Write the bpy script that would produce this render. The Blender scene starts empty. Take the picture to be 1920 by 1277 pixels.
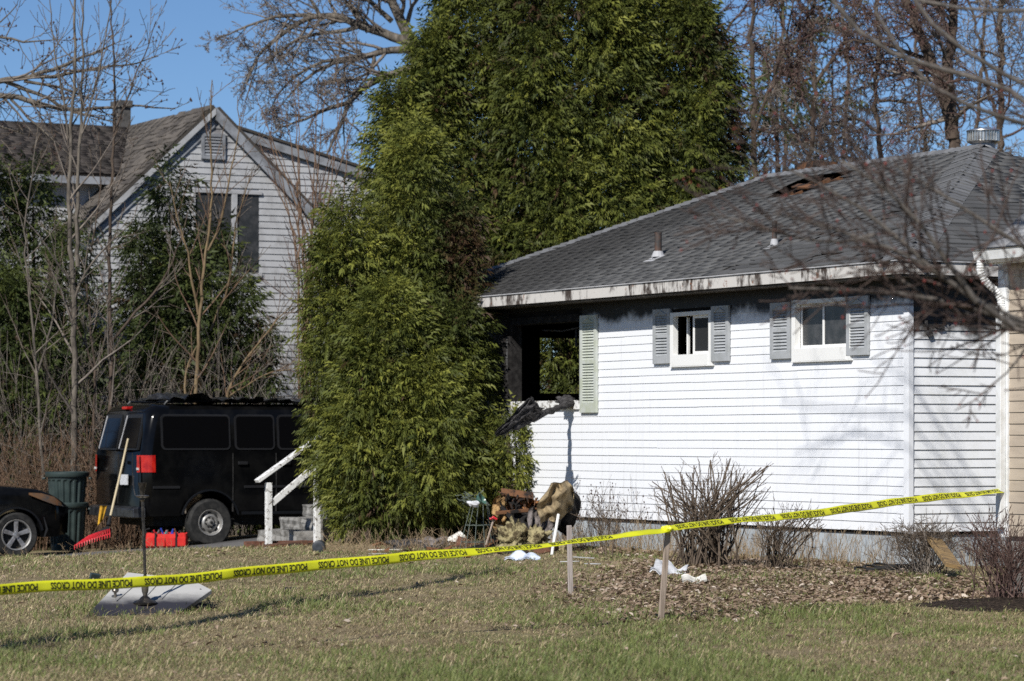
import bpy, bmesh, math, random
import numpy as np
from mathutils import Vector, Matrix

S = bpy.context.scene
COL = S.collection
R = math.radians
random.seed(7)

# ------------------------------------------------------------------ camera, sky, sun, exposure
F = 5800.0            # focal length in pixels of the 1920-wide photograph
EYE = 1.44
HOR = 819.0           # image row of the horizon
cam_d = bpy.data.cameras.new('camera')
cam = bpy.data.objects.new('camera', cam_d)
COL.objects.link(cam)
cam.location = (0, 0, EYE)
cam.rotation_euler = (R(90), 0, 0)
cam_d.sensor_width = 36
cam_d.lens = 36 * F / 1920
cam_d.shift_y = (HOR - 638.5) / 1920
cam_d.clip_start = 0.5
cam_d.clip_end = 2000
cam_d.dof.use_dof = True
cam_d.dof.focus_distance = 29.5
cam_d.dof.aperture_fstop = 4.0
S.camera = cam

SUN_EL = R(39)
SUN_DIR = Vector((-0.425 * math.cos(SUN_EL), -0.905 * math.cos(SUN_EL), math.sin(SUN_EL)))
world = bpy.data.worlds.new('World')
S.world = world
world.use_nodes = True
wn = world.node_tree
wn.nodes.clear()
sky = wn.nodes.new('ShaderNodeTexSky')
sky.sky_type = 'NISHITA'
sky.sun_disc = False
sky.sun_elevation = SUN_EL
sky.sun_rotation = math.atan2(SUN_DIR.x, SUN_DIR.y)
sky.air_density = 1.0
sky.dust_density = 0.0
sky.ozone_density = 7.0
sky.altitude = 2500
bg = wn.nodes.new('ShaderNodeBackground')
bg.inputs['Strength'].default_value = 0.08
wo = wn.nodes.new('ShaderNodeOutputWorld')
wn.links.new(sky.outputs[0], bg.inputs[0])
wn.links.new(bg.outputs[0], wo.inputs[0])
sun_d = bpy.data.lights.new('sun', 'SUN')
sun_d.energy = 5.0
sun_d.angle = R(0.53)
sun_d.color = (1.0, 0.965, 0.91)
sun = bpy.data.objects.new('sun', sun_d)
COL.objects.link(sun)
sun.rotation_euler = (-SUN_DIR).to_track_quat('-Z', 'Y').to_euler()
S.view_settings.view_transform = 'Standard'
S.view_settings.look = 'None'
S.view_settings.exposure = 0.12
S.view_settings.gamma = 1.0
S.view_settings.use_curve_mapping = False
try:
    S.cycles.max_bounces = 6
    S.cycles.transparent_max_bounces = 6
    S.cycles.use_denoising = False
except Exception:
    pass

# ------------------------------------------------------------------ where things stand
U = Vector((-0.467, 0.8843))      # along the fronts of the houses, away from the camera
V = Vector((0.8843, 0.467))       # into the plots, away from the street
YAW = math.atan2(0.467, 0.8843)


def at(px, py, Z):
    """The point that the photograph shows at (px, py), Z metres away."""
    return Vector(((px - 960) / F * Z, Z, EYE + (HOR - py) / F * Z))


def sstep(t):
    t = np.clip(t, 0, 1)
    return t * t * (3 - 2 * t)


def gz(x, y):
    x = np.asarray(x, float)
    y = np.asarray(y, float)
    d = -0.42 * sstep((-x - 1) / 7) * sstep((y - 34) / 14)
    b = 0.012 * np.sin(1.9 * x + 0.7 * y) + 0.010 * np.sin(0.8 * x - 1.3 * y + 1) + 0.006 * np.sin(4.1 * x + 3.3 * y)
    return d + b


def gzf(x, y):
    return float(gz(x, y))


def ground_at(px, py):
    Z = EYE * F / (py - HOR)
    for _ in range(12):
        p = at(px, py, Z)
        Z += (p.z - gzf(p.x, p.y)) * Z / EYE * 0.7
    p = at(px, py, Z)
    return Vector((p.x, p.y, gzf(p.x, p.y)))


class Frame:
    """A plot-aligned frame: local x = V, local y = U."""

    def __init__(s, ox, oy, oz=0.0):
        s.o = Vector((ox, oy, oz))

    def local(s, p):
        d = Vector((p[0] - s.o.x, p[1] - s.o.y))
        return Vector((d.dot(V), d.dot(U), p[2] - s.o.z))

    def world(s, x, y, z=0):
        return Vector((s.o.x + V.x * x + U.x * y, s.o.y + V.y * x + U.y * y, s.o.z + z))

    def hit(s, px, py, n, d):
        """Where the sight line of (px, py) meets the local plane n.p = d."""
        a, b = s.local(at(px, py, 1.0)), s.local(at(px, py, 2.0))
        n = Vector(n)
        dd = b - a
        t = (d - n.dot(a)) / n.dot(dd)
        return a + dd * t

    def empty(s, name):
        o = bpy.data.objects.new(name, None)
        COL.objects.link(o)
        o.location = s.o
        o.rotation_euler = (0, 0, YAW)
        o.empty_display_size = 0.2
        return o


# ------------------------------------------------------------------ scene helpers
def tag(o, label=None, cat=None, group=None, kind=None):
    for k, v in (('label', label), ('category', cat), ('group', group), ('kind', kind)):
        if v:
            o[k] = v
    return o


def empty(name, loc, rz=0.0):
    o = bpy.data.objects.new(name, None)
    COL.objects.link(o)
    o.location = loc
    o.rotation_euler = (0, 0, rz)
    return o


def fast(name, v, quads=None, tris=None, mat=None, parent=None, tint=None, smooth=False):
    """A mesh object from numpy arrays."""
    me = bpy.data.meshes.new(name)
    v = np.asarray(v, np.float32).reshape(-1, 3)
    loops, starts, n = [], [], 0
    for f, k in ((quads, 4), (tris, 3)):
        if f is not None and len(f):
            f = np.asarray(f, np.int32).reshape(-1, k)
            loops.append(f.ravel())
            starts.append(n + np.arange(len(f)) * k)
            n += f.size
    loops = np.concatenate(loops).astype(np.int32)
    starts = np.concatenate(starts).astype(np.int32)
    me.vertices.add(len(v))
    me.vertices.foreach_set('co', v.ravel())
    me.loops.add(len(loops))
    me.loops.foreach_set('vertex_index', loops)
    me.polygons.add(len(starts))
    me.polygons.foreach_set('loop_start', starts)
    if smooth:
        me.polygons.foreach_set('use_smooth', np.ones(len(starts), bool))
    me.update(calc_edges=True)
    if tint is not None:
        a = me.attributes.new('tint', 'FLOAT', 'POINT')
        a.data.foreach_set('value', np.asarray(tint, np.float32))
    if mat:
        me.materials.append(mat)
    o = bpy.data.objects.new(name, me)
    COL.objects.link(o)
    if parent:
        o.parent = parent
    return o


class MB:
    """Collects shapes into one mesh."""

    def __init__(s):
        s.v, s.f = [], []

    def add(s, vs, fs):
        n = len(s.v)
        s.v += [tuple(p) for p in vs]
        s.f += [tuple(i + n for i in f) for f in fs]
        return s

    def box(s, c, size, m=None):
        hx, hy, hz = size[0] / 2, size[1] / 2, size[2] / 2
        vs = [Vector((x * hx, y * hy, z * hz)) for x in (-1, 1) for y in (-1, 1) for z in (-1, 1)]
        if m is not None:
            vs = [m @ p for p in vs]
        vs = [p + Vector(c) for p in vs]
        return s.add(vs, [(0, 1, 3, 2), (4, 6, 7, 5), (0, 4, 5, 1), (2, 3, 7, 6), (0, 2, 6, 4), (1, 5, 7, 3)])

    def span(s, x0, x1, y0, y1, z0, z1):
        return s.box(((x0 + x1) / 2, (y0 + y1) / 2, (z0 + z1) / 2), (x1 - x0, y1 - y0, z1 - z0))

    def bar(s, a, b, w, h, up=(0, 0, 1)):
        a, b = Vector(a), Vector(b)
        d = (b - a)
        L = d.length
        d.normalize()
        up = Vector(up)
        x = d.cross(up)
        if x.length < 1e-4:
            x = d.cross(Vector((1, 0, 0)))
        x.normalize()
        z = x.cross(d)
        m = Matrix((x, d, z)).transposed()
        return s.box((a + b) / 2, (w, L, h), m)

    def prism(s, pts, off):
        """Polygon pts extruded by the vector off."""
        n = len(pts)
        pts = [Vector(p) for p in pts]
        off = Vector(off)
        vs = pts + [p + off for p in pts]
        fs = [tuple(range(n))[::-1], tuple(range(n, 2 * n))]
        fs += [(i, (i + 1) % n, n + (i + 1) % n, n + i) for i in range(n)]
        return s.add(vs, fs)

    def tube(s, pts, radii, k=8, cap=True):
        pts = [Vector(p) for p in pts]
        if not hasattr(radii, '__len__'):
            radii = [radii] * len(pts)
        t0 = (pts[-1] - pts[0])
        ref = Vector((0, 0, 1)) if abs(t0.normalized().z) < 0.8 else Vector((1, 0.3, 0))
        vs, fs = [], []
        for i, p in enumerate(pts):
            t = (pts[min(i + 1, len(pts) - 1)] - pts[max(i - 1, 0)]).normalized()
            a = t.cross(ref).normalized()
            b = t.cross(a)
            for j in range(k):
                an = 2 * math.pi * j / k
                vs.append(p + (a * math.cos(an) + b * math.sin(an)) * radii[i])
        for i in range(len(pts) - 1):
            for j in range(k):
                q = (j + 1) % k
                fs.append((i * k + j, i * k + q, (i + 1) * k + q, (i + 1) * k + j))
        if cap:
            fs.append(tuple(range(k))[::-1])
            fs.append(tuple(range((len(pts) - 1) * k, len(pts) * k)))
        return s.add(vs, fs)

    def lathe(s, prof, c=(0, 0, 0), k=20, m=None, cap=True):
        vs, fs = [], []
        for r, z in prof:
            for j in range(k):
                an = 2 * math.pi * j / k
                p = Vector((r * math.cos(an), r * math.sin(an), z))
                vs.append((m @ p if m is not None else p) + Vector(c))
        for i in range(len(prof) - 1):
            for j in range(k):
                q = (j + 1) % k
                fs.append((i * k + j, i * k + q, (i + 1) * k + q, (i + 1) * k + j))
        if cap:
            fs.append(tuple(range(k))[::-1])
            fs.append(tuple(range((len(prof) - 1) * k, len(prof) * k)))
        return s.add(vs, fs)

    def loft(s, rings, close=True, caps=True):
        k = len(rings[0])
        vs = [p for r in rings for p in r]
        fs = []
        for i in range(len(rings) - 1):
            for j in range(k if close else k - 1):
                q = (j + 1) % k
                fs.append((i * k + j, i * k + q, (i + 1) * k + q, (i + 1) * k + j))
        if caps:
            fs.append(tuple(range(k))[::-1])
            fs.append(tuple(range((len(rings) - 1) * k, len(rings) * k)))
        return s.add(vs, fs)

    def build(s, name, mat, parent=None, smooth=False, bevel=0.0, tint=None):
        me = bpy.data.meshes.new(name)
        me.from_pydata(s.v, [], s.f)
        if bevel or True:
            bm = bmesh.new()
            bm.from_mesh(me)
            bmesh.ops.recalc_face_normals(bm, faces=bm.faces)
            if bevel:
                es = [e for e in bm.edges if len(e.link_faces) == 2 and e.calc_face_angle(0) > 0.5]
                bmesh.ops.bevel(bm, geom=es, offset=bevel, segments=2, affect='EDGES', profile=0.5, clamp_overlap=True)
            bm.to_mesh(me)
            bm.free()
        if smooth:
            me.polygons.foreach_set('use_smooth', np.ones(len(me.polygons), bool))
            if smooth != 'all':
                me.set_sharp_from_angle(angle=R(40))
        if tint is not None:
            a = me.attributes.new('tint', 'FLOAT', 'POINT')
            a.data.foreach_set('value', np.full(len(me.vertices), tint, np.float32))
        me.materials.append(mat)
        o = bpy.data.objects.new(name, me)
        COL.objects.link(o)
        if parent:
            o.parent = parent
        return o


def inst(o, name, parent, mw):
    c = bpy.data.objects.new(name, o.data if hasattr(o, 'data') else o)
    COL.objects.link(c)
    c.parent = parent
    c.matrix_basis = mw
    return c


# ------------------------------------------------------------------ materials
class NT:
    def __init__(s, name):
        s.m = bpy.data.materials.new(name)
        s.m.use_nodes = True
        s.t = s.m.node_tree
        s.b = s.t.nodes['Principled BSDF']
        s.co = s.t.nodes.new('ShaderNodeTexCoord')

    def n(s, ty, **kw):
        x = s.t.nodes.new(ty)
        for k, v in kw.items():
            setattr(x, k, v)
        return x

    def l(s, a, b):
        s.t.links.new(a, b)

    def val(s, sock, v):
        if hasattr(v, 'links'):
            s.l(v, sock)
        else:
            sock.default_value = v

    def math(s, op, a, b=0.0, c=0.0, clamp=False):
        x = s.n('ShaderNodeMath', operation=op, use_clamp=clamp)
        s.val(x.inputs[0], a)
        s.val(x.inputs[1], b)
        s.val(x.inputs[2], c)
        return x.outputs[0]

    def ramp(s, v, lo, hi):
        x = s.n('ShaderNodeMapRange', interpolation_type='SMOOTHSTEP')
        s.val(x.inputs['Value'], v)
        x.inputs['From Min'].default_value = lo
        x.inputs['From Max'].default_value = hi
        return x.outputs['Result']

    def noise(s, scale, detail=4, rough=0.6, vec=None, stretch=None, dist=0.0):
        v = vec if vec is not None else s.co.outputs['Object']
        if stretch:
            mp = s.n('ShaderNodeMapping')
            mp.inputs['Scale'].default_value = stretch
            s.l(v, mp.inputs[0])
            v = mp.outputs[0]
        x = s.n('ShaderNodeTexNoise')
        s.l(v, x.inputs['Vector'])
        x.inputs['Scale'].default_value = scale
        x.inputs['Detail'].default_value = detail
        x.inputs['Roughness'].default_value = rough
        x.inputs['Distortion'].default_value = dist
        return x.outputs['Fac']

    def mix(s, f, a, b):
        x = s.n('ShaderNodeMix', data_type='RGBA')
        s.val(x.inputs[0], f)
        for sock, c in ((x.inputs[6], a), (x.inputs[7], b)):
            if hasattr(c, 'links'):
                s.l(c, sock)
            else:
                sock.default_value = (*c, 1)
        return x.outputs[2]

    def sep(s, out='Object'):
        x = s.n('ShaderNodeSeparateXYZ')
        s.l(s.co.outputs[out], x.inputs[0])
        return x.outputs

    def tint(s):
        a = s.n('ShaderNodeAttribute', attribute_name='tint')
        return a.outputs['Fac']

    def bump(s, h, strength=0.3, dist=0.01):
        x = s.n('ShaderNodeBump')
        x.inputs['Strength'].default_value = strength
        x.inputs['Distance'].default_value = dist
        s.l(h, x.inputs['Height'])
        s.l(x.outputs[0], s.b.inputs['Normal'])

    def done(s, color, rough=0.8, spec=0.3, metal=0.0):
        s.val(s.b.inputs['Base Color'], color if hasattr(color, 'links') else (*color, 1))
        s.val(s.b.inputs['Roughness'], rough)
        s.b.inputs['Specular IOR Level'].default_value = spec
        s.b.inputs['Metallic'].default_value = metal
        return s.m


def simple(name, c, rough=0.7, spec=0.3, metal=0.0, c2=None, scale=8.0, lo=0.4, hi=0.65, stretch=None, bump=0.0, bscale=30.0, bdist=0.01):
    t = NT(name)
    col = c
    if c2 is not None:
        col = t.mix(t.ramp(t.noise(scale, 6, 0.65, stretch=stretch), lo, hi), c, c2)
    if bump:
        t.bump(t.noise(bscale, 5, 0.6, stretch=stretch), bump, bdist)
    return t.done(col, rough, spec, metal)


M = {}
# white vinyl siding with soot high up and round the burnt window (house frame: x in, y along the front, z up)
t = NT('white_siding')
X, Y, Z_ = t.sep()
n1 = t.noise(1.6, 5, 0.7)
n2 = t.noise(5.0, 6, 0.7, stretch=(1, 1, 0.35))
hi = t.math('ADD', Z_, t.math('MULTIPLY', t.math('SUBTRACT', n1, 0.5), 0.5))
soot = t.ramp(hi, 2.86, 3.03)
dy = t.math('ABSOLUTE', t.math('SUBTRACT', Y, 9.3))
near = t.math('SUBTRACT', 1.0, t.ramp(t.math('ADD', dy, t.math('MULTIPLY', n2, 0.5)), 1.95, 2.75))
soot2 = t.math('MULTIPLY', near, t.ramp(hi, 2.35, 2.85))
soot = t.math('MAXIMUM', soot, soot2)
leftc = t.math('MULTIPLY', t.ramp(t.math('ADD', Y, t.math('MULTIPLY', n2, 0.4)), 9.35, 9.75), t.ramp(hi, 1.1, 1.9))
soot = t.math('MAXIMUM', soot, leftc)
dirt = t.math('MULTIPLY', t.ramp(t.noise(7, 7, 0.75), 0.56, 0.74), t.ramp(t.math('SUBTRACT', 1.6, Z_), 0.0, 1.5))
dirt2 = t.math('MULTIPLY', t.ramp(t.noise(2.2, 5, 0.7, stretch=(3, 3, 0.25)), 0.5, 0.8), 0.35)
speck = t.math('MULTIPLY', t.ramp(t.noise(34, 3, 0.6), 0.70, 0.76), t.ramp(t.noise(2.0, 3), 0.5, 0.62))
col = t.mix(t.math('MULTIPLY', dirt, 0.7), (0.78, 0.795, 0.82), (0.46, 0.46, 0.42))
col = t.mix(t.math('MULTIPLY', dirt2, 0.6), col, (0.55, 0.55, 0.52))
col = t.mix(t.math('MULTIPLY', t.ramp(t.noise(3.0, 6, 0.7, stretch=(4, 4, 0.15)), 0.56, 0.80), 0.5), col, (0.42, 0.41, 0.38))
col = t.mix(speck, col, (0.2, 0.19, 0.17))
col = t.mix(soot, col, (0.028, 0.026, 0.025))
t.bump(t.noise(60, 3, 0.5, stretch=(0.4, 0.4, 6)), 0.05, 0.004)
M['siding'] = t.done(col, 0.5, 0.3)

t = NT('white_side_siding')
X, Y, Z_ = t.sep()
n1 = t.noise(1.3, 6, 0.7)
soot = t.ramp(t.math('ADD', Z_, t.math('MULTIPLY', t.math('SUBTRACT', n1, 0.5), 1.1)), 2.42, 2.72)  # soot mixed with eave shade, both put into the colour high up
dirt = t.math('MULTIPLY', t.ramp(t.noise(3, 7, 0.7), 0.45, 0.75), 0.5)
col = t.mix(dirt, (0.80, 0.81, 0.82), (0.55, 0.55, 0.5))
col = t.mix(soot, col, (0.03, 0.028, 0.026))
M['side_siding'] = t.done(col, 0.55, 0.3)

M['tan_siding'] = simple('tan_siding', (0.44, 0.37, 0.29), 0.6, c2=(0.36, 0.30, 0.235), scale=1.2, stretch=(1, 1, 5), bump=0.06, bscale=40)
t = NT('grey_siding')
X, Y, Z_ = t.sep()
st = t.ramp(t.noise(2.6, 6, 0.72, stretch=(1, 1, 0.6)), 0.42, 0.75)
col = t.mix(t.math('MULTIPLY', st, 0.75), (0.43, 0.435, 0.445), (0.22, 0.215, 0.21))
col = t.mix(t.math('MULTIPLY', t.ramp(t.noise(0.9, 4, 0.6), 0.54, 0.68), 0.8), col, (0.13, 0.125, 0.13))
M['grey_rake'] = simple('grey_rake_paint', (0.30, 0.315, 0.34), 0.6, c2=(0.17, 0.175, 0.185), scale=2.5)
M['grey_siding'] = t.done(col, 0.6, 0.25)

M['white_paint'] = simple('white_paint', (0.78, 0.78, 0.76), 0.5, c2=(0.55, 0.54, 0.5), scale=5, lo=0.55, hi=0.8, bump=0.1)
t = NT('peeling_white_paint')
pe = t.ramp(t.noise(14, 7, 0.75, dist=0.4), 0.52, 0.58)
col = t.mix(pe, (0.72, 0.72, 0.70), (0.20, 0.18, 0.155))
t.bump(pe, 0.5, 0.004)
M['peeling'] = t.done(col, 0.75, 0.2)
M['grey_trim'] = simple('grey_trim', (0.40, 0.40, 0.41), 0.7, c2=(0.2, 0.2, 0.2), scale=3, lo=0.45, hi=0.8)
# fascia: paint blistered off in vertical runs, soot
t = NT('scorched_fascia')
X, Y, Z_ = t.sep()
n1 = t.noise(6, 6, 0.75, stretch=(1, 1, 0.30), dist=0.6)
n2 = t.noise(1.5, 5, 0.7)
ch = t.ramp(t.math('ADD', t.math('MULTIPLY', n1, 0.6), t.math('MULTIPLY', n2, 0.62)), 0.60, 0.72)
col = t.mix(ch, (0.55, 0.53, 0.50), (0.055, 0.043, 0.037))
col = t.mix(t.ramp(t.noise(5, 5, 0.7), 0.6, 0.68), col, (0.22, 0.11, 0.07))
t.bump(n1, 0.4, 0.006)
M['fascia'] = t.done(col, 0.8, 0.15)
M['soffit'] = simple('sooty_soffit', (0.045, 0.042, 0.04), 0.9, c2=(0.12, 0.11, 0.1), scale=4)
M['char'] = simple('char', (0.012, 0.011, 0.011), 0.9, 0.15, c2=(0.03, 0.028, 0.027), scale=12, bump=0.6, bscale=25)
M['char_grey'] = simple('char_grey', (0.03, 0.028, 0.028), 0.85, 0.2, c2=(0.10, 0.095, 0.095), scale=22, lo=0.42, hi=0.68, stretch=(1, 1, 2.5), bump=1.0, bscale=40, bdist=0.02)
M['char_wood'] = simple('char_wood', (0.16, 0.075, 0.035), 0.8, c2=(0.015, 0.013, 0.012), scale=5, lo=0.42, hi=0.58, bump=0.5)
M['concrete'] = simple('pale_concrete', (0.40, 0.44, 0.47), 0.85, c2=(0.29, 0.31, 0.325), scale=3, bump=0.25, bscale=45)
M['old_concrete'] = simple('old_concrete', (0.30, 0.29, 0.27), 0.9, c2=(0.10, 0.095, 0.085), scale=6, bump=0.6, bscale=20)
M['interior'] = simple('burnt_interior', (0.010, 0.009, 0.009), 0.95, 0.1, c2=(0.025, 0.022, 0.02), scale=5)
M['shutter'] = simple('shutter_grey', (0.38, 0.395, 0.41), 0.55, c2=(0.32, 0.335, 0.34), scale=6)
M['shutter_light'] = simple('shutter_pale', (0.50, 0.525, 0.49), 0.55, c2=(0.42, 0.45, 0.36), scale=4)
M['glass'] = simple('window_glass', (0.015, 0.017, 0.018), 0.06, 0.6)
M['sooty_glass'] = simple('sooty_glass', (0.03, 0.032, 0.034), 0.25, 0.5, c2=(0.06, 0.06, 0.062), scale=6)
M['screen'] = simple('window_screen', (0.022, 0.023, 0.024), 0.55, 0.3)


def shingle_mat(name, a, b, moss=None, char=False):
    t = NT(name)
    tn = t.tint()
    n = t.noise(2.0, 5, 0.7)
    f = t.math('ADD', t.math('MULTIPLY', tn, 0.8), t.math('MULTIPLY', t.math('SUBTRACT', n, 0.5), 0.9), clamp=True)
    col = t.mix(f, a, b)
    if moss:
        col = t.mix(t.math('MULTIPLY', t.ramp(t.noise(1.3, 6, 0.75), 0.5, 0.7), 0.8), col, moss)
    if char:  # soot and tree shade, both put into the colour towards the far end
        X, Y, Z_ = t.sep()
        ch = t.ramp(t.math('ADD', Y, t.math('MULTIPLY', t.noise(0.9, 5, 0.7), 3.0)), 7.6, 10.6)
        col = t.mix(t.math('MULTIPLY', ch, 0.8), col, (0.018, 0.017, 0.016))
    g = t.noise(160, 3, 0.6)
    col = t.mix(t.math('MULTIPLY', t.ramp(g, 0.5, 0.75), 0.35), col, (0.3, 0.3, 0.3))
    t.bump(g, 0.4, 0.004)
    return t.done(col, 0.9, 0.2)


M['shingle'] = shingle_mat('grey_shingle', (0.060, 0.060, 0.060), (0.105, 0.105, 0.104), char=True)
M['cap'] = shingle_mat('cap_shingle', (0.115, 0.117, 0.122), (0.18, 0.183, 0.19))
M['brown_shingle'] = shingle_mat('brown_shingle', (0.058, 0.05, 0.043), (0.13, 0.113, 0.096), (0.045, 0.042, 0.034))
M['dark_shingle'] = shingle_mat('dark_shingle', (0.025, 0.021, 0.018), (0.055, 0.045, 0.04))
M['pale_shingle'] = shingle_mat('pale_shingle', (0.2, 0.2, 0.205), (0.30, 0.30, 0.305))
M['brick_chimney'] = simple('chimney_brick', (0.10, 0.095, 0.09), 0.9, c2=(0.05, 0.048, 0.045), scale=8, bump=0.4)
M['pipe'] = simple('vent_pipe', (0.05, 0.045, 0.042), 0.6, c2=(0.10, 0.06, 0.045), scale=9)
M['steel'] = simple('galvanized', (0.62, 0.61, 0.58), 0.32, 0.5, 0.9, c2=(0.4, 0.39, 0.37), scale=14)
M['metal_white'] = simple('white_metal', (0.75, 0.76, 0.76), 0.4, 0.4, c2=(0.6, 0.6, 0.58), scale=5)
M['black_paint'] = simple('black_car_paint', (0.0026, 0.0027, 0.003), 0.12, 0.22, c2=(0.006, 0.006, 0.006), scale=3)
M['dusty_black'] = simple('dull_black_paint', (0.007, 0.008, 0.010), 0.3, 0.45, c2=(0.022, 0.023, 0.024), scale=5, lo=0.55, hi=0.8)
M['van_glass'] = simple('tinted_glass', (0.003, 0.003, 0.0035), 0.07, 0.22)
M['rubber'] = simple('rubber', (0.018, 0.018, 0.018), 0.8, 0.2, c2=(0.035, 0.034, 0.032), scale=12)
M['trim_rubber'] = simple('rubber_trim', (0.011, 0.011, 0.012), 0.5, 0.4)
M['rim'] = simple('wheel_steel', (0.36, 0.35, 0.33), 0.42, 0.5, 0.6, c2=(0.12, 0.11, 0.1), scale=12, lo=0.5, hi=0.75)
M['alloy'] = simple('alloy', (0.5, 0.5, 0.51), 0.35, 0.5, 0.7, c2=(0.25, 0.25, 0.25), scale=10)
M['red_lens'] = simple('red_lens', (0.45, 0.018, 0.010), 0.15, 0.5, c2=(0.30, 0.006, 0.006), scale=9)
M['clear_lens'] = simple('clear_lens', (0.55, 0.53, 0.5), 0.2, 0.6)
M['amber_lens'] = simple('amber_lens', (0.14, 0.075, 0.035), 0.2, 0.5, c2=(0.07, 0.06, 0.05), scale=8)
M['bumper'] = simple('worn_chrome', (0.10, 0.105, 0.115), 0.3, 0.5, 0.7, c2=(0.04, 0.04, 0.045), scale=6)
M['plate'] = simple('number_plate', (0.62, 0.63, 0.64), 0.5, c2=(0.35, 0.36, 0.38), scale=40, lo=0.5, hi=0.6)
M['can_green'] = simple('green_plastic', (0.034, 0.050, 0.047), 0.45, 0.4, c2=(0.022, 0.034, 0.033), scale=5)
M['wood_handle'] = simple('pale_wood', (0.50, 0.42, 0.27), 0.6, c2=(0.38, 0.31, 0.19), scale=10, stretch=(1, 1, 0.2))
M['stake'] = simple('grey_wood', (0.36, 0.29, 0.235), 0.8, c2=(0.23, 0.18, 0.14), scale=25, stretch=(2, 2, 0.15), bump=0.5, bscale=30)
M['stake_pale'] = simple('pale_stake', (0.43, 0.38, 0.35), 0.8, c2=(0.30, 0.26, 0.235), scale=25, stretch=(2, 2, 0.15), bump=0.5, bscale=30)
M['red_plastic'] = simple('red_plastic', (0.55, 0.025, 0.035), 0.4, 0.4)
M['red_fabric'] = simple('red_fabric', (0.56, 0.03, 0.024), 0.75, 0.2, c2=(0.5, 0.02, 0.018), scale=9, bump=0.4, bscale=60)
M['black_fabric'] = simple('black_fabric', (0.012, 0.012, 0.013), 0.8)
M['blue_plastic'] = simple('blue_plastic', (0.03, 0.06, 0.4), 0.4, 0.4)
M['teal_plastic'] = simple('teal_plastic', (0.04, 0.3, 0.28), 0.4, 0.4)
M['lamp_metal'] = simple('dark_bronze', (0.022, 0.02, 0.018), 0.35, 0.5, 0.5, c2=(0.08, 0.07, 0.06), scale=14)
M['lamp_brass'] = simple('sooty_brass', (0.25, 0.23, 0.20), 0.35, 0.5, 0.8, c2=(0.07, 0.06, 0.055), scale=10)
t = NT('scorched_panel')
X, Y, Z_ = t.sep()
n = t.noise(3.5, 6, 0.7)
f = t.ramp(t.math('ADD', Y, t.math('MULTIPLY', t.math('SUBTRACT', n, 0.5), 0.34)), 0.50, 0.14)
col = t.mix(t.math('MULTIPLY', t.ramp(t.noise(9, 6, 0.7), 0.5, 0.75), 0.5), (0.50, 0.49, 0.46), (0.30, 0.285, 0.26))
col = t.mix(f, col, (0.035, 0.032, 0.036))
M['panel'] = t.done(col, 0.5, 0.35)
M['yellow_tape'] = simple('yellow_tape', (0.68, 0.69, 0.02), 0.35, 0.45, c2=(0.56, 0.57, 0.015), scale=4)
M['tape_ink'] = simple('tape_ink', (0.012, 0.012, 0.010), 0.5, 0.3)
M['khaki'] = simple('khaki_cloth', (0.33, 0.255, 0.15), 0.9, 0.1, c2=(0.17, 0.13, 0.08), scale=9, bump=0.8, bscale=22, bdist=0.02)
M['grey_cloth'] = simple('grey_cloth', (0.20, 0.175, 0.165), 0.9, 0.1, c2=(0.07, 0.06, 0.055), scale=12, bump=0.8, bscale=25, bdist=0.02)
M['insulation'] = simple('yellow_insulation', (0.36, 0.31, 0.17), 0.95, 0.05, c2=(0.09, 0.07, 0.04), scale=11, lo=0.44, hi=0.58, bump=1.0, bscale=30, bdist=0.03)
M['orange_foam'] = simple('burnt_foam', (0.46, 0.21, 0.08), 0.9, 0.1, c2=(0.06, 0.025, 0.015), scale=11, lo=0.44, hi=0.62, bump=1.0, bscale=25, bdist=0.03)
M['ochre_foam'] = simple('ochre_foam', (0.42, 0.27, 0.12), 0.9, 0.1, c2=(0.16, 0.09, 0.04), scale=14, bump=1.0, bscale=25, bdist=0.03)
M['wire'] = simple('green_wire', (0.10, 0.12, 0.10), 0.5, 0.4)
M['green_glaze'] = simple('green_glaze', (0.05, 0.11, 0.085), 0.3, 0.5)
M['white_plastic'] = simple('white_plastic', (0.75, 0.74, 0.70), 0.45)
M['paper'] = simple('paper', (0.72, 0.70, 0.64), 0.8, c2=(0.55, 0.52, 0.45), scale=9)
M['white_sheet'] = simple('white_sheet', (0.60, 0.61, 0.63), 0.7, c2=(0.42, 0.42, 0.43), scale=7, bump=0.5, bscale=12)
M['maroon'] = simple('maroon_card', (0.25, 0.04, 0.03), 0.7)
M['blue_white'] = simple('blue_white_bag', (0.45, 0.52, 0.66), 0.5, c2=(0.7, 0.72, 0.75), scale=9)
M['brick_red'] = simple('old_red_brick', (0.17, 0.072, 0.045), 0.9, c2=(0.10, 0.055, 0.04), scale=20, bump=0.5, bscale=50)
M['rust_board'] = simple('rusty_board', (0.16, 0.075, 0.045), 0.85, c2=(0.07, 0.045, 0.035), scale=9, bump=0.5)
M['yellow_cloth'] = simple('yellow_cloth', (0.55, 0.30, 0.02), 0.7, c2=(0.4, 0.2, 0.02), scale=8)
M['plank_old'] = simple('old_plank', (0.30, 0.20, 0.09), 0.85, c2=(0.13, 0.09, 0.055), scale=10, stretch=(0.4, 2, 2), bump=0.5)
M['asphalt'] = simple('driveway_asphalt', (0.13, 0.125, 0.12), 0.9, 0.2, c2=(0.085, 0.082, 0.08), scale=2.5, bump=0.6, bscale=90)
M['mulch'] = simple('dark_mulch', (0.022, 0.017, 0.014), 0.95, 0.1, c2=(0.075, 0.055, 0.042), scale=30, bump=1.0, bscale=60, bdist=0.03)


def bark(name, a, b, s=14):
    t = NT(name)
    n = t.noise(s, 6, 0.7, stretch=(1, 1, 0.25))
    col = t.mix(t.ramp(n, 0.35, 0.7), a, b)
    t.bump(n, 0.7, 0.02)
    return t.done(col, 0.9, 0.15)


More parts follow.
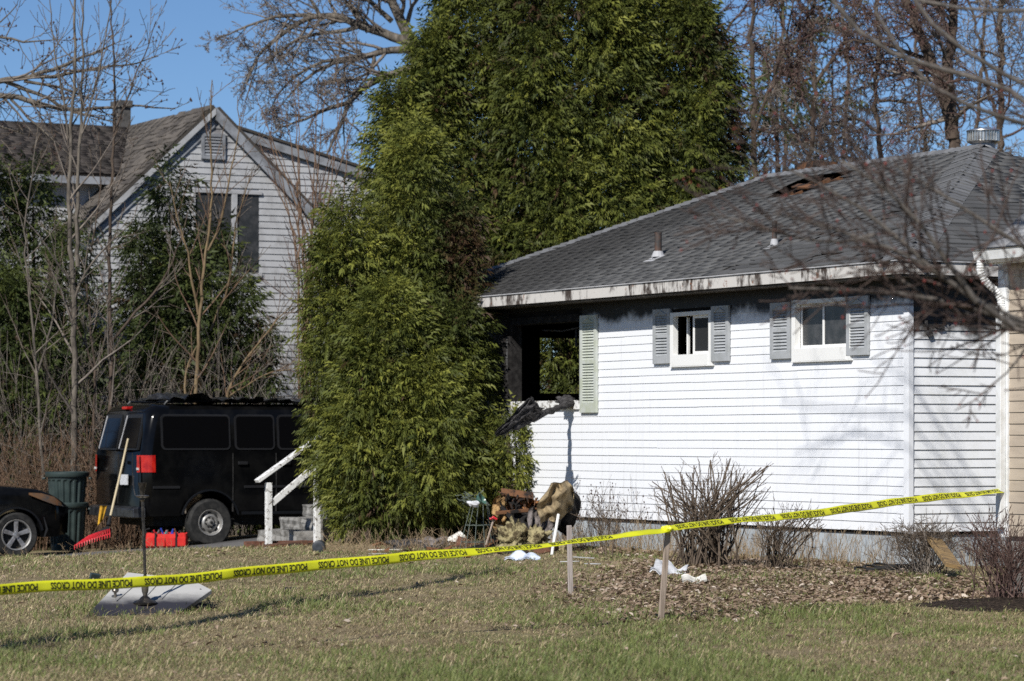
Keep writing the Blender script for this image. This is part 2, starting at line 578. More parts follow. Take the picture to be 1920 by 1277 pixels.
M['bark_grey'] = bark('bark_grey', (0.07, 0.06, 0.05), (0.19, 0.165, 0.135))
M['bark_brown'] = bark('bark_brown', (0.050, 0.038, 0.030), (0.12, 0.09, 0.07))
M['bark_tan'] = bark('bark_tan', (0.115, 0.082, 0.047), (0.24, 0.175, 0.10))
M['twig_grey'] = bark('twig_grey', (0.13, 0.11, 0.095), (0.25, 0.215, 0.18))
M['twig_red'] = bark('twig_red', (0.075, 0.046, 0.04), (0.15, 0.10, 0.085))
M['twig_tan'] = bark('twig_tan', (0.12, 0.075, 0.05), (0.22, 0.145, 0.095))
M['twig_fore'] = bark('twig_fore', (0.05, 0.036, 0.032), (0.115, 0.085, 0.072))
M['limb_pale'] = bark('limb_pale', (0.075, 0.066, 0.058), (0.17, 0.152, 0.135))
M['twig_dark'] = bark('twig_dark', (0.075, 0.056, 0.042), (0.18, 0.14, 0.105))
M['weed'] = bark('dead_weed', (0.22, 0.16, 0.095), (0.40, 0.30, 0.19), 3)
M['bud'] = simple('bud', (0.075, 0.045, 0.04), 0.7)
M['bud_red'] = simple('bud_red', (0.22, 0.045, 0.035), 0.7)


def leafmat(name, cols, trans=0.25, rough=0.6):
    t = NT(name)
    tn = t.tint()
    n = t.noise(1.1, 4, 0.6)
    f = t.math('ADD', tn, t.math('MULTIPLY', t.math('SUBTRACT', n, 0.5), 0.45))
    r = t.n('ShaderNodeValToRGB')
    r.color_ramp.elements[0].position = cols[0][0]
    r.color_ramp.elements[0].color = (*cols[0][1], 1)
    r.color_ramp.elements[1].position = cols[-1][0]
    r.color_ramp.elements[1].color = (*cols[-1][1], 1)
    for p, c in cols[1:-1]:
        e = r.color_ramp.elements.new(p)
        e.color = (*c, 1)
    t.l(f, r.inputs[0])
    t.done(r.outputs[0], rough, 0.25)
    tr = t.n('ShaderNodeBsdfTranslucent')
    t.l(r.outputs[0], tr.inputs[0])
    mx = t.n('ShaderNodeMixShader')
    mx.inputs[0].default_value = trans
    t.l(t.b.outputs[0], mx.inputs[1])
    t.l(tr.outputs[0], mx.inputs[2])
    t.l(mx.outputs[0], t.t.nodes['Material Output'].inputs[0])
    return t.m


M['cedar'] = leafmat('arborvitae_spray', [(-0.3, (0.05, 0.028, 0.014)), (0.0, (0.075, 0.05, 0.02)), (0.12, (0.036, 0.048, 0.012)), (0.5, (0.092, 0.108, 0.020)), (1.0, (0.21, 0.215, 0.038))], 0.12)
M['cedar_back'] = leafmat('arborvitae_spray_dark', [(-0.3, (0.05, 0.03, 0.016)), (0.0, (0.06, 0.042, 0.018)), (0.12, (0.04, 0.056, 0.014)), (0.5, (0.115, 0.138, 0.023)), (1.0, (0.24, 0.25, 0.042))], 0.12)
M['cedar_dark'] = leafmat('hemlock_spray', [(0.0, (0.05, 0.03, 0.014)), (0.12, (0.025, 0.036, 0.011)), (0.6, (0.054, 0.072, 0.019)), (1.0, (0.10, 0.115, 0.028))], 0.12)
M['grass'] = leafmat('grass_blade', [(0.0, (0.14, 0.10, 0.06)), (0.25, (0.54, 0.44, 0.27)), (0.48, (0.42, 0.36, 0.19)), (0.56, (0.235, 0.265, 0.09)), (0.8, (0.19, 0.225, 0.075)), (1.0, (0.14, 0.18, 0.06))], 0.3, 0.5)
M['dead_leaf'] = leafmat('dead_leaf', [(0.0, (0.16, 0.11, 0.075)), (0.5, (0.28, 0.205, 0.145)), (0.85, (0.38, 0.29, 0.215)), (1.0, (0.56, 0.48, 0.40))], 0.15, 0.7)
# ------------------------------------------------------------------ ground
t = NT('lawn_soil')
a = t.noise(0.35, 5, 0.65)
b = t.noise(2.3, 6, 0.7)
c = t.noise(45, 4, 0.7)
col = t.mix(t.ramp(b, 0.35, 0.68), (0.28, 0.225, 0.135), (0.19, 0.15, 0.09))
col = t.mix(t.math('MULTIPLY', t.ramp(a, 0.47, 0.62), 0.6), col, (0.15, 0.16, 0.065))
col = t.mix(t.math('MULTIPLY', t.ramp(c, 0.48, 0.72), 0.5), col, (0.38, 0.31, 0.19))
t.bump(c, 0.8, 0.03)
M['lawn'] = t.done(col, 0.95, 0.1)

xs = np.concatenate([[-600, -200, -80, -40, -25], np.arange(-16, 16.01, 0.4), [25, 40, 80, 200, 600]])
ys = np.concatenate([[-300, -80, -20, 0, 8], np.arange(12, 62.01, 0.4), [66, 72, 80, 100, 150, 300, 900]])
gx, gy = np.meshgrid(xs, ys)
gv = np.stack([gx, gy, gz(gx, gy)], -1).reshape(-1, 3)
nx, ny = len(xs), len(ys)
ii, jj = np.meshgrid(np.arange(nx - 1), np.arange(ny - 1))
q0 = (jj * nx + ii).ravel()
lawn = fast('lawn_ground', gv, np.stack([q0, q0 + 1, q0 + nx + 1, q0 + nx], -1), mat=M['lawn'], smooth=True)
tag(lawn, kind='structure')

# driveway: a strip along V, its near edge through (-3.07, 44.5)
DRV = Frame(-3.07, 44.5)
n = 60
dv = []
for i in range(n):
    x = -14 + 20 * i / (n - 1)
    for j, (y, dz) in enumerate(((0.0 + 0.05 * math.sin(x * 3.1), -0.06), (0.03 + 0.05 * math.sin(x * 3.1), 0.035), (1.2, 0.05), (2.4, 0.05), (3.6, 0.035), (3.65, -0.06))):
        p = DRV.world(x, y)
        dv.append((p.x, p.y, gzf(p.x, p.y) + dz))
i0 = (np.arange(n - 1)[:, None] * 6 + np.arange(5)[None]).ravel()
drive = fast('driveway', dv, np.stack([i0, i0 + 6, i0 + 7, i0 + 1], -1), mat=M['asphalt'], smooth=True)
tag(drive, kind='structure')


# ------------------------------------------------------------------ clapboards
def boards(parent, mat, place, z0, z1, expo, extent, proud=0.012, rects=(), name='siding_plank', rng=random.Random(3), seg_joint=0.0):
    """Lap siding. place(a, out, z) -> point; extent(z) -> (a0, a1); rects = openings (a0, a1, z0, z1)."""
    z = z0
    row = 0
    while z < z1 - 0.02:
        row += 1
        e = min(expo, z1 - z)
        ex = extent(z + e * 0.5)
        if ex is not None:
            iv = [ex]
            for (r0, r1, s0, s1) in rects:
                if z + e > s0 + 0.01 and z < s1 - 0.01:
                    nv = []
                    for (a, b) in iv:
                        if r1 <= a or r0 >= b:
                            nv.append((a, b))
                        else:
                            if r0 > a:
                                nv.append((a, r0))
                            if r1 < b:
                                nv.append((r1, b))
                    iv = nv
            if seg_joint:
                cut = []
                off = (row * 1.27) % seg_joint
                for (a, b) in iv:
                    j = a + off if a + off < b - 0.4 else b
                    lo_ = a
                    while lo_ < b - 0.01:
                        hi_ = min(b, j)
                        if b - hi_ < 0.4:
                            hi_ = b
                        cut.append((lo_, hi_ - (0.002 if hi_ < b else 0)))
                        lo_ = hi_
                        j = hi_ + seg_joint
                iv = cut
            for (a, b) in iv:
                if b - a < 0.03:
                    continue
                p0 = proud + rng.uniform(-0.002, 0.002)
                p1 = proud + rng.uniform(-0.002, 0.002)
                d0, d1 = rng.uniform(-0.003, 0.003), rng.uniform(-0.003, 0.003)
                n = max(1, int((b - a) / 1.1))
                vs = []
                for i in range(n + 1):
                    f = i / n
                    w = a + (b - a) * f
                    dz = d0 + (d1 - d0) * f + (rng.uniform(-0.003, 0.003) if 0 < i < n else 0)
                    pr = p0 + (p1 - p0) * f
                    vs += [place(w, 0.0, z + dz), place(w, pr, z + dz), place(w, 0.003, z + e + 0.004)]
                fs = [(0, 1, 2), (3 * n + 2, 3 * n + 1, 3 * n)]
                for i in range(n):
                    k = 3 * i
                    fs += [(k, k + 3, k + 4, k + 1), (k + 1, k + 4, k + 5, k + 2), (k + 2, k + 5, k + 3, k)]
                MB().add(vs, fs).build(name, mat, parent)
        z += expo


# unit roof shingle tab: x 0..1 (width), y up the slope, z off the roof
def tab_mesh(name, expo, mat, tint, lift=0.014):
    w0, w1 = 0.008, 0.992
    v = [(w0, -0.004, 0.002), (w1, -0.004, 0.002), (w1, expo + 0.02, 0.001), (w0, expo + 0.02, 0.001),
         (w0, 0, lift), (w1, 0, lift), (w1, expo + 0.02, 0.004), (w0, expo + 0.02, 0.004)]
    f = [(4, 5, 6, 7), (0, 4, 7, 3), (1, 2, 6, 5), (0, 1, 5, 4), (0, 3, 2, 1)]
    me = bpy.data.meshes.new(name)
    me.from_pydata(v, [], f)
    a = me.attributes.new('tint', 'FLOAT', 'POINT')
    a.data.foreach_set('value', np.full(8, tint, np.float32))
    me.materials.append(mat)
    return me, np.array(v, np.float32), np.array(f, np.int32)


def shingle_rows(o, along, up, length, span, expo=0.143, w=0.305, hole=None, rng=random.Random(5)):
    """List of (matrix, tint) for the tabs of one slope. span(h) -> (lo, hi) along the eave at slope distance h."""
    along, up = Vector(along).normalized(), Vector(up).normalized()
    nrm = along.cross(up).normalized()
    if nrm.z < 0:
        nrm = -nrm
    out = []
    h, r = 0.0, 0
    while h < length - 0.03:
        lo, hi = span(h + expo * 0.3)
        a = lo - rng.uniform(0.02, w * 0.9)
        rowdz = rng.uniform(-0.0025, 0.0025)
        while a < hi:
            a0, a1 = max(a, lo), min(a + w, hi)
            if a1 - a0 > 0.04:
                mid = (a0 + a1) / 2
                if not (hole and hole(mid, h + expo * 0.5)):
                    tw = rng.uniform(-0.012, 0.012)
                    m = Matrix.Identity(4)
                    ax = (along + up * tw).normalized()
                    for i in range(3):
                        m[i][0] = ax[i] * (a1 - a0)
                        m[i][1] = up[i] * min(1.0, (length - h) / expo)
                        m[i][2] = nrm[i] * rng.uniform(0.9, 1.5)
                        m[i][3] = o[i] + along[i] * a0 + up[i] * (h + rowdz + rng.uniform(-0.004, 0.004)) + nrm[i] * 0.006
                    out.append((m, rng.random()))
            a += w
        h += expo
        r += 1
    return out


def lay_shingles(parent, tabs, mat, n_single, eye_local, expo=0.143, single='shingle', rest='shingle_courses'):
    """The n_single tabs that show largest as parts of their own, the others joined."""
    var = [tab_mesh(single, expo, mat, k / 5.0) for k in range(6)]
    tabs = sorted(tabs, key=lambda mt: (mt[0].translation - eye_local).length)
    for m, tn in tabs[:n_single]:
        o = bpy.data.objects.new(single, var[int(tn * 5.99)][0])
        COL.objects.link(o)
        o.parent = parent
        o.matrix_basis = m
    left = tabs[n_single:]
    if left:
        v0, f0 = var[0][1], var[0][2]
        ms = np.array([np.array(m) for m, _ in left], np.float32)
        vv = np.einsum('nij,kj->nki', ms[:, :3, :3], v0) + ms[:, None, :3, 3]
        ff = f0[None] + (np.arange(len(left)) * 8)[:, None, None]
        o = fast(rest, vv.reshape(-1, 3), ff.reshape(-1, 4), mat=mat, parent=parent, tint=np.repeat([t for _, t in left], 8))
        o['kind'] = 'stuff'


# ------------------------------------------------------------------ the burnt white house
H1 = Frame(4.38, 34.1)
h1 = H1.empty('white_ranch_house')
tag(h1, 'single storey white clapboard house with grey hip roof and a burnt out window', 'house')
WX, WY = 7.2, 12.1            # depth and front length
ZB, ZT = 0.387, 3.19          # siding bottom, soffit
big = (7.40, 9.46, 1.9110, 3.06)
win1 = (4.09, 5.08, 2.3174, 2.985)
win2 = (1.10, 2.31, 2.3174, 3.03)
rects = [big, win1, win2]

# wall sheathing with the openings left free, then far walls
EX = 0.12
w = MB()
ys_ = sorted({0.0, WY} | {r[0] for r in rects} | {r[1] for r in rects})
for a, b in zip(ys_[:-1], ys_[1:]):
    hole = [r for r in rects if r[0] <= a + 1e-6 and r[1] >= b - 1e-6]
    if hole:
        w.span(0.004, EX, a, b, ZB - 0.02, hole[0][2])
        w.span(0.004, EX, a, b, hole[0][3], ZT)
    else:
        w.span(0.004, EX, a, b, ZB - 0.02, ZT)
w.build('wall', M['interior'], h1)
MB().span(EX, WX - EX, 0.004, EX, ZB - 0.02, ZT).build('wall', M['interior'], h1)
MB().span(WX - EX, WX, 0.004, WY, ZB - 0.02, ZT).build('wall', M['interior'], h1)
# left end wall with a glassless window through which the trees behind show
w = MB()
w.span(EX, 1.84, WY - EX, WY, ZB - 0.02, ZT).span(3.05, WX - EX, WY - EX, WY, ZB - 0.02, ZT)
w.span(1.84, 3.05, WY - EX, WY, ZB - 0.02, 2.08).span(1.84, 3.05, WY - EX, WY, 2.90, ZT)
w.build('wall', M['interior'], h1)
MB().span(EX, WX - EX, EX, WY - EX, 0.48, 0.56).build('floor', M['interior'], h1)
MB().span(EX, WX - EX, EX, WY - EX, 3.10, 3.16).build('ceiling', M['interior'], h1)
MB().span(EX + 0.01, WX - EX - 0.01, 6.55, 6.65, 0.56, 3.10).build('partition', M['interior'], h1)
MB().span(0.03, WX - 0.03, 0.03, WY - 0.03, -0.6, 0.352).build('foundation', M['concrete'], h1)
MB().span(0.012, WX - 0.012, 0.012, WY - 0.012, 0.353, ZB - 0.022).build('shadow_gap_strip', M['char'], h1)  # black starter strip, the shadow gap below the siding put into its colour

boards(h1, M['siding'], lambda a, o, z: (-o, a, z), ZB, ZT, 0.1016, lambda z: (0.07, WY), 0.012, rects, seg_joint=3.66)
boards(h1, M['side_siding'], lambda a, o, z: (a, -o, z), ZB, ZT, 0.1016, lambda z: (0.04, WX), 0.019)
MB().span(-0.024, 0.0, 0.0, 0.075, ZB - 0.012, ZT - 0.004).span(-0.027, 0.035, -0.030, 0.0, ZB - 0.012, ZT - 0.004).build('corner_board', M['siding'], h1)

# roof
OV = 0.4
ZE = 3.36
RX0, RX1, RY0, RY1 = -OV, 7.6, -OV, 12.51
RXC = (RX0 + RX1) / 2
RISE = 1.73
ra, rb = Vector((RXC, RY0 + 4.0, ZE + RISE)), Vector((RXC, RY1 - 4.0, ZE + RISE))
pitch = math.atan2(RISE, 4.0)
SL = math.hypot(4.0, RISE)
e_front = Vector((math.cos(pitch), 0, math.sin(pitch)))
e_side = Vector((0, math.cos(pitch), math.sin(pitch)))
nf = e_front.cross(Vector((0, 1, 0)))
nf = nf if nf.z > 0 else -nf
ns = Vector((0, -math.sin(pitch), math.cos(pitch)))
c00, c01 = Vector((RX0, RY0, ZE)), Vector((RX0, RY1, ZE))


def on_front(px, py):
    p = H1.hit(px, py, nf, nf.dot(c00))
    return (p.y, (p - c00).dot(e_front))


hole_poly = [on_front(*q) for q in ((1438, 369), (1468, 352), (1500, 338), (1545, 328), (1604, 317), (1580, 337), (1535, 354), (1500, 366), (1460, 370))]


def in_hole(y, h):
    c = False
    P_ = hole_poly
    j = len(P_) - 1
    for i in range(len(P_)):
        yi, hi_ = P_[i]
        yj, hj = P_[j]
        if (hi_ > h) != (hj > h) and y < (yj - yi) * (h - hi_) / (hj - hi_) + yi:
            c = not c
        j = i
    return c


# deck: front slope in strips so that the burnt hole stays open
deck = MB()
nH, hs = 44, SL / 44
for k in range(nH):
    h = (k + 0.5) * hs
    d = (k + 0.5) * hs * math.cos(pitch)
    lo, hi_ = RY0 + d, RY1 - d
    cuts = [lo]
    y, step = lo, 0.02
    inside = False
    while y < hi_:
        s_ = in_hole(y, h)
        if s_ != inside:
            cuts.append(y)
            inside = s_
        y += step
    cuts.append(hi_)
    for a, b in zip(cuts[0::2], cuts[1::2]):
        if b - a > 0.02:
            p = lambda yy, hh: c00 + Vector((0, yy - RY0, 0)) + e_front * hh
            deck.add([p(a, k * hs), p(b, k * hs), p(b, (k + 1) * hs), p(a, (k + 1) * hs)], [(0, 1, 2, 3)])
c10, c11 = Vector((RX1, RY0, ZE)), Vector((RX1, RY1, ZE))
deck.add([c00, c10, ra], [(0, 1, 2)])
deck.add([c01, rb, c11], [(0, 1, 2)])
deck.add([c10, c11, rb, ra], [(0, 1, 2, 3)])
roof = deck.build('roof', M['dark_shingle'], h1)
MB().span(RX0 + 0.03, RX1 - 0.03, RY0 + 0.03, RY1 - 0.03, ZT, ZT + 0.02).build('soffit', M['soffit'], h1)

eye1 = H1.local((0, 0, EYE))
hip = lambda h: (h * math.cos(pitch), 12.91 - h * math.cos(pitch))
tabs = shingle_rows(c00, (0, 1, 0), e_front, SL, hip, hole=lambda a, h: in_hole(a + RY0, h))
tabs += shingle_rows(c00, (1, 0, 0), e_side, SL, lambda h: (h * math.cos(pitch) + 0.02, 8.0 - h * math.cos(pitch)))
lay_shingles(roof, tabs, M['shingle'], 300, eye1)
# hip and ridge caps: bent pieces, each one its own


def caps(a, b, n1, n2, half=0.25, expo=0.135, mats=M['cap'], name='cap_shingle'):
    a, b = Vector(a), Vector(b)
    d = (b - a).normalized()
    s1 = d.cross(n1).normalized()
    s2 = d.cross(n2).normalized()
    if s1.dot(s2) > 0:
        pass
    mid = (n1 + n2).normalized()
    if s1.dot(n2) > 0:
        s1 = -s1
    if s2.dot(n1) > 0:
        s2 = -s2
    var = []
    for k in range(4):
        m = MB()
        L = expo + 0.03
        pts = []
        for (yy, zz) in ((0.0, 0.034), (L, 0.016)):
            pts += [s1 * half + n1 * (zz - 0.006), s1 * 0.03 + n1 * zz, mid * (zz + 0.004), s2 * 0.03 + n2 * zz, s2 * half + n2 * (zz - 0.006)]
            if yy:
                pts[5:] = [p + d * yy for p in pts[5:]]
        low = [p - mid * 0.012 for p in pts[:5]]
        vs = pts + low
        fs = [(i, i + 1, i + 6, i + 5) for i in range(4)] + [(10 + i, 11 + i, i + 1, i) for i in range(4)]
        me = bpy.data.meshes.new(name)
        me.from_pydata([tuple(p) for p in vs], [], fs)
        at_ = me.attributes.new('tint', 'FLOAT', 'POINT')
        at_.data.foreach_set('value', np.full(len(vs), 0.1 + k * 0.25, np.float32))
        me.materials.append(mats)
        var.append(me)
    L = (b - a).length
    k = 0
    rng = random.Random(11)
    while k * expo < L:
        o = bpy.data.objects.new(name, rng.choice(var))
        COL.objects.link(o)
        o.parent = roof
        o.matrix_basis = Matrix.Translation(a + d * (k * expo) + mid * rng.uniform(-0.002, 0.004))
        k += 1


caps(c00 + (ra - c00) * 0.01, ra, nf, ns)
caps(c01 + (rb - c01) * 0.01, rb, nf, Vector((0, math.sin(pitch), math.cos(pitch))))
caps(rb, ra, nf, Vector((math.sin(pitch), 0, math.cos(pitch))), half=0.15)
# charred rafters and a torn board in the hole
for k, f in enumerate((0.18, 0.42, 0.62, 0.84)):
    y0_ = min(p[0] for p in hole_poly) * (1 - f) + max(p[0] for p in hole_poly) * f
    a = c00 + Vector((0, y0_ - RY0, 0)) + e_front * 2.9 - nf * 0.10
    MB().bar(a, a + e_front * 1.2, 0.04, 0.10, nf).build('rafter', M['char_wood'], h1)
q = on_front(1505, 350)
pc = c00 + Vector((0, q[0] - RY0, 0)) + e_front * q[1]
MB().bar(pc + Vector((0, -0.33, 0)) - nf * 0.03, pc + Vector((0, 0.3, 0.0)) + e_front * 0.08 + nf * 0.005, 0.12, 0.02, nf).build('torn_board', M['char_wood'], h1)
MB().span(RX0 + 0.6, RX1 - 0.6, RY0 + 0.6, RY1 - 0.6, ZT + 0.03, ZT + 0.05).build('attic_floor', M['interior'], h1)

# fascia boards in lengths with a thin drip edge above
ym = [RY0 + 0.018, 2.6, 5.4, 8.3, 10.6, RY1]
for a, b in zip(ym[:-1], ym[1:]):
    MB().span(RX0 - 0.018, RX0, a + 0.004, b, ZE - 0.150, ZE - 0.012).build('fascia', M['fascia'], h1)
for a, b in zip([RX0 - 0.018, 2.4, 5.0], [2.396, 4.996, RX1]):
    MB().span(a, b, RY0 - 0.0, RY0 + 0.018, ZE - 0.150, ZE - 0.012).build('fascia', M['fascia'], h1)
MB().span(RX0 - 0.035, RX0 + 0.02, RY0 - 0.02, RY1, ZE - 0.010, ZE + 0.004).build('drip_edge', M['grey_trim'], h1)
MB().span(RX0 + 0.022, RX1, RY0 - 0.02, RY0 + 0.02, ZE - 0.010, ZE + 0.004).build('drip_edge', M['grey_trim'], h1)

# windows
PW = M['white_paint']


def sash_window(r, frames, apron):
    y0_, y1_, z0_, z1_ = r
    f = MB()
    T = 0.075
    f.span(-0.045, 0.03, y0_ - 0.0, y0_ + T, z0_, z1_).span(-0.045, 0.03, y1_ - T, y1_, z0_, z1_)
    f.span(-0.045, 0.03, y0_ + T, y1_ - T, z1_ - 0.05, z1_)
    f.span(-0.052, 0.03, y0_ + T, y1_ - T, z0_, z0_ + apron)
    f.span(-0.05, 0.0035, y0_ - 0.012, y1_ + 0.012, z0_ - 0.012, z0_ - 0.001)
    fr = f.build('window', PW, h1, bevel=0.002)
    for (a, b, glass, x) in frames:
        s = MB()
        zz0, zz1, d = z0_ + apron, z1_ - 0.05, 0.035
        s.span(x, x + 0.03, a, a + d, zz0, zz1).span(x, x + 0.03, b - d, b, zz0, zz1)
        s.span(x, x + 0.03, a + d, b - d, zz0, zz0 + d).span(x, x + 0.03, a + d, b - d, zz1 - d, zz1)
        sh = s.build('sash', PW, fr, bevel=0.003)
        if glass:
            MB().span(x + 0.01, x + 0.016, a + d, b - d, zz0 + d, zz1 - d).build('pane', M[glass], fr)
    return fr


a0, a1 = win2[0] + 0.075, win2[1] - 0.075
mid = (a0 + a1) / 2
sash_window(win2, [(a0, mid + 0.02, 'sooty_glass', 0.0), (mid - 0.015, a1, 'sooty_glass', 0.034)], 0.15)
a0, a1 = win1[0] + 0.075, win1[1] - 0.075
mid = a0 + (a1 - a0) * 0.52
fw = sash_window(win1, [(a0, mid, 'screen', 0.0)], 0.14)
# the open half: two upright sash stiles seen inside the dark room
MB().span(0.07, 0.10, a1 - 0.17, a1 - 0.14, win1[2] + 0.14, win1[3] - 0.06).build('stile', PW, fw)
MB().span(0.11, 0.14, a1 - 0.30, a1 - 0.265, win1[2] + 0.14, win1[3] - 0.12).build('stile', PW, fw)
# burnt window: charred jambs, pale sill strip
f = MB()
f.span(-0.03, 0.14, big[1] - 0.11, big[1], big[2], big[3]).span(-0.02, 0.14, big[0], big[0] + 0.06, big[2], big[3])
f.span(-0.03, 0.14, big[0] + 0.06, big[1] - 0.11, big[3] - 0.10, big[3])
bw = f.build('burnt_window', M['char'], h1, bevel=0.006)
MB().span(-0.04, 0.13, big[0] + 0.061, big[1] - 0.111, big[2] - 0.11, big[2] + 0.01).build('sill', M['peeling'], bw, bevel=0.004)
MB().tube([(0.2, big[0] + 0.35, big[3] - 0.16), (0.2, big[0] + 0.9, big[3] - 0.20), (0.22, big[0] + 1.5, big[3] - 0.17)], 0.012, 5).build('curtain_rod', M['char_grey'], bw)
MB().tube([(0.2, big[0] + 0.52, big[3] - 0.17), (0.2, big[0] + 0.53, big[3] - 0.30), (0.2, big[0] + 0.52, big[3] - 0.42)], [0.012, 0.016, 0.022], 5).build('burnt_tassel', M['char_grey'], bw)


def shutter(y0_, y1_, z0_, z1_, panels, mat):
    W, T = y1_ - y0_, 0.032
    x0, x1 = -0.05, -0.016
    f = MB()
    st = 0.065
    f.span(x0, x1, y0_, y0_ + st, z0_, z1_).span(x0, x1, y1_ - st, y1_, z0_, z1_)
    H = z1_ - z0_
    rails = [(0.0, 0.085 if len(panels) == 2 else 0.08)]
    f.span(x0, x1, y0_ + st, y1_ - st, z0_, z0_ + panels[0][0] * H)
    f.span(x0, x1, y0_ + st, y1_ - st, z0_ + panels[0][1] * H, z0_ + panels[1][0] * H)
    f.span(x0, x1, y0_ + st, y1_ - st, z0_ + panels[1][1] * H, z1_)
    f.span(x1 - 0.006, x1 + 0.001, y0_ + st, y1_ - st, z0_ + 0.02, z1_ - 0.02)
    # the little arch over the upper louvres
    zc = z0_ + panels[1][1] * H
    yc = (y0_ + y1_) / 2
    hw = W / 2 - st
    arch = [(x0 - 0.006, yc + hw * u, zc + 0.012 + 0.05 * max(0, 1 - abs(u) * 1.2)) for u in (-1, -0.75, -0.4, -0.15, 0.15, 0.4, 0.75, 1)]
    f.tube(arch, 0.007, 4)
    sh = f.build('shutter', mat, h1, bevel=0.003)
    me = None
    for (u0, u1) in panels:
        z = z0_ + u0 * H
        zz1 = z0_ + u1 * H
        nl = max(4, round((zz1 - z) / 0.036))
        p = (zz1 - z) / nl
        for i in range(nl):
            b = MB()
            zc = z + (i + 0.5) * p
            pts = [(x0 + 0.004, y0_ + st, -p * 0.42), (x0 + 0.009, y0_ + st, -p * 0.50), (x1 - 0.006, y0_ + st, p * 0.30), (x1 - 0.011, y0_ + st, p * 0.38)]
            if me is None:
                b.prism(pts, (0, W - 2 * st, 0))
                o = b.build('louver', mat, sh)
                me = o.data
                o.location = (0, 0, zc)
                pp = p
            else:
                o = bpy.data.objects.new('louver', me)
                COL.objects.link(o)
                o.parent = sh
                o.location = (0, 0, zc)
                o.scale = (1, 1, p / pp)


shutter(0.74, 1.17, 2.36, 3.03, ((0.12, 0.47), (0.53, 0.86)), M['shutter'])
shutter(2.34, 2.77, 2.355, 3.02, ((0.12, 0.47), (0.53, 0.86)), M['shutter'])
shutter(3.70, 4.10, 2.355, 3.03, ((0.14, 0.47), (0.53, 0.88)), M['shutter'])
shutter(5.085, 5.50, 2.355, 3.04, ((0.14, 0.47), (0.53, 0.88)), M['shutter'])
shutter(6.95, 7.39, 1.754, 3.03, ((0.10, 0.50), (0.54, 0.92)), M['shutter_light'])

# roof penetrations
def vent_pipe(px, py, ht, r):
    q = on_front(px, py)
    p = c00 + Vector((0, q[0] - RY0, 0)) + e_front * q[1]
    b = MB().lathe([(r, -0.05), (r, ht - 0.02), (r * 1.06, ht - 0.02), (r * 1.06, ht), (r * 0.8, ht), (r * 0.8, ht - 0.05)], p, 12)
    o = b.build('vent_pipe', M['pipe'], h1, smooth=True)
    m = Matrix((Vector((0, 1, 0)), e_front, nf)).transposed()
    g = MB().box(p + nf * 0.018 - e_front * 0.06, (r * 5, r * 4.4, 0.008), m)
    g.lathe([(r * 1.9, 0.015), (r * 1.25, 0.09)], p, 12)
    g.build('flashing', M['grey_trim'], o)


vent_pipe(1234, 484, 0.33, 0.047)
vent_pipe(1452, 462, 0.30, 0.03)
# turbine vent behind the ridge end
tv = ra + Vector((0.25, 0.25, -0.02))
o = MB().lathe([(0.16, -0.25), (0.15, 0.10), (0.13, 0.10)], tv, 16).build('vent_collar', M['grey_trim'], h1, smooth=True)
b = MB()
b.lathe([(0.17, 0.095), (0.20, 0.11), (0.205, 0.12), (0.19, 0.125), (0.19, 0.245), (0.215, 0.25), (0.21, 0.262), (0.12, 0.285), (0.03, 0.297)], tv, 28)
tc = b.build('turbine_vent', M['steel'], h1, smooth=True)
for k in range(30):
    a = 2 * math.pi * k / 30
    c_ = tv + Vector((0.197 * math.cos(a), 0.197 * math.sin(a), 0.185))
    m = Matrix.Rotation(a + 0.5, 3, 'Z')
    MB().box(c_, (0.022, 0.006, 0.118), m).build('vane', M['steel'], tc)
# rusty box beyond the ridge
p = H1.hit(1530, 312, (1, 0, 0), RXC + 0.9)
MB().span(RXC + 0.7, RXC + 1.1, p.y - 0.25, p.y + 0.25, ZE + 0.9, p.z + 0.05).build('chimney_stub', M['char_wood'], h1)

# ------------------------------------------------------------------ tan neighbour on the right
H3 = Frame(4.44, 28.0)
h3 = H3.empty('tan_sided_house')
tag(h3, 'tan vinyl sided house with white corner trim at the right edge', 'house')
L3 = 7.0
MB().span(0.002, 6.0, -L3, -0.002, 0.56, 3.06).build('wall', M['tan_siding'], h3)
MB().span(0.03, 5.97, -L3, -0.02, -0.5, 0.553).build('foundation', M['old_concrete'], h3)
boards(h3, M['tan_siding'], lambda a, o, z: (-o, a, z), 0.545, 3.04, 0.1016, lambda z: (-L3, -0.005), 0.013)
MB().span(-0.03, 0.0, -0.112, 0.0, 0.535, 3.05).span(-0.03, 0.06, 0.0, 0.028, 0.535, 3.05).build('corner_board', M['metal_white'], h3, bevel=0.003)
th = math.atan2(0.75, 1.0)
e3 = Vector((math.cos(th), 0, math.sin(th)))
n3 = Vector((-math.sin(th), 0, math.cos(th)))
r0 = Vector((-0.20, 0.0, 3.13))
rf = MB().prism([r0, r0 + e3 * 4, r0 + e3 * 4 - Vector((0, L3, 0)), r0 - Vector((0, L3, 0))], -n3 * 0.03).build('roof', M['pale_shingle'], h3)
tabs = shingle_rows(r0 + Vector((0, -3.0, 0)), (0, 1, 0), e3, 3.9, lambda h: (0, 3.0), 0.143)
lay_shingles(rf, tabs, M['pale_shingle'], 0, eye1)
MB().span(-0.17, 0.0, -L3, -0.001, 3.04, 3.062).build('soffit', M['grey_trim'], h3)
MB().span(-0.185, -0.17, -L3, -0.0, 2.99, 3.10).build('fascia', M['metal_white'], h3)
g = MB()
prof = [(-0.19, 3.115), (-0.19, 3.02), (-0.235, 3.0), (-0.27, 3.03), (-0.29, 3.115), (-0.30, 3.12), (-0.283, 3.115), (-0.26, 3.04), (-0.235, 3.012), (-0.2, 3.03), (-0.2, 3.115)]
g.prism([(x, 0.06, z) for x, z in prof], (0, -L3, 0))
g.build('gutter', M['metal_white'], h3)
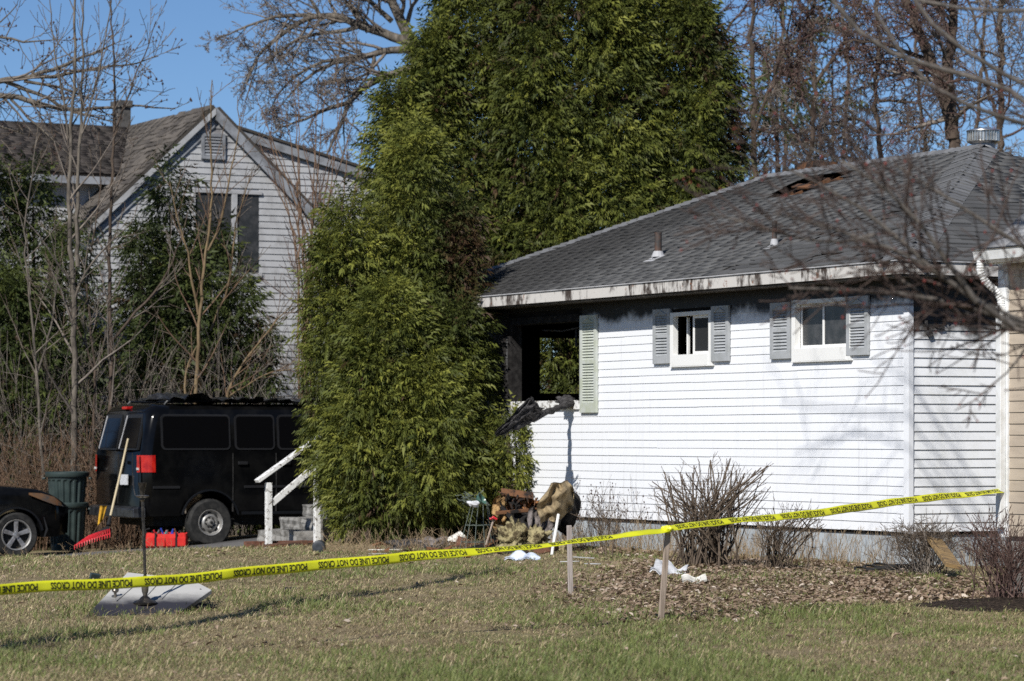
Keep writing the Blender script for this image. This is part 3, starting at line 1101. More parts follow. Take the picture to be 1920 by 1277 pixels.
# corrugated elbow from the gutter back to the corner
el = MB()
path = [Vector((-0.24, 0.01, 3.03)), Vector((-0.24, 0.01, 2.93)), Vector((-0.19, 0.0, 2.84)), Vector((-0.10, -0.03, 2.76)), Vector((-0.055, -0.05, 2.68)), Vector((-0.055, -0.05, 2.6))]
pts, rad = [], []
for i in range(41):
    f = i / 40 * (len(path) - 1)
    k = min(int(f), len(path) - 2)
    pts.append(path[k].lerp(path[k + 1], f - k))
    rad.append(0.031 + (0.005 if i % 2 else 0))
el.tube(pts, rad, 10)
el.build('downspout_elbow', M['metal_white'], h3)
MB().span(-0.09, -0.032, -0.09, -0.015, 0.62, 2.62).build('downspout', M['metal_white'], h3, bevel=0.006)
# ------------------------------------------------------------------ grey gabled house on the left
H2 = Frame(-7.756, 56.86, -0.4)
h2 = H2.empty('grey_gabled_house')
tag(h2, 'weathered pale clapboard house with a steep front gable behind the black van', 'house')
PK, HW, PT = 7.99, 2.45, 0.925           # peak height, half width, pitch (heights above this frame's ground)
EAV = PK - HW * PT
gw = (2.06, 3.36, 4.93, 6.41)
GX = [0.0, HW, 2 * HW]
wl = MB().prism([(0, 0.004, 0), (2 * HW, 0.004, 0), (2 * HW, 0.004, EAV), (HW, 0.004, PK - 0.02), (0, 0.004, EAV)], (0, 4.0, 0))
wl.build('wall', M['grey_siding'], h2)
boards(h2, M['grey_siding'], lambda a, o, z: (a, -o, z), 0.3, PK - 0.1, 0.122,
       lambda z: (0.0, 2 * HW) if z < EAV else (HW - (PK - z) / PT + 0.02, HW + (PK - z) / PT - 0.02), 0.020, [gw])
# window of the gable, two dark lights and a white mullion
f = MB()
f.span(gw[0] - 0.05, gw[1] + 0.05, -0.05, 0.0, gw[3], gw[3] + 0.06)
f.span(gw[0] - 0.05, gw[1] + 0.05, -0.05, 0.0, gw[2] - 0.07, gw[2])
f.span(gw[0] - 0.05, gw[0], -0.05, 0.0, gw[2], gw[3])
gwn = f.build('window', M['grey_trim'], h2)
mx = gw[0] + (gw[1] - gw[0]) * 0.61
MB().span(mx - 0.055, mx + 0.055, -0.045, 0.0, gw[2], gw[3]).build('mullion', M['grey_siding'], gwn)
MB().span(gw[0], mx - 0.056, -0.012, 0.003, gw[2], gw[3]).build('pane', M['sooty_glass'], gwn)
MB().span(mx + 0.056, gw[1], -0.012, 0.003, gw[2], gw[3]).build('pane', M['sooty_glass'], gwn)
# louvred vent
vx, vz = HW - 0.03, 7.28
f = MB()
for a, b, c_, d in ((vx - .24, vx - .18, vz - .24, vz + .24), (vx + .18, vx + .24, vz - .24, vz + .24), (vx - .18, vx + .18, vz + .18, vz + .24), (vx - .18, vx + .18, vz - .24, vz - .18)):
    f.span(a, b, -0.06, 0.0, c_, d)
f.span(vx - .18, vx + .18, -0.02, -0.016, vz - .18, vz + .18)
gv_ = f.build('gable_vent', M['grey_rake'], h2)
for k in range(6):
    z = vz - 0.15 + k * 0.06
    MB().prism([(vx - .18, -0.056, z - 0.022), (vx - .18, -0.05, z - 0.03), (vx - .18, -0.022, z + 0.03), (vx - .18, -0.028, z + 0.036)], (0.36, 0, 0)).build('louver', M['grey_rake'], gv_)
# roof of the gable
OVF = 0.12
tp = math.atan(PT)
er = Vector((math.cos(tp), 0, math.sin(tp)))
el_ = Vector((-math.cos(tp), 0, math.sin(tp)))
nl = Vector((-math.sin(tp), 0, math.cos(tp)))
nr = Vector((math.sin(tp), 0, math.cos(tp)))
SLG = (HW + 0.2) / math.cos(tp)
lo = Vector((-0.2, -OVF, EAV - 0.2 * PT))
ro = Vector((2 * HW + 0.2, -OVF, EAV - 0.2 * PT))
DEP = 4.8
rl = MB().prism([lo + nl * .07, lo + er * SLG + nl * .07, lo + er * SLG + nl * .07 + Vector((0, DEP, 0)), lo + nl * .07 + Vector((0, DEP, 0))], -nl * 0.05).build('roof', M['brown_shingle'], h2)
MB().prism([ro + nr * .07, ro + el_ * (SLG - 0.03) + nr * .07, ro + el_ * (SLG - 0.03) + nr * .07 + Vector((0, DEP, 0)), ro + nr * .07 + Vector((0, DEP, 0))], -nr * 0.05).build('roof', M['brown_shingle'], h2)
eye2 = H2.local((0, 0, EYE))
tabs = shingle_rows(lo + nl * 0.07, (0, 1, 0), er, SLG, lambda h: (0, DEP), 0.15, 0.32)
lay_shingles(rl, tabs, M['brown_shingle'], 200, eye2, 0.15)
# rake boards and the underside of the overhang
MB().prism([lo + nl * 0.015, lo + er * SLG + nl * 0.015, lo + er * SLG - Vector((0, 0, .11)), lo - Vector((0, 0, .11))], (0, 0.03, 0)).build('rake_board', M['grey_siding'], h2)
MB().prism([Vector((-0.02, -0.045, EAV - 0.22)), Vector((HW, -0.045, PK - 0.20)), Vector((HW, -0.045, PK - 0.34)), Vector((-0.02, -0.045, EAV - 0.36))], (0, 0.04, 0)).build('rake_board', M['grey_rake'], h2)
MB().prism([ro + nr * 0.015, ro + el_ * SLG + nr * 0.015, ro + el_ * SLG - Vector((0, 0, .22)), ro - Vector((0, 0, .22))], (0, 0.03, 0)).build('rake_board', M['grey_rake'], h2)
MB().prism([ro + nr * 0.014 + Vector((0, .03, 0)), ro + el_ * (SLG - .1) + nr * 0.014 + Vector((0, .03, 0)), ro + el_ * (SLG - .1) - nr * .008 + Vector((0, .03, 0)), ro - nr * .008 + Vector((0, .03, 0))], (0, OVF - 0.03, 0)).build('rake_soffit', M['grey_trim'], h2)
MB().prism([lo + nl * 0.014 + Vector((0, .03, 0)), lo + er * (SLG - .1) + nl * 0.014 + Vector((0, .03, 0)), lo + er * (SLG - .1) - nl * .008 + Vector((0, .03, 0)), lo - nl * .008 + Vector((0, .03, 0))], (0, OVF - 0.03, 0)).build('rake_soffit', M['grey_trim'], h2)
# wing to the right with its own low rake
WYW = 0.16
p0 = H2.hit(425, 237, (0, 1, 0), WYW)
p1 = H2.hit(690, 322, (0, 1, 0), WYW)
sl = (p1.z - p0.z) / (p1.x - p0.x)
top = lambda x: p0.z + sl * (x - p0.x) - 0.13
xE = 9.5
MB().prism([(HW + .3, WYW + 0.004, 0), (xE, WYW + 0.004, 0), (xE, WYW + 0.004, top(xE)), (HW + .3, WYW + 0.004, top(HW + .3))], (0, 3.0, 0)).build('wall', M['grey_siding'], h2)
boards(h2, M['grey_siding'], lambda a, o, z: (a, WYW - o, z), 2.0, top(HW + .3), 0.122,
       lambda z: (max(HW + .3, 2 * HW + 0.02 if z < EAV else HW + (PK - z) / PT), min(xE, HW + .3 + (top(HW + .3) - z) / -sl) - 0.02) if z < top(HW + .3) - 0.08 else None, 0.020)
a, b = Vector((HW + 0.05, WYW - 0.10, p0.z + sl * (HW + 0.05 - p0.x))), Vector((xE + .3, WYW - 0.10, p0.z + sl * (xE + .3 - p0.x)))
MB().prism([a, b, b - Vector((0, 0, .17)), a - Vector((0, 0, .17))], (0, 0.03, 0)).build('rake_board', M['grey_rake'], h2)
MB().prism([a + Vector((0, .03, -.02)), b + Vector((0, .03, -.02)), b + Vector((0, .03, -.06)), a + Vector((0, .03, -.06))], (0, 0.07, 0)).build('rake_soffit', M['grey_trim'], h2)
MB().prism([a + Vector((0, -.03, .01)), b + Vector((0, -.03, .01)), b + Vector((0, -.03, .06)), a + Vector((0, -.03, .06))], (0, 3.6, 0)).build('roof', M['brown_shingle'], h2)
# main roof to the left, behind the gable
ZM = 6.75
MB().span(-5.5, 1.05, 1.5, 4.5, 0, ZM - 0.02).build('wall', M['grey_siding'], h2)
boards(h2, M['grey_siding'], lambda a, o, z: (a, 1.5 - o, z), 3.6, ZM - 0.25, 0.122, lambda z: (-5.5, min(1.05, (z - EAV) / PT + 0.02) if z > EAV else -0.15), 0.015)
MB().span(-5.7, 1.15, 1.17, 1.2, ZM - 0.16, ZM + 0.02).build('fascia', M['grey_rake'], h2)
MB().span(-5.7, 1.15, 1.2, 1.5, ZM - 0.14, ZM - 0.11).build('soffit', M['grey_trim'], h2)
mp = math.atan(0.40)
em = Vector((0, math.cos(mp), math.sin(mp)))
nm = Vector((0, -math.sin(mp), math.cos(mp)))
mo = Vector((-5.8, 1.15, ZM + 0.03))
xr = lambda h: 5.8 + max(1.2, ((ZM + h * math.sin(mp)) - EAV) / PT)
mr = MB().prism([mo, mo + Vector((xr(0), 0, 0)), mo + Vector((xr(3.3), 0, 0)) + em * 3.3, mo + em * 3.3], -nm * 0.05).build('roof', M['dark_shingle'], h2)
tabs = shingle_rows(mo, (1, 0, 0), em, 3.3, lambda h: (0, xr(h) - 0.05), 0.15, 0.32)
lay_shingles(mr, tabs, M['dark_shingle'], 90, eye2, 0.15)
bk = mo + em * 3.3
MB().prism([bk, bk + Vector((8, 0, 0)), bk + Vector((8, 2.5, -1.2)), bk + Vector((0, 2.5, -1.2))], (0, 0, -0.05)).build('roof', M['dark_shingle'], h2)
# chimney on the ridge
pc = H2.hit(228, 238, (0, 1, 0), 4.4)
pt = H2.hit(228, 190, (0, 1, 0), 4.4)
ch = MB()
ch.span(pc.x - .12, pc.x + .12, 4.2, 4.6, PK - 1.0, pt.z - 0.14)
chm = ch.build('chimney', M['brick_chimney'], h2)
MB().span(pc.x - .15, pc.x + .15, 4.16, 4.64, pt.z - 0.14, pt.z).build('chimney_cap', M['brick_chimney'], chm)

# ------------------------------------------------------------------ black van
def body(sections, base, name, mat, parent, xs_extra=()):
    pass


VN = Frame(-5.60, 46.96, 0)
VN.o.z = gzf(-4.8, 47.5) + 0.05
van = VN.empty('black_van')
tag(van, 'black full size van parked on the driveway with a flat rear tyre', 'van')
WXC = 1.10           # rear axle
VW = 2.16


def ring_van(x):
    """Half-turned cross section at station x (points around, near side first)."""
    roof = 2.17
    if x < 0.20:
        ins = 0.13 * (1 - math.sqrt(max(0, 1 - ((0.20 - x) / 0.20) ** 2)))
        roof -= 0.12 * ((0.20 - x) / 0.20) ** 2
    else:
        ins = 0.0
    if x > 3.45:
        f = min(1, (x - 3.45) / 0.75)
        roof = 2.17 - 1.0 * sstep(f) - max(0, (x - 4.2)) * 0.14
        if x > 4.75:
            ins = 0.10 * ((x - 4.75) / 0.3) ** 2
    zb = 0.44
    for xc in (WXC, 4.35):
        d = abs(x - xc)
        if d < 0.46:
            zb = max(zb, 0.36 + math.sqrt(0.46 ** 2 - d * d))
    belt = min(1.38, roof - 0.12)
    f = (roof - belt) / 0.79
    P_ = [(0.05, zb), (0.015, max(zb + 0.02, 0.62)), (0.0, max(zb + 0.04, 0.95)), (0.01, belt), (0.055, belt + 0.60 * f), (0.095, belt + 0.68 * f), (0.17, belt + 0.74 * f), (0.33, belt + 0.775 * f), (VW / 2, belt + 0.79 * f)]
    near = [(ins + y * (1 - ins), z) for y, z in P_]
    far = [(VW - y, z) for y, z in near[:-1]][::-1]
    lean = max(0.0, 1 - x / 0.9)
    return [(x + 0.20 * lean * max(0, z - 1.38), y, z) for y, z in near + far]


st = sorted(set([0.0, 0.01, 0.03, 0.06, 0.10, 0.14, 0.17] + [round(0.2 + 0.06 * i, 3) for i in range(81)]))
st = [x for x in st if x <= 5.06]
b = MB().loft([ring_van(x) for x in st])
vb = b.build('body', M['black_paint'], van, smooth=True)


def side_y(z):
    """Outer skin of the near side at height z."""
    if z < 0.95:
        return 0.0
    pts = [(0.95, 0.0), (1.38, 0.01), (1.98, 0.055), (2.06, 0.095)]
    for (z0, y0_), (z1, y1_) in zip(pts[:-1], pts[1:]):
        if z <= z1:
            return y0_ + (y1_ - y0_) * (z - z0) / (z1 - z0)
    return 0.095


def side_panel(x0, x1, z0, z1, out, th, r=0.06, k=4):
    """Rounded rectangle lying on the near side."""
    pts = []
    for cx, cz, a0 in ((x1 - r, z1 - r, 0), (x0 + r, z1 - r, 90), (x0 + r, z0 + r, 180), (x1 - r, z0 + r, 270)):
        for i in range(k + 1):
            a = R(a0 + 90 * i / k)
            x, z = cx + r * math.cos(a), cz + r * math.sin(a)
            pts.append((x, side_y(z) - out, z))
    return MB().prism(pts, (0, th, 0))


def vx_(px):
    return VN.hit(px, 900, (0, 1, 0), 0.0).x


def vz_(px, py):
    return VN.hit(px, py, (0, 1, 0), 0.03).z


for pa, pb in ((303, 433), (441, 516), (521, 600)):
    xa, xb = vx_(pa), vx_(pb)
    za, zb_ = 1.45, 1.995
    o = side_panel(xa, xb, za, zb_, 0.012, 0.02, 0.07).build('side_window', M['trim_rubber'], van)
    side_panel(xa + 0.03, xb - 0.03, za + 0.03, zb_ - 0.03, 0.016, 0.016, 0.05).build('pane', M['van_glass'], o)
# rear doors: two lights with pale edges, gap, plate, lens, handle
for y0_, y1_ in ((0.26, 1.02), (1.14, 1.90)):
    f = MB()
    xo = -0.012
    zz0, zz1 = 1.45, 2.0
    sk = lambda z: 0.0
    sl_ = 0.20 * (zz1 - 1.38)
    xo = -0.004
    o = MB().prism([(xo, y0_, zz0), (xo, y1_, zz0), (xo + sl_, y1_ - 0.05, zz1), (xo + sl_, y0_ + 0.05, zz1)], (0.04, 0, 0)).build('rear_window', M['trim_rubber'], van)
    MB().prism([(xo - .006, y0_ + .03, zz0 + .03), (xo - .006, y1_ - .03, zz0 + .03), (xo - .006 + sl_, y1_ - .08, zz1 - .03), (xo - .006 + sl_, y0_ + .08, zz1 - .03)], (0.01, 0, 0)).build('pane', M['van_glass'], o)
    e = MB().bar((xo - .008, y1_ - .012, zz0 + .02), (xo - .008 + sl_, y1_ - .06, zz1 - .02), 0.014, 0.014)
    e.build('window_edge', M['grey_trim'], o)
MB().span(-0.006, 0.02, VW / 2 - .008, VW / 2 + .008, 0.62, 1.38).build('door_gap', M['rubber'], van)
MB().span(-0.02, 0.01, 0.85, 0.97, 1.25, 1.30).build('door_handle', M['trim_rubber'], van)
MB().span(-0.022, 0.004, 0.64, 0.94, 0.91, 1.07).build('number_plate', M['plate'], van, bevel=0.004)
MB().tube([(-0.012, 0.42, 1.40), (-0.014, 0.41, 1.1), (-0.014, 0.36, 0.85), (-0.012, 0.30, 0.75)], 0.009, 5).build('wiper_cable', M['trim_rubber'], van)
MB().span(0.10, 0.24, VW / 2 - .1, VW / 2 + .1, 2.075, 2.12).build('brake_light', M['red_lens'], van, bevel=0.01)
# corner lamps wrap round the rear edge
def lamp_ring(z, o=0.006, flip=False):
    pts = []
    for x, ins in ((0.20, 0.0), (0.14, 0.006), (0.09, 0.021), (0.05, 0.044), (0.02, 0.073), (-0.004, 0.12), (-0.012, 0.21)):
        y = ins - o + side_y(z)
        pts.append((x - (o if x < 0.03 else 0), y if not flip else VW - y, z))
    return pts


for fl in (False, True):
    rows = [lamp_ring(z, 0.012, fl) for z in (1.11, 1.13, 1.2, 1.30, 1.355, 1.37)]
    inner = [[(x + 0.03, (y + 0.03 if not fl else y - 0.03), z) for x, y, z in r] for r in rows]
    b = MB()
    k = len(rows[0])
    for i in range(len(rows) - 1):
        b.add(rows[i] + rows[i + 1], [(j, j + 1, k + j + 1, k + j) for j in range(k - 1)])
    o = b.build('tail_light', M['red_lens'], van, smooth=True)
    s_ = 0 if not fl else VW
    MB().span(0.13, 0.215, min(abs(s_ + (-0.014)), 9) if not fl else VW - 0.01, 0.03 if not fl else VW + 0.014, 1.105, 1.375).build('lamp_edge', M['rubber'], o) if not fl else None
    y0_ = 0.13 if not fl else VW - 0.185
    MB().span(-0.035, -0.012, y0_, y0_ + 0.07, 1.145, 1.18).build('reverse_lens', M['clear_lens'], o)
MB().add([(-0.17, -0.01, 0.42), (-0.17, 2.01, 0.42), (-0.17, 2.01, 0.56), (-0.17, -0.01, 0.56), (-0.04, -0.01, 0.59), (-0.04, 2.01, 0.59), (0.03, -0.03, 0.57), (0.03, 2.03, 0.57), (0.03, -0.03, 0.42), (0.03, 2.03, 0.42)],
         [(0, 1, 2, 3), (3, 2, 5, 4), (4, 5, 7, 6), (6, 7, 9, 8), (8, 9, 1, 0), (0, 3, 4, 6, 8), (1, 9, 7, 5, 2)]).build('bumper', M['bumper'], van, bevel=0.015)
# door seams and trim on the side
for x in (vx_(437), vx_(518), vx_(600)):
    MB().span(x - 0.006, x + 0.006, -0.003, 0.03, 0.5, 1.40).build('door_seam', M['rubber'], van)
for x in (vx_(446), vx_(526)):
    MB().span(x, x + 0.16, -0.03, 0.0, 1.22, 1.27).build('door_handle', M['trim_rubber'], van, bevel=0.008)
MB().span(1.66, 3.82, -0.010, 0.02, 0.86, 0.90).build('side_moulding', M['trim_rubber'], van, bevel=0.004)
MB().span(0.16, 0.60, -0.010, 0.02, 0.86, 0.90).build('side_moulding', M['trim_rubber'], van, bevel=0.004)
MB().span(1.62, 3.85, -0.012, 0.02, 0.455, 0.50).build('rocker_trim', M['dusty_black'], van)
# arch lips
for xc in (WXC, 4.35):
    pts = [(xc + 0.47 * math.cos(a), -0.004, 0.36 + 0.47 * math.sin(a)) for a in np.linspace(R(12), R(168), 22)]
    MB().tube(pts, 0.018, 5).build('arch_lip', M['dusty_black'], van)


def wheel(parent, c, rt, wd, rr, rim_mat, spokes, flat=0.0, sgn=-1, holes=8):
    """Wheel with its axis along local y; face towards sgn*y."""
    m = Matrix.Rotation(R(90) * (1 if sgn < 0 else -1), 3, 'X')
    cx, cy, cz = c
    prof = [(rr * 0.98, wd / 2 - 0.02), (rr * 1.05, wd / 2), (rt * 0.90, wd / 2 + 0.005), (rt * 0.97, wd / 2 - 0.02), (rt, wd / 2 - 0.05), (rt, -wd / 2 + 0.05), (rt * 0.97, -wd / 2 + 0.02), (rr, -wd / 2)]
    b = MB().lathe(prof, c, 40, m, cap=False)
    if flat:
        lim = cz - rt + flat
        nv = []
        for x, y, z in b.v:
            if z < lim + 0.10:
                s_ = (lim + 0.10 - z) / 0.10
                x = cx + (x - cx) * (1 + 0.16 * min(1, s_))
                y = cy + (y - cy) * (1 + 0.18 * min(1, s_))
            nv.append((x, y, max(z, lim)))
        b.v = nv
    ty = b.build('tyre', M['rubber'], parent, smooth=True)
    if spokes == 0:
        prof = [(rr, wd / 2 - 0.015), (rr * 0.97, wd / 2 + 0.004), (rr * 0.90, wd / 2 - 0.004), (rr * 0.84, wd / 2 - 0.04), (rr * 0.72, wd / 2 - 0.055), (rr * 0.60, wd / 2 - 0.03), (rr * 0.48, wd / 2 - 0.02), (rr * 0.40, wd / 2 - 0.035), (rr * 0.30, wd / 2 - 0.035), (rr * 0.26, wd / 2 + 0.01), (rr * 0.2, wd / 2 + 0.03), (0.005, wd / 2 + 0.032)]
        rim = MB().lathe(prof, c, 36, m, cap=False).build('rim', rim_mat, parent, smooth=True)
        for k in range(holes):
            a = 2 * math.pi * k / holes
            p = Vector(c) + m @ Vector((rr * 0.66 * math.cos(a), rr * 0.66 * math.sin(a), wd / 2 - 0.043))
            MB().lathe([(0.026, 0.0), (0.026, 0.004)], p, 8, m).build('rim_hole', M['rubber'], rim)
        for k in range(8):
            a = 2 * math.pi * k / 8 + 0.2
            p = Vector(c) + m @ Vector((rr * 0.35 * math.cos(a), rr * 0.35 * math.sin(a), wd / 2 - 0.035))
            MB().lathe([(0.012, 0.0), (0.012, 0.02), (0.006, 0.024)], p, 6, m).build('lug_nut', M['rubber'], rim)
        MB().lathe([(rr * 0.12, 0.0), (rr * 0.1, 0.012)], Vector(c) + m @ Vector((0, 0, wd / 2 + 0.03)), 12, m).build('hub_cap', M['rubber'], rim)
    else:
        prof = [(rr, wd / 2 - 0.01), (rr * 0.97, wd / 2 + 0.003), (rr * 0.90, wd / 2 - 0.006), (rr * 0.88, wd / 2 - 0.09)]
        rim = MB().lathe(prof, c, 36, m, cap=False).build('rim', M['rim'], parent, smooth=True)
        MB().lathe([(rr * 0.9, wd / 2 - 0.085), (rr * 0.1, wd / 2 - 0.08)], c, 24, m).build('brake_disc', M['rubber'], rim)
        for k in range(spokes):
            a = 2 * math.pi * k / spokes + math.pi / 2
            q = Matrix.Rotation(a, 3, 'Z')
            pts = [(rr * 0.16, -0.026, wd / 2 - 0.02), (rr * 0.93, -0.036, wd / 2 - 0.012), (rr * 0.93, 0.036, wd / 2 - 0.012), (rr * 0.16, 0.026, wd / 2 - 0.02)]
            vs = [Vector(c) + m @ (q @ Vector(p)) for p in pts]
            off = m @ Vector((0, 0, -0.03))
            MB().prism(vs, off).build('spoke', rim_mat, rim, bevel=0.006)
        MB().lathe([(rr * 0.22, wd / 2 - 0.03), (rr * 0.2, wd / 2 - 0.005), (rr * 0.05, wd / 2)], c, 14, m).build('hub', rim_mat, rim, smooth=True)
    return ty


def wheel_part(parent, *a, **k):
    o = bpy.data.objects.new('wheel', None)
    COL.objects.link(o)
    o.parent = parent
    wheel(o, *a, **k)
    return o


w = wheel_part(van, (WXC, 0.10, 0.335), 0.365, 0.225, 0.205, M['rim'], 0, flat=0.055)
w['label'] = 'flat rear wheel with slumped tyre'
wheel_part(van, (4.35, 0.10, 0.355), 0.365, 0.225, 0.205, M['rim'], 0, flat=0.01)
wheel_part(van, (WXC, VW - 0.10, 0.345), 0.365, 0.225, 0.205, M['rim'], 0, sgn=1)
wheel_part(van, (4.35, VW - 0.10, 0.355), 0.365, 0.225, 0.205, M['rim'], 0, sgn=1)
MB().span(0.3, 4.7, 0.35, VW - 0.35, 0.28, 0.43).build('chassis', M['rubber'], van)
MB().span(0.95, 1.2, 0.2, VW - 0.2, 0.25, 0.42).build('axle', M['rubber'], van)
MB().span(5.0, 5.10, 0.1, VW - 0.1, 0.45, 0.62).build('front_bumper', M['bumper'], van, bevel=0.02)
for y0_ in (0.18, VW - 0.42):
    MB().span(5.02, 5.07, y0_, y0_ + 0.24, 0.78, 0.95).build('headlight', M['clear_lens'], van, bevel=0.01)
MB().add([(3.58, 0.22, 2.05), (3.58, VW - 0.22, 2.05), (4.1, VW - 0.14, 1.33), (4.1, 0.14, 1.33), (3.56, 0.22, 2.03), (3.56, VW - 0.22, 2.03), (4.08, VW - 0.14, 1.31), (4.08, 0.14, 1.31)],
         [(0, 1, 2, 3), (4, 7, 6, 5), (0, 3, 7, 4), (1, 5, 6, 2), (0, 4, 5, 1), (3, 2, 6, 7)]).build('windscreen', M['van_glass'], van)
# roof rails with burnt sheeting lying on top
for y0_ in (0.28, VW - 0.28):
    MB().tube([(0.45, y0_, 2.14), (0.5, y0_, 2.20), (3.3, y0_, 2.22), (3.4, y0_, 2.15)], 0.022, 6).build('roof_rail', M['dusty_black'], van)
rng = np.random.default_rng(4)
ny_, nx_ = 9, 34
gxx, gyy = np.meshgrid(np.linspace(0.55, 3.4, nx_), np.linspace(0.1, 1.5, ny_))
hz = 2.185 + 0.06 * np.abs(np.sin(gxx * 2.3 + gyy * 2.0)) * rng.random(gxx.shape) + 0.05 * rng.random(gxx.shape) + 0.09 * np.exp(-((gxx - 0.95) / 0.22) ** 2)
vv = np.stack([gxx + 0.03 * rng.standard_normal(gxx.shape), gyy, hz], -1).reshape(-1, 3)
q0 = (np.arange(ny_ - 1)[:, None] * nx_ + np.arange(nx_ - 1)[None]).ravel()
qd = np.stack([q0, q0 + 1, q0 + nx_ + 1, q0 + nx_], -1)
wv = np.array([tuple(VN.world(*p)) for p in vv])
wv2 = np.concatenate([wv, wv - [0, 0, 0.02]])
n_ = len(wv)
sh = fast('burnt_roof_sheet', wv2, np.concatenate([qd, qd[:, ::-1] + n_]), mat=simple('crumpled_black_sheet', (0.012, 0.012, 0.013), 0.28, 0.5, c2=(0.05, 0.05, 0.05), scale=9))
tag(sh, 'crumpled black sheeting and charred debris lying on the van roof', 'debris')

# ------------------------------------------------------------------ black suv, front end at the left edge
CR = Frame(0, 0, 0)
wc = at(27, 1010, 46.3)
CR.o = Vector((wc.x, wc.y, gzf(wc.x, wc.y) + 0.045))
car = CR.empty('black_suv')
tag(car, 'black sport utility car nosing into the left edge of the driveway', 'car')
CWD = 1.85


def ring_car(x):
    # x = 0 at the front axle, nose towards +x
    zb = 0.30
    for xc in (0.0, -2.7):
        d = abs(x - xc)
        if d < 0.40:
            zb = max(zb, 0.33 + math.sqrt(0.40 ** 2 - d * d))
    if x > -0.85:
        top = 1.12 - 0.08 * (x + 0.85) - 0.30 * max(0, x - 0.30) ** 1.6 * 1.6
    elif x > -1.75:
        top = 1.12 + (1.70 - 1.12) * sstep((-0.85 - x) / 0.9)
    elif x > -3.4:
        top = 1.72
    else:
        top = 1.72 - 0.75 * sstep((-3.4 - x) / 0.25)
    ins = 0.0
    if x > 0.45:
        ins = 0.30 * ((x - 0.45) / 0.5) ** 2
        zb = max(zb, 0.26 + 0.10 * ((x - 0.45) / 0.5))
    belt = min(1.0, top - 0.07)
    f = max(0.0, (top - belt))
    P_ = [(0.06, zb), (0.0, max(zb + 0.03, 0.55)), (0.0, max(zb + 0.05, 0.75) if zb + .05 < belt else belt - 0.01), (0.03, belt), (0.05 + 0.15 * min(1, f), belt + f * 0.55), (0.09 + 0.22 * min(1, f), belt + f * 0.88), (0.25 + 0.2 * min(1, f), belt + f * 0.98), (CWD / 2, top + 0.02)]
    near = [(ins + y * (1 - 2 * ins / CWD), z) for y, z in P_]
    far = [(CWD - y, z) for y, z in near[:-1]][::-1]
    return [(x, y - 0.10, z) for y, z in near + far]


sx = [round(-3.75 + 0.05 * i, 3) for i in range(95)]
sx = [x for x in sx if x <= 0.93]
MB().loft([ring_car(x) for x in sx]).build('body', M['black_paint'], car, smooth=True)
for xc in (0.0, -2.7):
    w_ = wheel_part(car, (xc, 0.0, 0.335), 0.345, 0.21, 0.235, M['alloy'], 5)
    wheel_part(car, (xc, CWD - 0.2, 0.335), 0.345, 0.21, 0.235, M['alloy'], 5, sgn=1)
    pts = [(xc + 0.41 * math.cos(a), -0.102, 0.33 + 0.41 * math.sin(a)) for a in np.linspace(R(10), R(170), 20)]
    MB().tube(pts, 0.02, 5).build('arch_lip', M['dusty_black'], car)
# headlamp: a wedge on the wing
hl = []
for x, z0_, z1_ in ((0.20, 0.93, 0.965), (0.40, 0.85, 0.955), (0.60, 0.78, 0.90), (0.74, 0.76, 0.81)):
    ins = 0.30 * max(0, (x - 0.45) / 0.5) ** 2
    hl.append([(x, -0.125 + ins, z0_), (x, -0.085 + ins, z1_), (x, 0.06 + ins, z1_ + 0.012), (x, 0.06 + ins, z0_)])
MB().loft(hl).build('headlight', M['amber_lens'], car, smooth=True)
MB().loft([[(x, CWD - 0.2 - y, z) for x, y, z in r] for r in hl]).build('headlight', M['amber_lens'], car, smooth=True)
MB().span(-3.6, 0.3, 0.1, CWD - 0.3, 0.2, 0.35).build('chassis', M['rubber'], car)
for s0, s1 in ((-1.9, -2.75), (-2.82, -3.4)):
    MB().add([(s0 + 0.35, -0.0, 1.06), (s1, -0.0, 1.06), (s1 + 0.05, 0.14, 1.58), (s0, 0.14, 1.58), (s0 + 0.35, 0.03, 1.06), (s1, 0.03, 1.06), (s1 + 0.05, 0.17, 1.58), (s0, 0.17, 1.58)],
             [(0, 1, 2, 3), (7, 6, 5, 4), (0, 4, 5, 1), (2, 6, 7, 3), (1, 5, 6, 2), (0, 3, 7, 4)]).build('side_window', M['van_glass'], car)
MB().tube([(0.43, -0.12, 0.30), (0.47, -0.12, 0.42), (0.42, -0.12, 0.60)], [0.012, 0.02, 0.008], 6).build('mud_flap', M['trim_rubber'], car)
# ------------------------------------------------------------------ front steps with a wooden hand rail
p1, p2 = ground_at(506, 1027), ground_at(506, 1027)
RL = Frame(p1.x, p1.y, p1.z)
rail = RL.empty('porch_railing')
tag(rail, 'white peeling wooden stair railing in front of the black van', 'railing')
r_ = lambda px, py, y=0.0: RL.hit(px, py, (0, 1, 0), y)
a, b = r_(506, 905), r_(597, 842)
MB().span(-0.04, 0.04, 0.005, 0.085, -0.1, a.z).build('post', M['peeling'], rail, bevel=0.004)
x2 = r_(597, 900).x
MB().span(x2 - 0.04, x2 + 0.04, 0.005, 0.085, -0.15, b.z - 0.02).build('post', M['peeling'], rail, bevel=0.004)
a, b = r_(484, 904), r_(612, 812)
MB().bar((a.x, 0.045, a.z + 0.01), (b.x, 0.045, b.z + 0.01), 0.14, 0.045).build('handrail', M['peeling'], rail, bevel=0.004)
a, b = r_(512, 944), r_(606, 864)
MB().bar((a.x, 0.045, a.z), (b.x, 0.045, b.z), 0.045, 0.085).build('lower_rail', M['peeling'], rail, bevel=0.004)

stp = RL.empty('front_steps')
tag(stp, 'low concrete and brick front steps half hidden by the arborvitae', 'steps')
rng = random.Random(2)


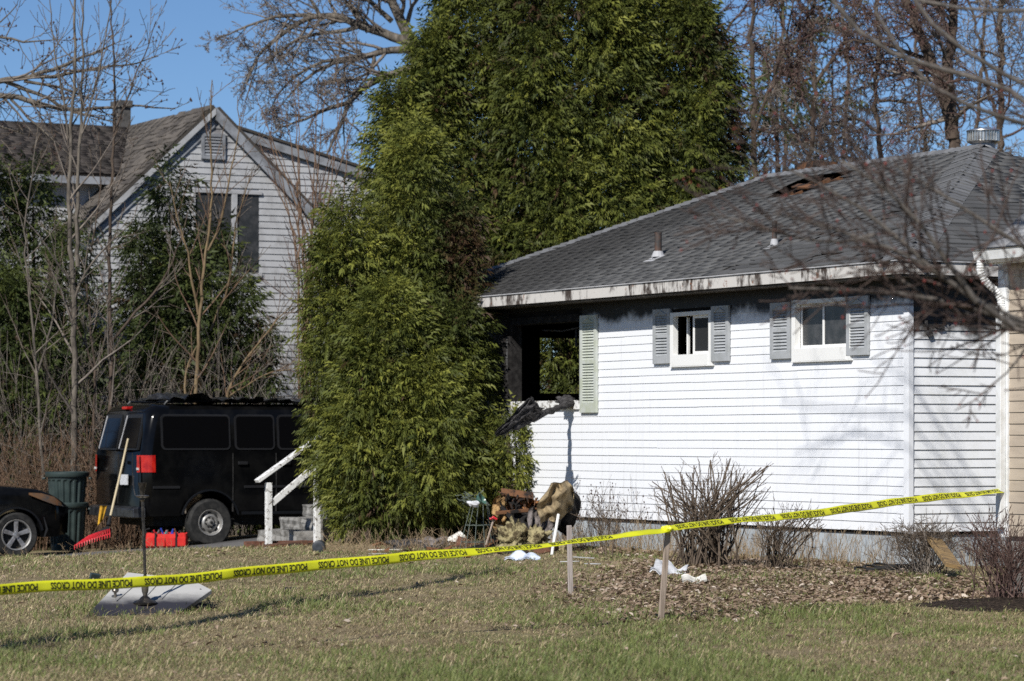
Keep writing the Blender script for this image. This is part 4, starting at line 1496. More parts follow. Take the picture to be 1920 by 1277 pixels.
def rough_block(x0, x1, y0, y1, z0, z1, mat, name, parent, j=0.015, cut=(4, 3, 3)):
    bm = bmesh.new()
    bmesh.ops.create_cube(bm, size=1)
    bmesh.ops.subdivide_edges(bm, edges=bm.edges[:], cuts=3, use_grid_fill=True)
    for v in bm.verts:
        v.co = Vector((x0 + (v.co.x + .5) * (x1 - x0), y0 + (v.co.y + .5) * (y1 - y0), z0 + (v.co.z + .5) * (z1 - z0)))
        v.co += Vector((rng.uniform(-j, j), rng.uniform(-j, j), rng.uniform(-j, j)))
    me = bpy.data.meshes.new(name)
    bm.to_mesh(me)
    bm.free()
    me.materials.append(mat)
    o = bpy.data.objects.new(name, me)
    COL.objects.link(o)
    if parent:
        o.parent = parent
    return o


rough_block(0.50, 1.7, 0.25, 1.6, -0.1, 0.20, M['old_concrete'], 'step', stp)
rough_block(0.85, 1.9, 0.25, 1.6, 0.2, 0.38, M['old_concrete'], 'step', stp)
rough_block(1.2, 2.2, 0.25, 1.6, 0.38, 0.56, M['old_concrete'], 'step', stp)
for k in range(5):
    x0 = -0.30 + k * 0.215
    z = 0.085
    o = rough_block(x0, x0 + 0.205, 0.10, 0.20, -0.05, z, M['brick_red'], 'brick', stp, 0.004)
for k, (px0, px1, py, y, tilt) in enumerate(((492, 572, 1022, -0.28, 0.01), (508, 592, 1032, -0.50, -0.03))):
    a, b = r_(px0, py, y), r_(px1, py - 6, y)
    g = RL.world(a.x, y)
    h = RL.world(b.x, y)
    pa, pb = Vector((g.x, g.y, gzf(g.x, g.y) + 0.035)), Vector((h.x, h.y, gzf(h.x, h.y) + 0.05 + tilt))
    o = MB().bar(pa, pb, 0.14, 0.03).build('loose_board', M['rust_board'] if k == 0 else M['char_wood'], None, bevel=0.004)
    tag(o, ('rust brown loose board lying flat at the foot of the white railing', 'blackened loose board lying in front of the rust brown one')[k], 'board', 'loose boards by the steps')
p = ground_at(598, 1037)
m = Matrix.Rotation(R(90), 3, 'X') @ Matrix.Identity(3)
m = Matrix.Rotation(YAW - 0.5, 3, 'Z') @ m
o = MB().lathe([(0.02, 0.10), (0.05, 0.105), (0.078, 0.095), (0.082, 0.07), (0.082, -0.10), (0.06, -0.11)], (0, 0, 0), 24, m).build('plastic_pot', simple('grey_black_plastic', (0.03, 0.035, 0.042), 0.5, 0.4), None, smooth=True)
o.location = p + Vector((0, 0, 0.08))
tag(o, 'round dark plastic pot lying on its side by the railing foot', 'pot')

# ------------------------------------------------------------------ green rubbish bins, one standing in the other
pc = at(126, 1030, 48.6)
base = Vector((pc.x, pc.y, gzf(pc.x, pc.y) + 0.03))


def bin_(name, z0, h, r0, r1, label):
    e = empty(name, base + Vector((0, 0, z0)))
    tag(e, label, 'bin', 'green bins beside the van')
    k = 72
    prof = [(0.0, 0), (0.10, 0), (0.16, 1), (0.80, 1), (0.84, 0), (0.93, 0)]
    vs, fs = [], []
    for f, rib in prof:
        for j in range(k):
            a = 2 * math.pi * j / k
            on = (j // 2) % 2
            r = r0 + (r1 - r0) * f - (0.022 if rib and on else 0)
            vs.append((r * math.cos(a), r * math.sin(a), f * h))
    for i in range(len(prof) - 1):
        for j in range(k):
            q = (j + 1) % k
            fs.append((i * k + j, i * k + q, (i + 1) * k + q, (i + 1) * k + j))
    fs.append(tuple(range(k))[::-1])
    MB().add(vs, fs).build('can', M['can_green'], e)
    MB().lathe([(r1 * 0.97, 0.88 * h), (r1 + 0.02, 0.89 * h), (r1 + 0.035, 0.93 * h), (r1 + 0.03, 0.985 * h), (r1 + 0.015, h), (r1 - 0.02, h), (r1 - 0.03, 0.9 * h)], (0, 0, 0), 40).build('rim', M['can_green'], e, smooth=True)
    for s_ in (-1, 1):
        MB().box((s_ * (r1 + 0.045), 0, 0.86 * h), (0.05, 0.14, 0.035)).build('handle', M['can_green'], e, bevel=0.008)
    return e


bin_('rubbish_bin', 0.0, 0.76, 0.25, 0.305, 'lower of the two stacked ribbed green bins beside the van')
bin_('rubbish_bin', 0.48, 0.76, 0.25, 0.315, 'upper ribbed green bin stacked inside another beside the van')

# ------------------------------------------------------------------ rake leaning on the van
rk = empty('leaf_rake', (0, 0, 0))
tag(rk, 'leaf rake with pale wooden handle and red tines leaning on the van', 'rake')
A, B = at(240, 823, 46.75), at(206, 972, 46.05)
MB().tube([A, A.lerp(B, 0.5) + Vector((0.004, 0, 0)), B], [0.016, 0.017, 0.018], 8).build('handle', M['wood_handle'], rk, smooth=True)
C_ = at(203, 985, 46.0)
MB().tube([B + (A - B) * 0.03, B, C_], [0.022, 0.026, 0.034], 8).build('socket', M['black_fabric'], rk, smooth=True)
L_, R_ = at(140, 1023, 45.6), at(206, 1001, 45.75)
n_t = 15
tp_, ends = [], []
for k in range(n_t):
    f = k / (n_t - 1)
    e = L_.lerp(R_, f) + Vector((0, 0, 0.012 * math.sin(f * math.pi)))
    s_ = C_ + Vector((0.03 * (f - 0.5), 0, -0.01))
    mid_ = s_.lerp(e, 0.55) + Vector((0, -0.03, 0.02))
    ends.append((s_, mid_, e))
b = MB()
fan = [e[0] for e in ends] + [e[1] for e in ends]
b.add([p + Vector((0, 0.012, 0)) for p in fan] + [p - Vector((0, 0.0, 0)) for p in fan],
      [(i, i + 1, n_t + i + 1, n_t + i) for i in range(n_t - 1)] + [(2 * n_t + i, 3 * n_t + i, 3 * n_t + i + 1, 2 * n_t + i + 1) for i in range(n_t - 1)])
b.build('fan', M['black_fabric'], rk)
for s_, m_, e in ends:
    MB().tube([m_, m_.lerp(e, 0.8), e, e + Vector((0, -0.02, -0.06))], [0.006, 0.007, 0.008, 0.005], 5).build('tine', M['red_plastic'], rk)
MB().tube([e[2] + Vector((0, 0.012, -0.005)) for e in ends], 0.012, 5).build('brace', M['red_plastic'], rk)


def cloth_patch(name, fn, nu, nv, th, mat, smooth=True, both=True):
    us, vs = np.meshgrid(np.linspace(0, 1, nu), np.linspace(0, 1, nv))
    P_ = np.array([tuple(fn(u, v)) for u, v in zip(us.ravel(), vs.ravel())])
    q0 = (np.arange(nv - 1)[:, None] * nu + np.arange(nu - 1)[None]).ravel()
    q = np.stack([q0, q0 + 1, q0 + nu + 1, q0 + nu], -1)
    n_ = len(P_)
    vv = np.concatenate([P_, P_ + np.array(th)])
    edge = []
    for i in range(nu - 1):
        edge += [(i, n_ + i, n_ + i + 1, i + 1), ((nv - 1) * nu + i + 1, n_ + (nv - 1) * nu + i + 1, n_ + (nv - 1) * nu + i, (nv - 1) * nu + i)]
    for j in range(nv - 1):
        a, c = j * nu, (j + 1) * nu
        edge += [(a, c, n_ + c, n_ + a), (a + nu - 1, n_ + a + nu - 1, n_ + c + nu - 1, c + nu - 1)]
    return fast(name, vv, np.concatenate([q[:, ::-1], q + n_, np.array(edge)]), mat=mat, smooth=smooth)


a = at(194, 948, 46.62)
o = cloth_patch('yellow_rag', lambda u, v: a + Vector((0.10 * (u - 0.5) * (1 - 0.3 * v) - 0.05 * v, -0.02 - 0.03 * math.sin(u * 5) - 0.02 * v, -0.30 * v * (1 - 0.25 * u))), 7, 9, (0.004, 0.006, 0), M['yellow_cloth'])
tag(o, 'small yellow rag hanging from the van bumper above the rake', 'rag')
p = ground_at(222, 1023)
for k in range(1):
    b = MB()
    rr = random.Random(5)
    for i in range(9):
        c_ = p + Vector((rr.uniform(-.16, .22), rr.uniform(0, .3), 0.04 + rr.uniform(0, .05)))
        b.box(c_, (rr.uniform(.08, .2), rr.uniform(.05, .14), rr.uniform(.008, .03)), Matrix.Rotation(rr.uniform(0, 3), 3, 'Z') @ Matrix.Rotation(rr.uniform(-.4, .4), 3, 'X'))
    o = b.build('splinter_heap', M['ochre_foam'], None)
    tag(o, 'low heap of splintered debris under the van bumper', 'debris', kind='stuff')

# ------------------------------------------------------------------ red tool bag
pl, pr = ground_at(281, 1034), ground_at(341, 1031)
c_ = (pl + pr) / 2
TB = empty('tool_bag', c_ + Vector((0, 0.12, 0.0)), 0.03)
TB.scale = (1, 1, 1.25)
tag(TB, 'open red fabric tool bag full of hand tools on the grass edge', 'tool bag')
Wb, Db, Hb = (pr - pl).length + 0.02, 0.26, 0.17
rings = []
for z, s_, bul in ((0.03, 0.97, 0), (0.05, 1.0, 0.01), (0.10, 1.01, 0.018), (0.16, 0.99, 0.012), (0.20, 0.98, 0.0)):
    rg = []
    N_ = 48
    for j in range(N_):
        a = 2 * math.pi * j / N_
        ca, sa = math.cos(a), math.sin(a)
        e = 0.32
        x = math.copysign(abs(ca) ** e, ca) * Wb / 2 * s_
        y = math.copysign(abs(sa) ** e, sa) * Db / 2 * s_
        y += math.copysign(bul, sa) * (0.5 + abs(math.sin(x * 26)))
        rg.append((x, y, z + (0.008 * math.sin(a * 5) if z > 0.15 else 0)))
    rings.append(rg)
inner = [[(x * 0.95, y * 0.9, z) for x, y, z in rings[-1]], [(x * 0.94, y * 0.88, 0.10) for x, y, z in rings[-1]]]
MB().loft(rings + inner).build('bag', M['red_fabric'], TB, smooth=True)
MB().loft([[(x * 1.005, y * 1.01, z) for x, y, z in rings[0]], [(x * 0.99, y * 0.99, 0.0) for x, y, z in rings[0]]][::-1]).build('base', M['black_fabric'], TB)
for k in range(4):
    x = -Wb / 2 + (k + 0.5) * Wb / 4
    if k in (1, 3):
        MB().span(x - Wb / 8 - .012, x - Wb / 8 + .012, -Db / 2 - 0.038, -Db / 2 - 0.002, 0.03, 0.205).build('webbing', M['black_fabric'], TB)
    MB().span(x - Wb * .105, x + Wb * .105, -Db / 2 - 0.030, -Db / 2 - 0.006, 0.05, 0.155).build('pocket', M['red_fabric'], TB, bevel=0.01)
MB().tube([(-Wb / 2 + 0.02, 0, 0.19), (-Wb / 2 - 0.02, 0, 0.235), (-Wb / 2 + 0.05, 0.02, 0.25)], 0.012, 6).build('strap', M['black_fabric'], TB)
tools = [('black_fabric', -0.20, 0.05), ('steel', -0.16, 0.07), ('red_plastic', -0.12, 0.06), ('black_fabric', -0.09, 0.05), ('teal_plastic', -0.05, 0.06), ('blue_plastic', -0.015, 0.09), ('steel', 0.01, 0.07), ('blue_plastic', 0.04, 0.08), ('red_plastic', 0.06, 0.06), ('blue_plastic', 0.09, 0.05), ('black_fabric', 0.14, 0.06), ('brick_red', 0.18, 0.08)]
for k, (mt, x, h) in enumerate(tools):
    b = MB()
    tl = 0.07 * math.sin(k * 2.1)
    b.tube([(x, -0.05 + 0.012 * (k % 3), 0.12), (x + tl * .5, -0.06 + 0.012 * (k % 3), 0.19), (x + tl, -0.07, 0.19 + h)], [0.010, 0.015, 0.013], 7)
    o = b.build('hand_tool', M[mt], None, smooth=True)
    o.location = TB.location + Vector((0, 0, 0.04))
    tag(o, ('black handled', 'bare steel', 'red handled', 'thin black handled', 'teal handled', 'tallest blue handled', 'slim steel', 'second blue handled', 'short red handled', 'shortest blue handled', 'thick black handled', 'brownish red handled')[k] + ' hand tool sticking out of the red tool bag', 'tool', 'hand tools in the red bag')

# ------------------------------------------------------------------ scorched panel with lamp on the lawn
q1, q2 = ground_at(161, 1155), ground_at(334, 1150)
q1.z += 0.035
q2.z += 0.035
xd = (q2 - q1)
wpan = xd.length
xd.normalize()
q5 = at(239, 1073, q1.y + 1.15)
nrm = xd.cross(q5 - q1).normalized()
yd = nrm.cross(xd)


def on_plane(px, py):
    o_, d_ = Vector((0, 0, EYE)), at(px, py, 1.0) - Vector((0, 0, EYE))
    return o_ + d_ * (nrm.dot(q1 - o_) / nrm.dot(d_))


PM = Matrix((xd, yd, nrm)).transposed().to_4x4()
PM.translation = q1
PI = PM.inverted()
pan = empty('scorched_panel', q1)
pan.matrix_basis = PM
tag(pan, 'white half door panel with scorched front edge and knob, lying on the lawn', 'panel')
cor = [PI @ on_plane(*q) for q in ((161, 1155), (334, 1150), (397, 1106), (366, 1090), (330, 1083), (239, 1073))]
MB().prism([(p.x, p.y, 0) for p in cor], (0, 0, -0.04)).build('leaf', M['panel'], pan, bevel=0.004)
for (a, b) in (((215, 1128), (258, 1090)), ((262, 1128), (296, 1092)), ((300, 1124), (330, 1092))):
    a, b = PI @ on_plane(*a), PI @ on_plane(*b)
    MB().bar((a.x, a.y, 0.003), (b.x, b.y, 0.003), 0.035, 0.012).build('moulding', M['panel'], pan, bevel=0.004)
k_ = PI @ on_plane(216, 1119)
MB().lathe([(0.032, 0.0), (0.03, 0.008), (0.012, 0.012), (0.012, 0.035), (0.026, 0.045), (0.031, 0.06), (0.022, 0.075), (0.004, 0.078)], (k_.x, k_.y, 0), 16).build('knob', M['lamp_brass'], pan, smooth=True)
h_ = PI @ on_plane(307, 1116)
MB().lathe([(0.012, 0.0005), (0.012, 0.003)], (h_.x, h_.y, 0), 8).build('bolt_hole', M['char'], pan)
h_ = PI @ on_plane(376, 1105)
MB().lathe([(0.008, 0.0005), (0.008, 0.003)], (h_.x, h_.y, 0), 8).build('bolt_hole', M['char'], pan)


def lump(name, c, r, mat, label, cat, seed=0, amp=0.35, freq=3.0, sub=4, group=None, parent=None):
    bm = bmesh.new()
    bmesh.ops.create_icosphere(bm, subdivisions=sub, radius=1)
    rr = np.random.default_rng(seed)
    ks = rr.normal(0, freq, (10, 3))
    ph = rr.uniform(0, 6.28, 10)
    for v in bm.verts:
        d = v.co.normalized()
        dd = 0
        for i in range(10):
            w_ = np.dot(ks[i], d) + ph[i]
            dd += math.sin(w_) / (1 + i * 0.25)
        dd = abs(dd) * 0.7 - 0.6
        v.co = Vector((d.x * r[0], d.y * r[1], d.z * r[2])) * (1 + amp * dd)
    me = bpy.data.meshes.new(name)
    bm.to_mesh(me)
    bm.free()
    me.polygons.foreach_set('use_smooth', np.ones(len(me.polygons), bool))
    me.materials.append(mat)
    o = bpy.data.objects.new(name, me)
    COL.objects.link(o)
    if parent:
        o.parent = parent
        o.location = c
    else:
        o.location = c
        tag(o, label, cat, group)
    return o


w_ = PM @ Vector((wpan * 1.0, cor[2].y * 0.55, -0.04))
w2_ = PM @ Vector(((cor[4].x + cor[5].x) / 2, cor[4].y * 0.85, -0.04))
g_ = gzf(w_.x, w_.y)
lump('charred_cushion', (w_.x - 0.05, w_.y + 0.12, (g_ + w_.z) / 2 - 0.01), (0.36, 0.22, (w_.z - g_) / 2 + 0.01), M['char'], 'charred lump propping up the right side of the white panel', 'cushion', 3, 0.15)
lump('charred_cushion', (w2_.x, w2_.y + 0.05, (gzf(w2_.x, w2_.y) + w2_.z) / 2 - 0.02), (0.34, 0.2, (w2_.z - gzf(w2_.x, w2_.y)) / 2), M['char'], 'charred lump under the back edge of the white panel', 'cushion', 4, 0.15)

lb = on_plane(272, 1131)
lp = empty('floor_lamp', lb)
tag(lp, 'dark metal floor lamp without shade standing on the white panel', 'floor lamp')
sc = F / lb.y
topz = (1131 - 905) / sc
tiltm = Vector((-0.03, 0, 0))
MB().lathe([(0.095, -0.01), (0.10, 0.006), (0.085, 0.02), (0.05, 0.03), (0.035, 0.05), (0.02, 0.06), (0.012, 0.07)], (0, 0, 0), 24).build('base', M['lamp_metal'], lp, smooth=True)
MB().lathe([(0.016, 0.06), (0.02, 0.075), (0.028, 0.10), (0.032, 0.15), (0.034, 0.20), (0.024, 0.215), (0.016, 0.225)], (0, 0, 0), 18).build('vase', M['lamp_brass'], lp, smooth=True)
MB().tube([(0, 0, 0.22), (-0.008, 0, topz * 0.5), (-0.022, 0, topz - 0.13)], 0.0125, 10).build('pole', M['lamp_metal'], lp, smooth=True)
tz = topz - 0.13
MB().lathe([(0.012, tz - 0.03), (0.02, tz - 0.01), (0.014, tz), (0.05, tz + 0.012), (0.056, tz + 0.02), (0.05, tz + 0.026), (0.012, tz + 0.03)], (-0.022, 0, 0), 20).build('dish', M['lamp_brass'], lp, smooth=True)
MB().lathe([(0.018, tz + 0.03), (0.02, tz + 0.06), (0.026, tz + 0.09), (0.034, tz + 0.12), (0.036, tz + 0.13), (0.03, tz + 0.125), (0.022, tz + 0.10)], (-0.022, 0, 0), 18).build('socket_cup', M['lamp_metal'], lp, smooth=True)

# ------------------------------------------------------------------ burnt furniture and rubbish under the window
# (everything in this heap stands a little out from the wall, about 38 m away)
ca = at(1005, 1010, 38.6)
gA = gzf(ca.x, ca.y)
ach = empty('burnt_armchair', (ca.x, ca.y, gA))
tag(ach, 'burnt out armchair with charred frame and bare foam under the broken window', 'armchair')


def L3d(px, py, Z):
    p = at(px, py, Z)
    return Vector((p.x - ca.x, p.y - ca.y, p.z - gA))


def slab(name, pts, th, mat, parent, seed=0, amp=0.02, nu=14, nv=10, cell=9):
    """Crumpled slab through four corners (tl, tr, br, bl)."""
    rr = np.random.default_rng(seed)
    ks = rr.normal(0, cell, (8, 2))
    ph = rr.uniform(0, 6.28, 8)
    tl, tr, br, bl = pts

    def fn(u, v):
        p = (tl * (1 - u) + tr * u) * (1 - v) + (bl * (1 - u) + br * u) * v
        w = sum(math.sin(k[0] * u + k[1] * v + f) for k, f in zip(ks, ph)) * amp * 0.5
        e = 0.04 * math.sin(9 * u + seed) * (1 if v in (0.0, 1.0) else 0)
        return p + Vector((0.3 * w, -w, e * 0.4 + 0.2 * w))
    o = cloth_patch(name, fn, nu, nv, (0.01, th, 0.0), mat)
    if parent:
        o.parent = parent
    return o


slab('backrest', [L3d(938, 928, 38.7), L3d(1010, 938, 38.9), L3d(1008, 968, 38.8), L3d(945, 985, 38.6)], 0.12, M['orange_foam'], ach, 3, 0.06)
slab('arm', [L3d(925, 935, 38.4), L3d(945, 930, 38.6), L3d(948, 988, 38.5), L3d(930, 990, 38.3)], 0.14, M['ochre_foam'], ach, 5, 0.06, 8, 14)
slab('seat', [L3d(948, 962, 38.4), L3d(1008, 962, 38.5), L3d(1006, 992, 38.2), L3d(950, 996, 38.1)], 0.30, M['char'], ach, 6, 0.05)
slab('cover', [L3d(990, 955, 38.35), L3d(1032, 950, 38.4), L3d(1028, 1000, 38.2), L3d(985, 1030, 38.0)], 0.05, M['grey_cloth'], ach, 8, 0.07)
for a, b, mt in (((940, 985, 38.3), (936, 1030, 38.2), 'char_wood'), ((985, 990, 38.1), (990, 1034, 37.95), 'char_wood'), ((1018, 985, 38.3), (1008, 1030, 38.1), 'char_wood'), ((940, 950, 38.3), (985, 1000, 38.1), 'char'), ((930, 962, 38.2), (1010, 955, 38.4), 'char_wood'), ((950, 930, 38.8), (1008, 985, 38.3), 'char')):
    MB().bar(L3d(*a), L3d(*b), 0.05, 0.045).build('frame_rail', M[mt], ach, bevel=0.006)
for k, (a, b, mt) in enumerate((((905, 1022, 37.9), (962, 992, 38.3), 'char_wood'), ((880, 1034, 37.7), (938, 1018, 38.1), 'char'), ((965, 1036, 37.6), (1015, 1008, 38.0), 'char_wood'), ((1000, 1040, 37.5), (1060, 1022, 37.9), 'rust_board'), ((940, 922, 38.6), (1000, 930, 38.7), 'char_wood'), ((930, 1034, 37.6), (985, 1030, 37.6), 'char'))):
    p_, q_ = L3d(*a), L3d(*b)
    p_.z, q_.z = max(p_.z, 0.03), max(q_.z, 0.03)
    o = MB().bar(at(*a) if False else p_ + Vector((ca.x, ca.y, gA)), q_ + Vector((ca.x, ca.y, gA)), 0.10, 0.022, (0.2, -.8, .5)).build('broken_board', M[mt], None, bevel=0.003)
    tag(o, ('brown scorched board leaning from the wire cage to the armchair', 'black board lying flat behind the green bowl cage', 'brown scorched board propped right of the yellow insulation', 'rust coloured board lying under the khaki coat', 'scorched board along the top of the burnt armchair', 'black board lying flat before the yellow insulation')[k], 'board', 'broken boards round the burnt armchair')
rr = np.random.default_rng(8)
for k in range(16):
    a = L3d(935 + rr.uniform(0, 80), 930 + rr.uniform(0, 25), 38.5)
    b = a + Vector((rr.uniform(-.16, .16), rr.uniform(-.1, .1), rr.uniform(-.1, .12)))
    MB().tube([a, (a + b) / 2 + Vector((0, 0, .03)), b], [0.012, 0.016, 0.004], 5).build('charred_splinter', M['char_wood'], ach)

tl_, tr_, br_, bl_ = at(1033, 906, 38.3), at(1062, 902, 38.5), at(1066, 965, 38.6), at(1012, 985, 38.1)


def coat(u, v):
    p = (tl_ * (1 - u) + tr_ * u) * (1 - v) + (bl_ * (1 - u) + br_ * u) * v
    w = 0.05 * math.sin(11 * u + 3 * v) + 0.035 * math.sin(21 * u - 9 * v + 1) + 0.03 * math.sin(17 * v + 5 * u)
    bulge = 0.16 * math.sin(math.pi * min(1, u * 1.05)) * math.sin(math.pi * (0.25 + 0.7 * v))
    return p + Vector((0.09 * math.sin(math.pi * v) * (u - 0.45) * 2 + 0.02 * math.sin(9 * v), -w - bulge, 0.03 * math.sin(8 * u) * (v if v > .8 else .3)))


o = cloth_patch('khaki_coat', coat, 26, 26, (0.0, 0.03, 0.0), M['khaki'])
tag(o, 'crumpled khaki coat draped over the right side of the burnt armchair', 'coat')
o = lump('dark_bundle', at(1058, 955, 38.85), (0.17, 0.14, 0.30), M['char'], 'charred dark bundle behind the khaki coat', 'bundle', 12, 0.2)
o = lump('insulation_clump', at(962, 1013, 37.8), (0.16, 0.14, 0.18), M['insulation'], 'clump of pale yellow insulation at the foot of the burnt armchair', 'insulation', 21, 0.42, 7)
o = lump('insulation_clump', at(1000, 1016, 37.9), (0.17, 0.14, 0.17), M['insulation'], 'smaller brown tinged insulation clump right of the pale one', 'insulation', 22, 0.42, 7)
o = lump('insulation_clump', at(1058, 1030, 37.7), (0.06, 0.08, 0.09), M['insulation'], 'small yellow clump behind the pale stake in front of the coat', 'insulation', 23, 0.3, 4)
a, b = at(1047, 965, 38.0), at(1036, 1030, 37.6)
o = MB().tube([a, b, at(1034, 1046, 37.4)], 0.018, 8).build('white_pole', M['white_plastic'], None, smooth=True)
tag(o, 'thin white pole leaning below the khaki coat', 'pole')
# tomato cage of wire
gp = at(895, 1030, 38.0)
gp.z = gzf(gp.x, gp.y)
cg = empty('wire_plant_cage', gp)
tag(cg, 'upturned green wire plant cage beside the burnt armchair', 'plant cage')
hc = (1030 - 935) / F * 38
for k in range(11):
    a = 2 * math.pi * k / 11
    MB().tube([(0.24 * math.cos(a), 0.24 * math.sin(a), 0.0), (0.16 * math.cos(a) + .01, 0.16 * math.sin(a), hc * .55), (0.10 * math.cos(a) + .03, 0.10 * math.sin(a), hc)], 0.0045, 4).build('wire', M['wire'], cg)
for r_r, z in ((0.21, hc * .22), (0.165, hc * .55), (0.10, hc)):
    MB().tube([(r_r * math.cos(a) + .03 * z / hc, r_r * math.sin(a), z) for a in np.linspace(0, 2 * math.pi, 19)], 0.0045, 4, cap=False).build('hoop', M['wire'], cg)
o = MB()
c_ = at(893, 938, 37.9)
for k in range(16):
    rr_ = np.random.default_rng(40 + k)
    p = Vector((-0.12, 0, 0.02))
    pts = [c_ + Vector((rr_.uniform(-.22, .0), rr_.uniform(-.1, .1), rr_.uniform(-.05, .07)))]
    for i in range(5):
        pts.append(pts[-1] + Vector((rr_.uniform(-.09, .09), rr_.uniform(-.05, .05), rr_.uniform(-.04, .04))))
    o.tube(pts, 0.004, 3)
o = o.build('wire_tangle', M['wire'], None)
tag(o, 'tangle of green wire on top of the plant cage', 'wire', kind='stuff')
m = Matrix.Rotation(R(55), 3, 'Y') @ Matrix.Rotation(R(20), 3, 'X')
o = MB().lathe([(0.022, -0.04), (0.05, -0.022), (0.072, 0.014), (0.080, 0.038), (0.075, 0.039), (0.066, 0.014), (0.042, -0.015), (0.008, -0.025)], (0, 0, 0), 22, m).build('green_bowl', M['green_glaze'], None, smooth=True)
o.location = at(900, 938, 37.7)
tag(o, 'tilted green bowl lying on top of the wire plant cage', 'bowl')
o = lump('white_rag', at(888, 945, 37.62), (0.06, 0.05, 0.04), M['white_sheet'], 'white crumpled rag beside the green bowl', 'rag', 9, 0.25)
a, b = at(925, 975, 37.9), at(911, 1022, 37.7)
o = MB().tube([a, b], 0.012, 6).build('garden_hoe', M['stake'], None)
tag(o, 'short wooden tool handle standing right of the wire cage', 'handle')
o = MB().tube([at(918, 973, 37.85), at(925, 970, 37.85), at(932, 974, 37.85)], [0.015, 0.02, 0.012], 6).build('red_clip', M['red_plastic'], None)
tag(o, 'small red clip at the top of the short wooden handle', 'clip')
# flat rubbish left of the cage


def flat_box(name, px, py, size, rot, mat, label, cat, z=0.0, tilt=(0, 0), bev=0.003):
    p = ground_at(px, py)
    m = Matrix.Rotation(rot, 3, 'Z') @ Matrix.Rotation(tilt[0], 3, 'X') @ Matrix.Rotation(tilt[1], 3, 'Y')
    o = MB().box((0, 0, 0), size, m).build(name, M[mat], None, bevel=bev)
    o.location = p + Vector((0, 0, z + size[2] / 2))
    tag(o, label, cat)
    return o


bk = empty('open_book', ground_at(852, 1028) + Vector((0, 0, 0.10)), 0.2)
tag(bk, 'open cream book lying askew on the rubbish left of the cage', 'book')
MB().box((0, 0, 0.02), (0.26, 0.20, 0.035), Matrix.Rotation(R(-28), 3, 'Y') @ Matrix.Rotation(R(18), 3, 'X')).build('pages', M['paper'], bk, bevel=0.004)
MB().box((0.01, 0.01, -0.005), (0.27, 0.21, 0.008), Matrix.Rotation(R(-28), 3, 'Y') @ Matrix.Rotation(R(18), 3, 'X')).build('cover', M['maroon'], bk)
flat_box('brown_carton', 870, 1030, (0.16, 0.14, 0.14), 0.5, 'brick_red', 'small crushed reddish brown carton beside the open book', 'carton', 0.0, (0.2, 0.3))
o = lump('dark_clothes', ground_at(775, 1034) + Vector((0, 0.1, 0.05)), (0.30, 0.2, 0.10), M['char_grey'], 'heap of dark sooty clothes at the foot of the big arborvitae', 'clothes', 31, 0.3, 4)
o = lump('grey_clothes', ground_at(815, 1032) + Vector((0, 0.1, 0.05)), (0.20, 0.18, 0.10), M['grey_cloth'], 'smaller heap of grey brown clothes left of the open book', 'clothes', 32, 0.32, 4)
flat_box('white_lath', 722, 1036, (0.42, 0.05, 0.012), 0.15, 'paper', 'pale lath lying flat left of the sooty clothes', 'lath', 0.03)
flat_box('paper_sheet', 708, 1041, (0.22, 0.06, 0.006), 0.3, 'white_sheet', 'white paper strip on the grass nearest the railing', 'paper', 0.015)
flat_box('maroon_folder', 862, 1046, (0.25, 0.16, 0.02), 0.2, 'maroon', 'dull red folder lying on the grass below the book', 'folder', 0.015)
flat_box('tan_card', 905, 1040, (0.20, 0.15, 0.015), -0.3, 'plank_old', 'brown card lying on the grass below the wire cage', 'card', 0.02)
o = cloth_patch('plastic_bag', lambda u, v: ground_at(946, 1052) + Vector((0.42 * u, 0.30 * v, 0.02 + 0.09 * math.sin(math.pi * u) * math.sin(math.pi * v) + 0.025 * math.sin(13 * u + 6 * v))), 14, 10, (0, 0, -0.012), M['blue_white'])
tag(o, 'flattened blue and white plastic bag in front of the insulation', 'bag')
o = flat_box('green_cup', 941, 1037, (0.10, 0.07, 0.05), 0.3, 'teal_plastic', 'small green plastic cup in front of the insulation', 'cup', 0.0)
o = cloth_patch('white_sheet_scrap', lambda u, v: ground_at(1218, 1084) + Vector((0.34 * u + 0.10 * v, 0.55 * v, 0.03 + 0.10 * v + 0.05 * math.sin(5 * u + 1) + 0.02 * math.sin(13 * u + 9 * v))), 12, 12, (0, 0, -0.015), M['white_sheet'])
tag(o, 'crumpled white sheet lying behind the brown stake', 'sheet')
o = cloth_patch('white_paper_scrap', lambda u, v: ground_at(1280, 1097) + Vector((0.24 * u, 0.28 * v, 0.03 + 0.05 * v + 0.02 * math.sin(8 * u))), 8, 6, (0, 0, -0.008), M['paper'])
tag(o, 'small white paper scrap right of the brown stake', 'paper')
for k, (a, b, lb_) in enumerate((((1076, 1049), (1112, 1053), 'longer white plastic strip lying right of the pale stake'), ((1052, 1058), (1084, 1059), 'short white plastic strip crossing the foot of the pale stake'), ((1098, 1062), (1124, 1064), 'third white strip lying nearest the camera by the weeds'))):
    a, b = ground_at(*a), ground_at(*b)
    o = MB().bar(a + Vector((0, 0, .03)), b + Vector((0, 0, .04)), 0.03, 0.008).build('white_strip', M['white_sheet'], None)
    tag(o, lb_, 'strip', 'white strips on the grass')
flat_box('green_scrap', 178, 1087, (0.10, 0.05, 0.06), 0.4, 'can_green', 'small dark green plastic scrap on the grass behind the tape', 'scrap', 0.0, (0.3, 0.2))
rr = np.random.default_rng(71)
b = MB()
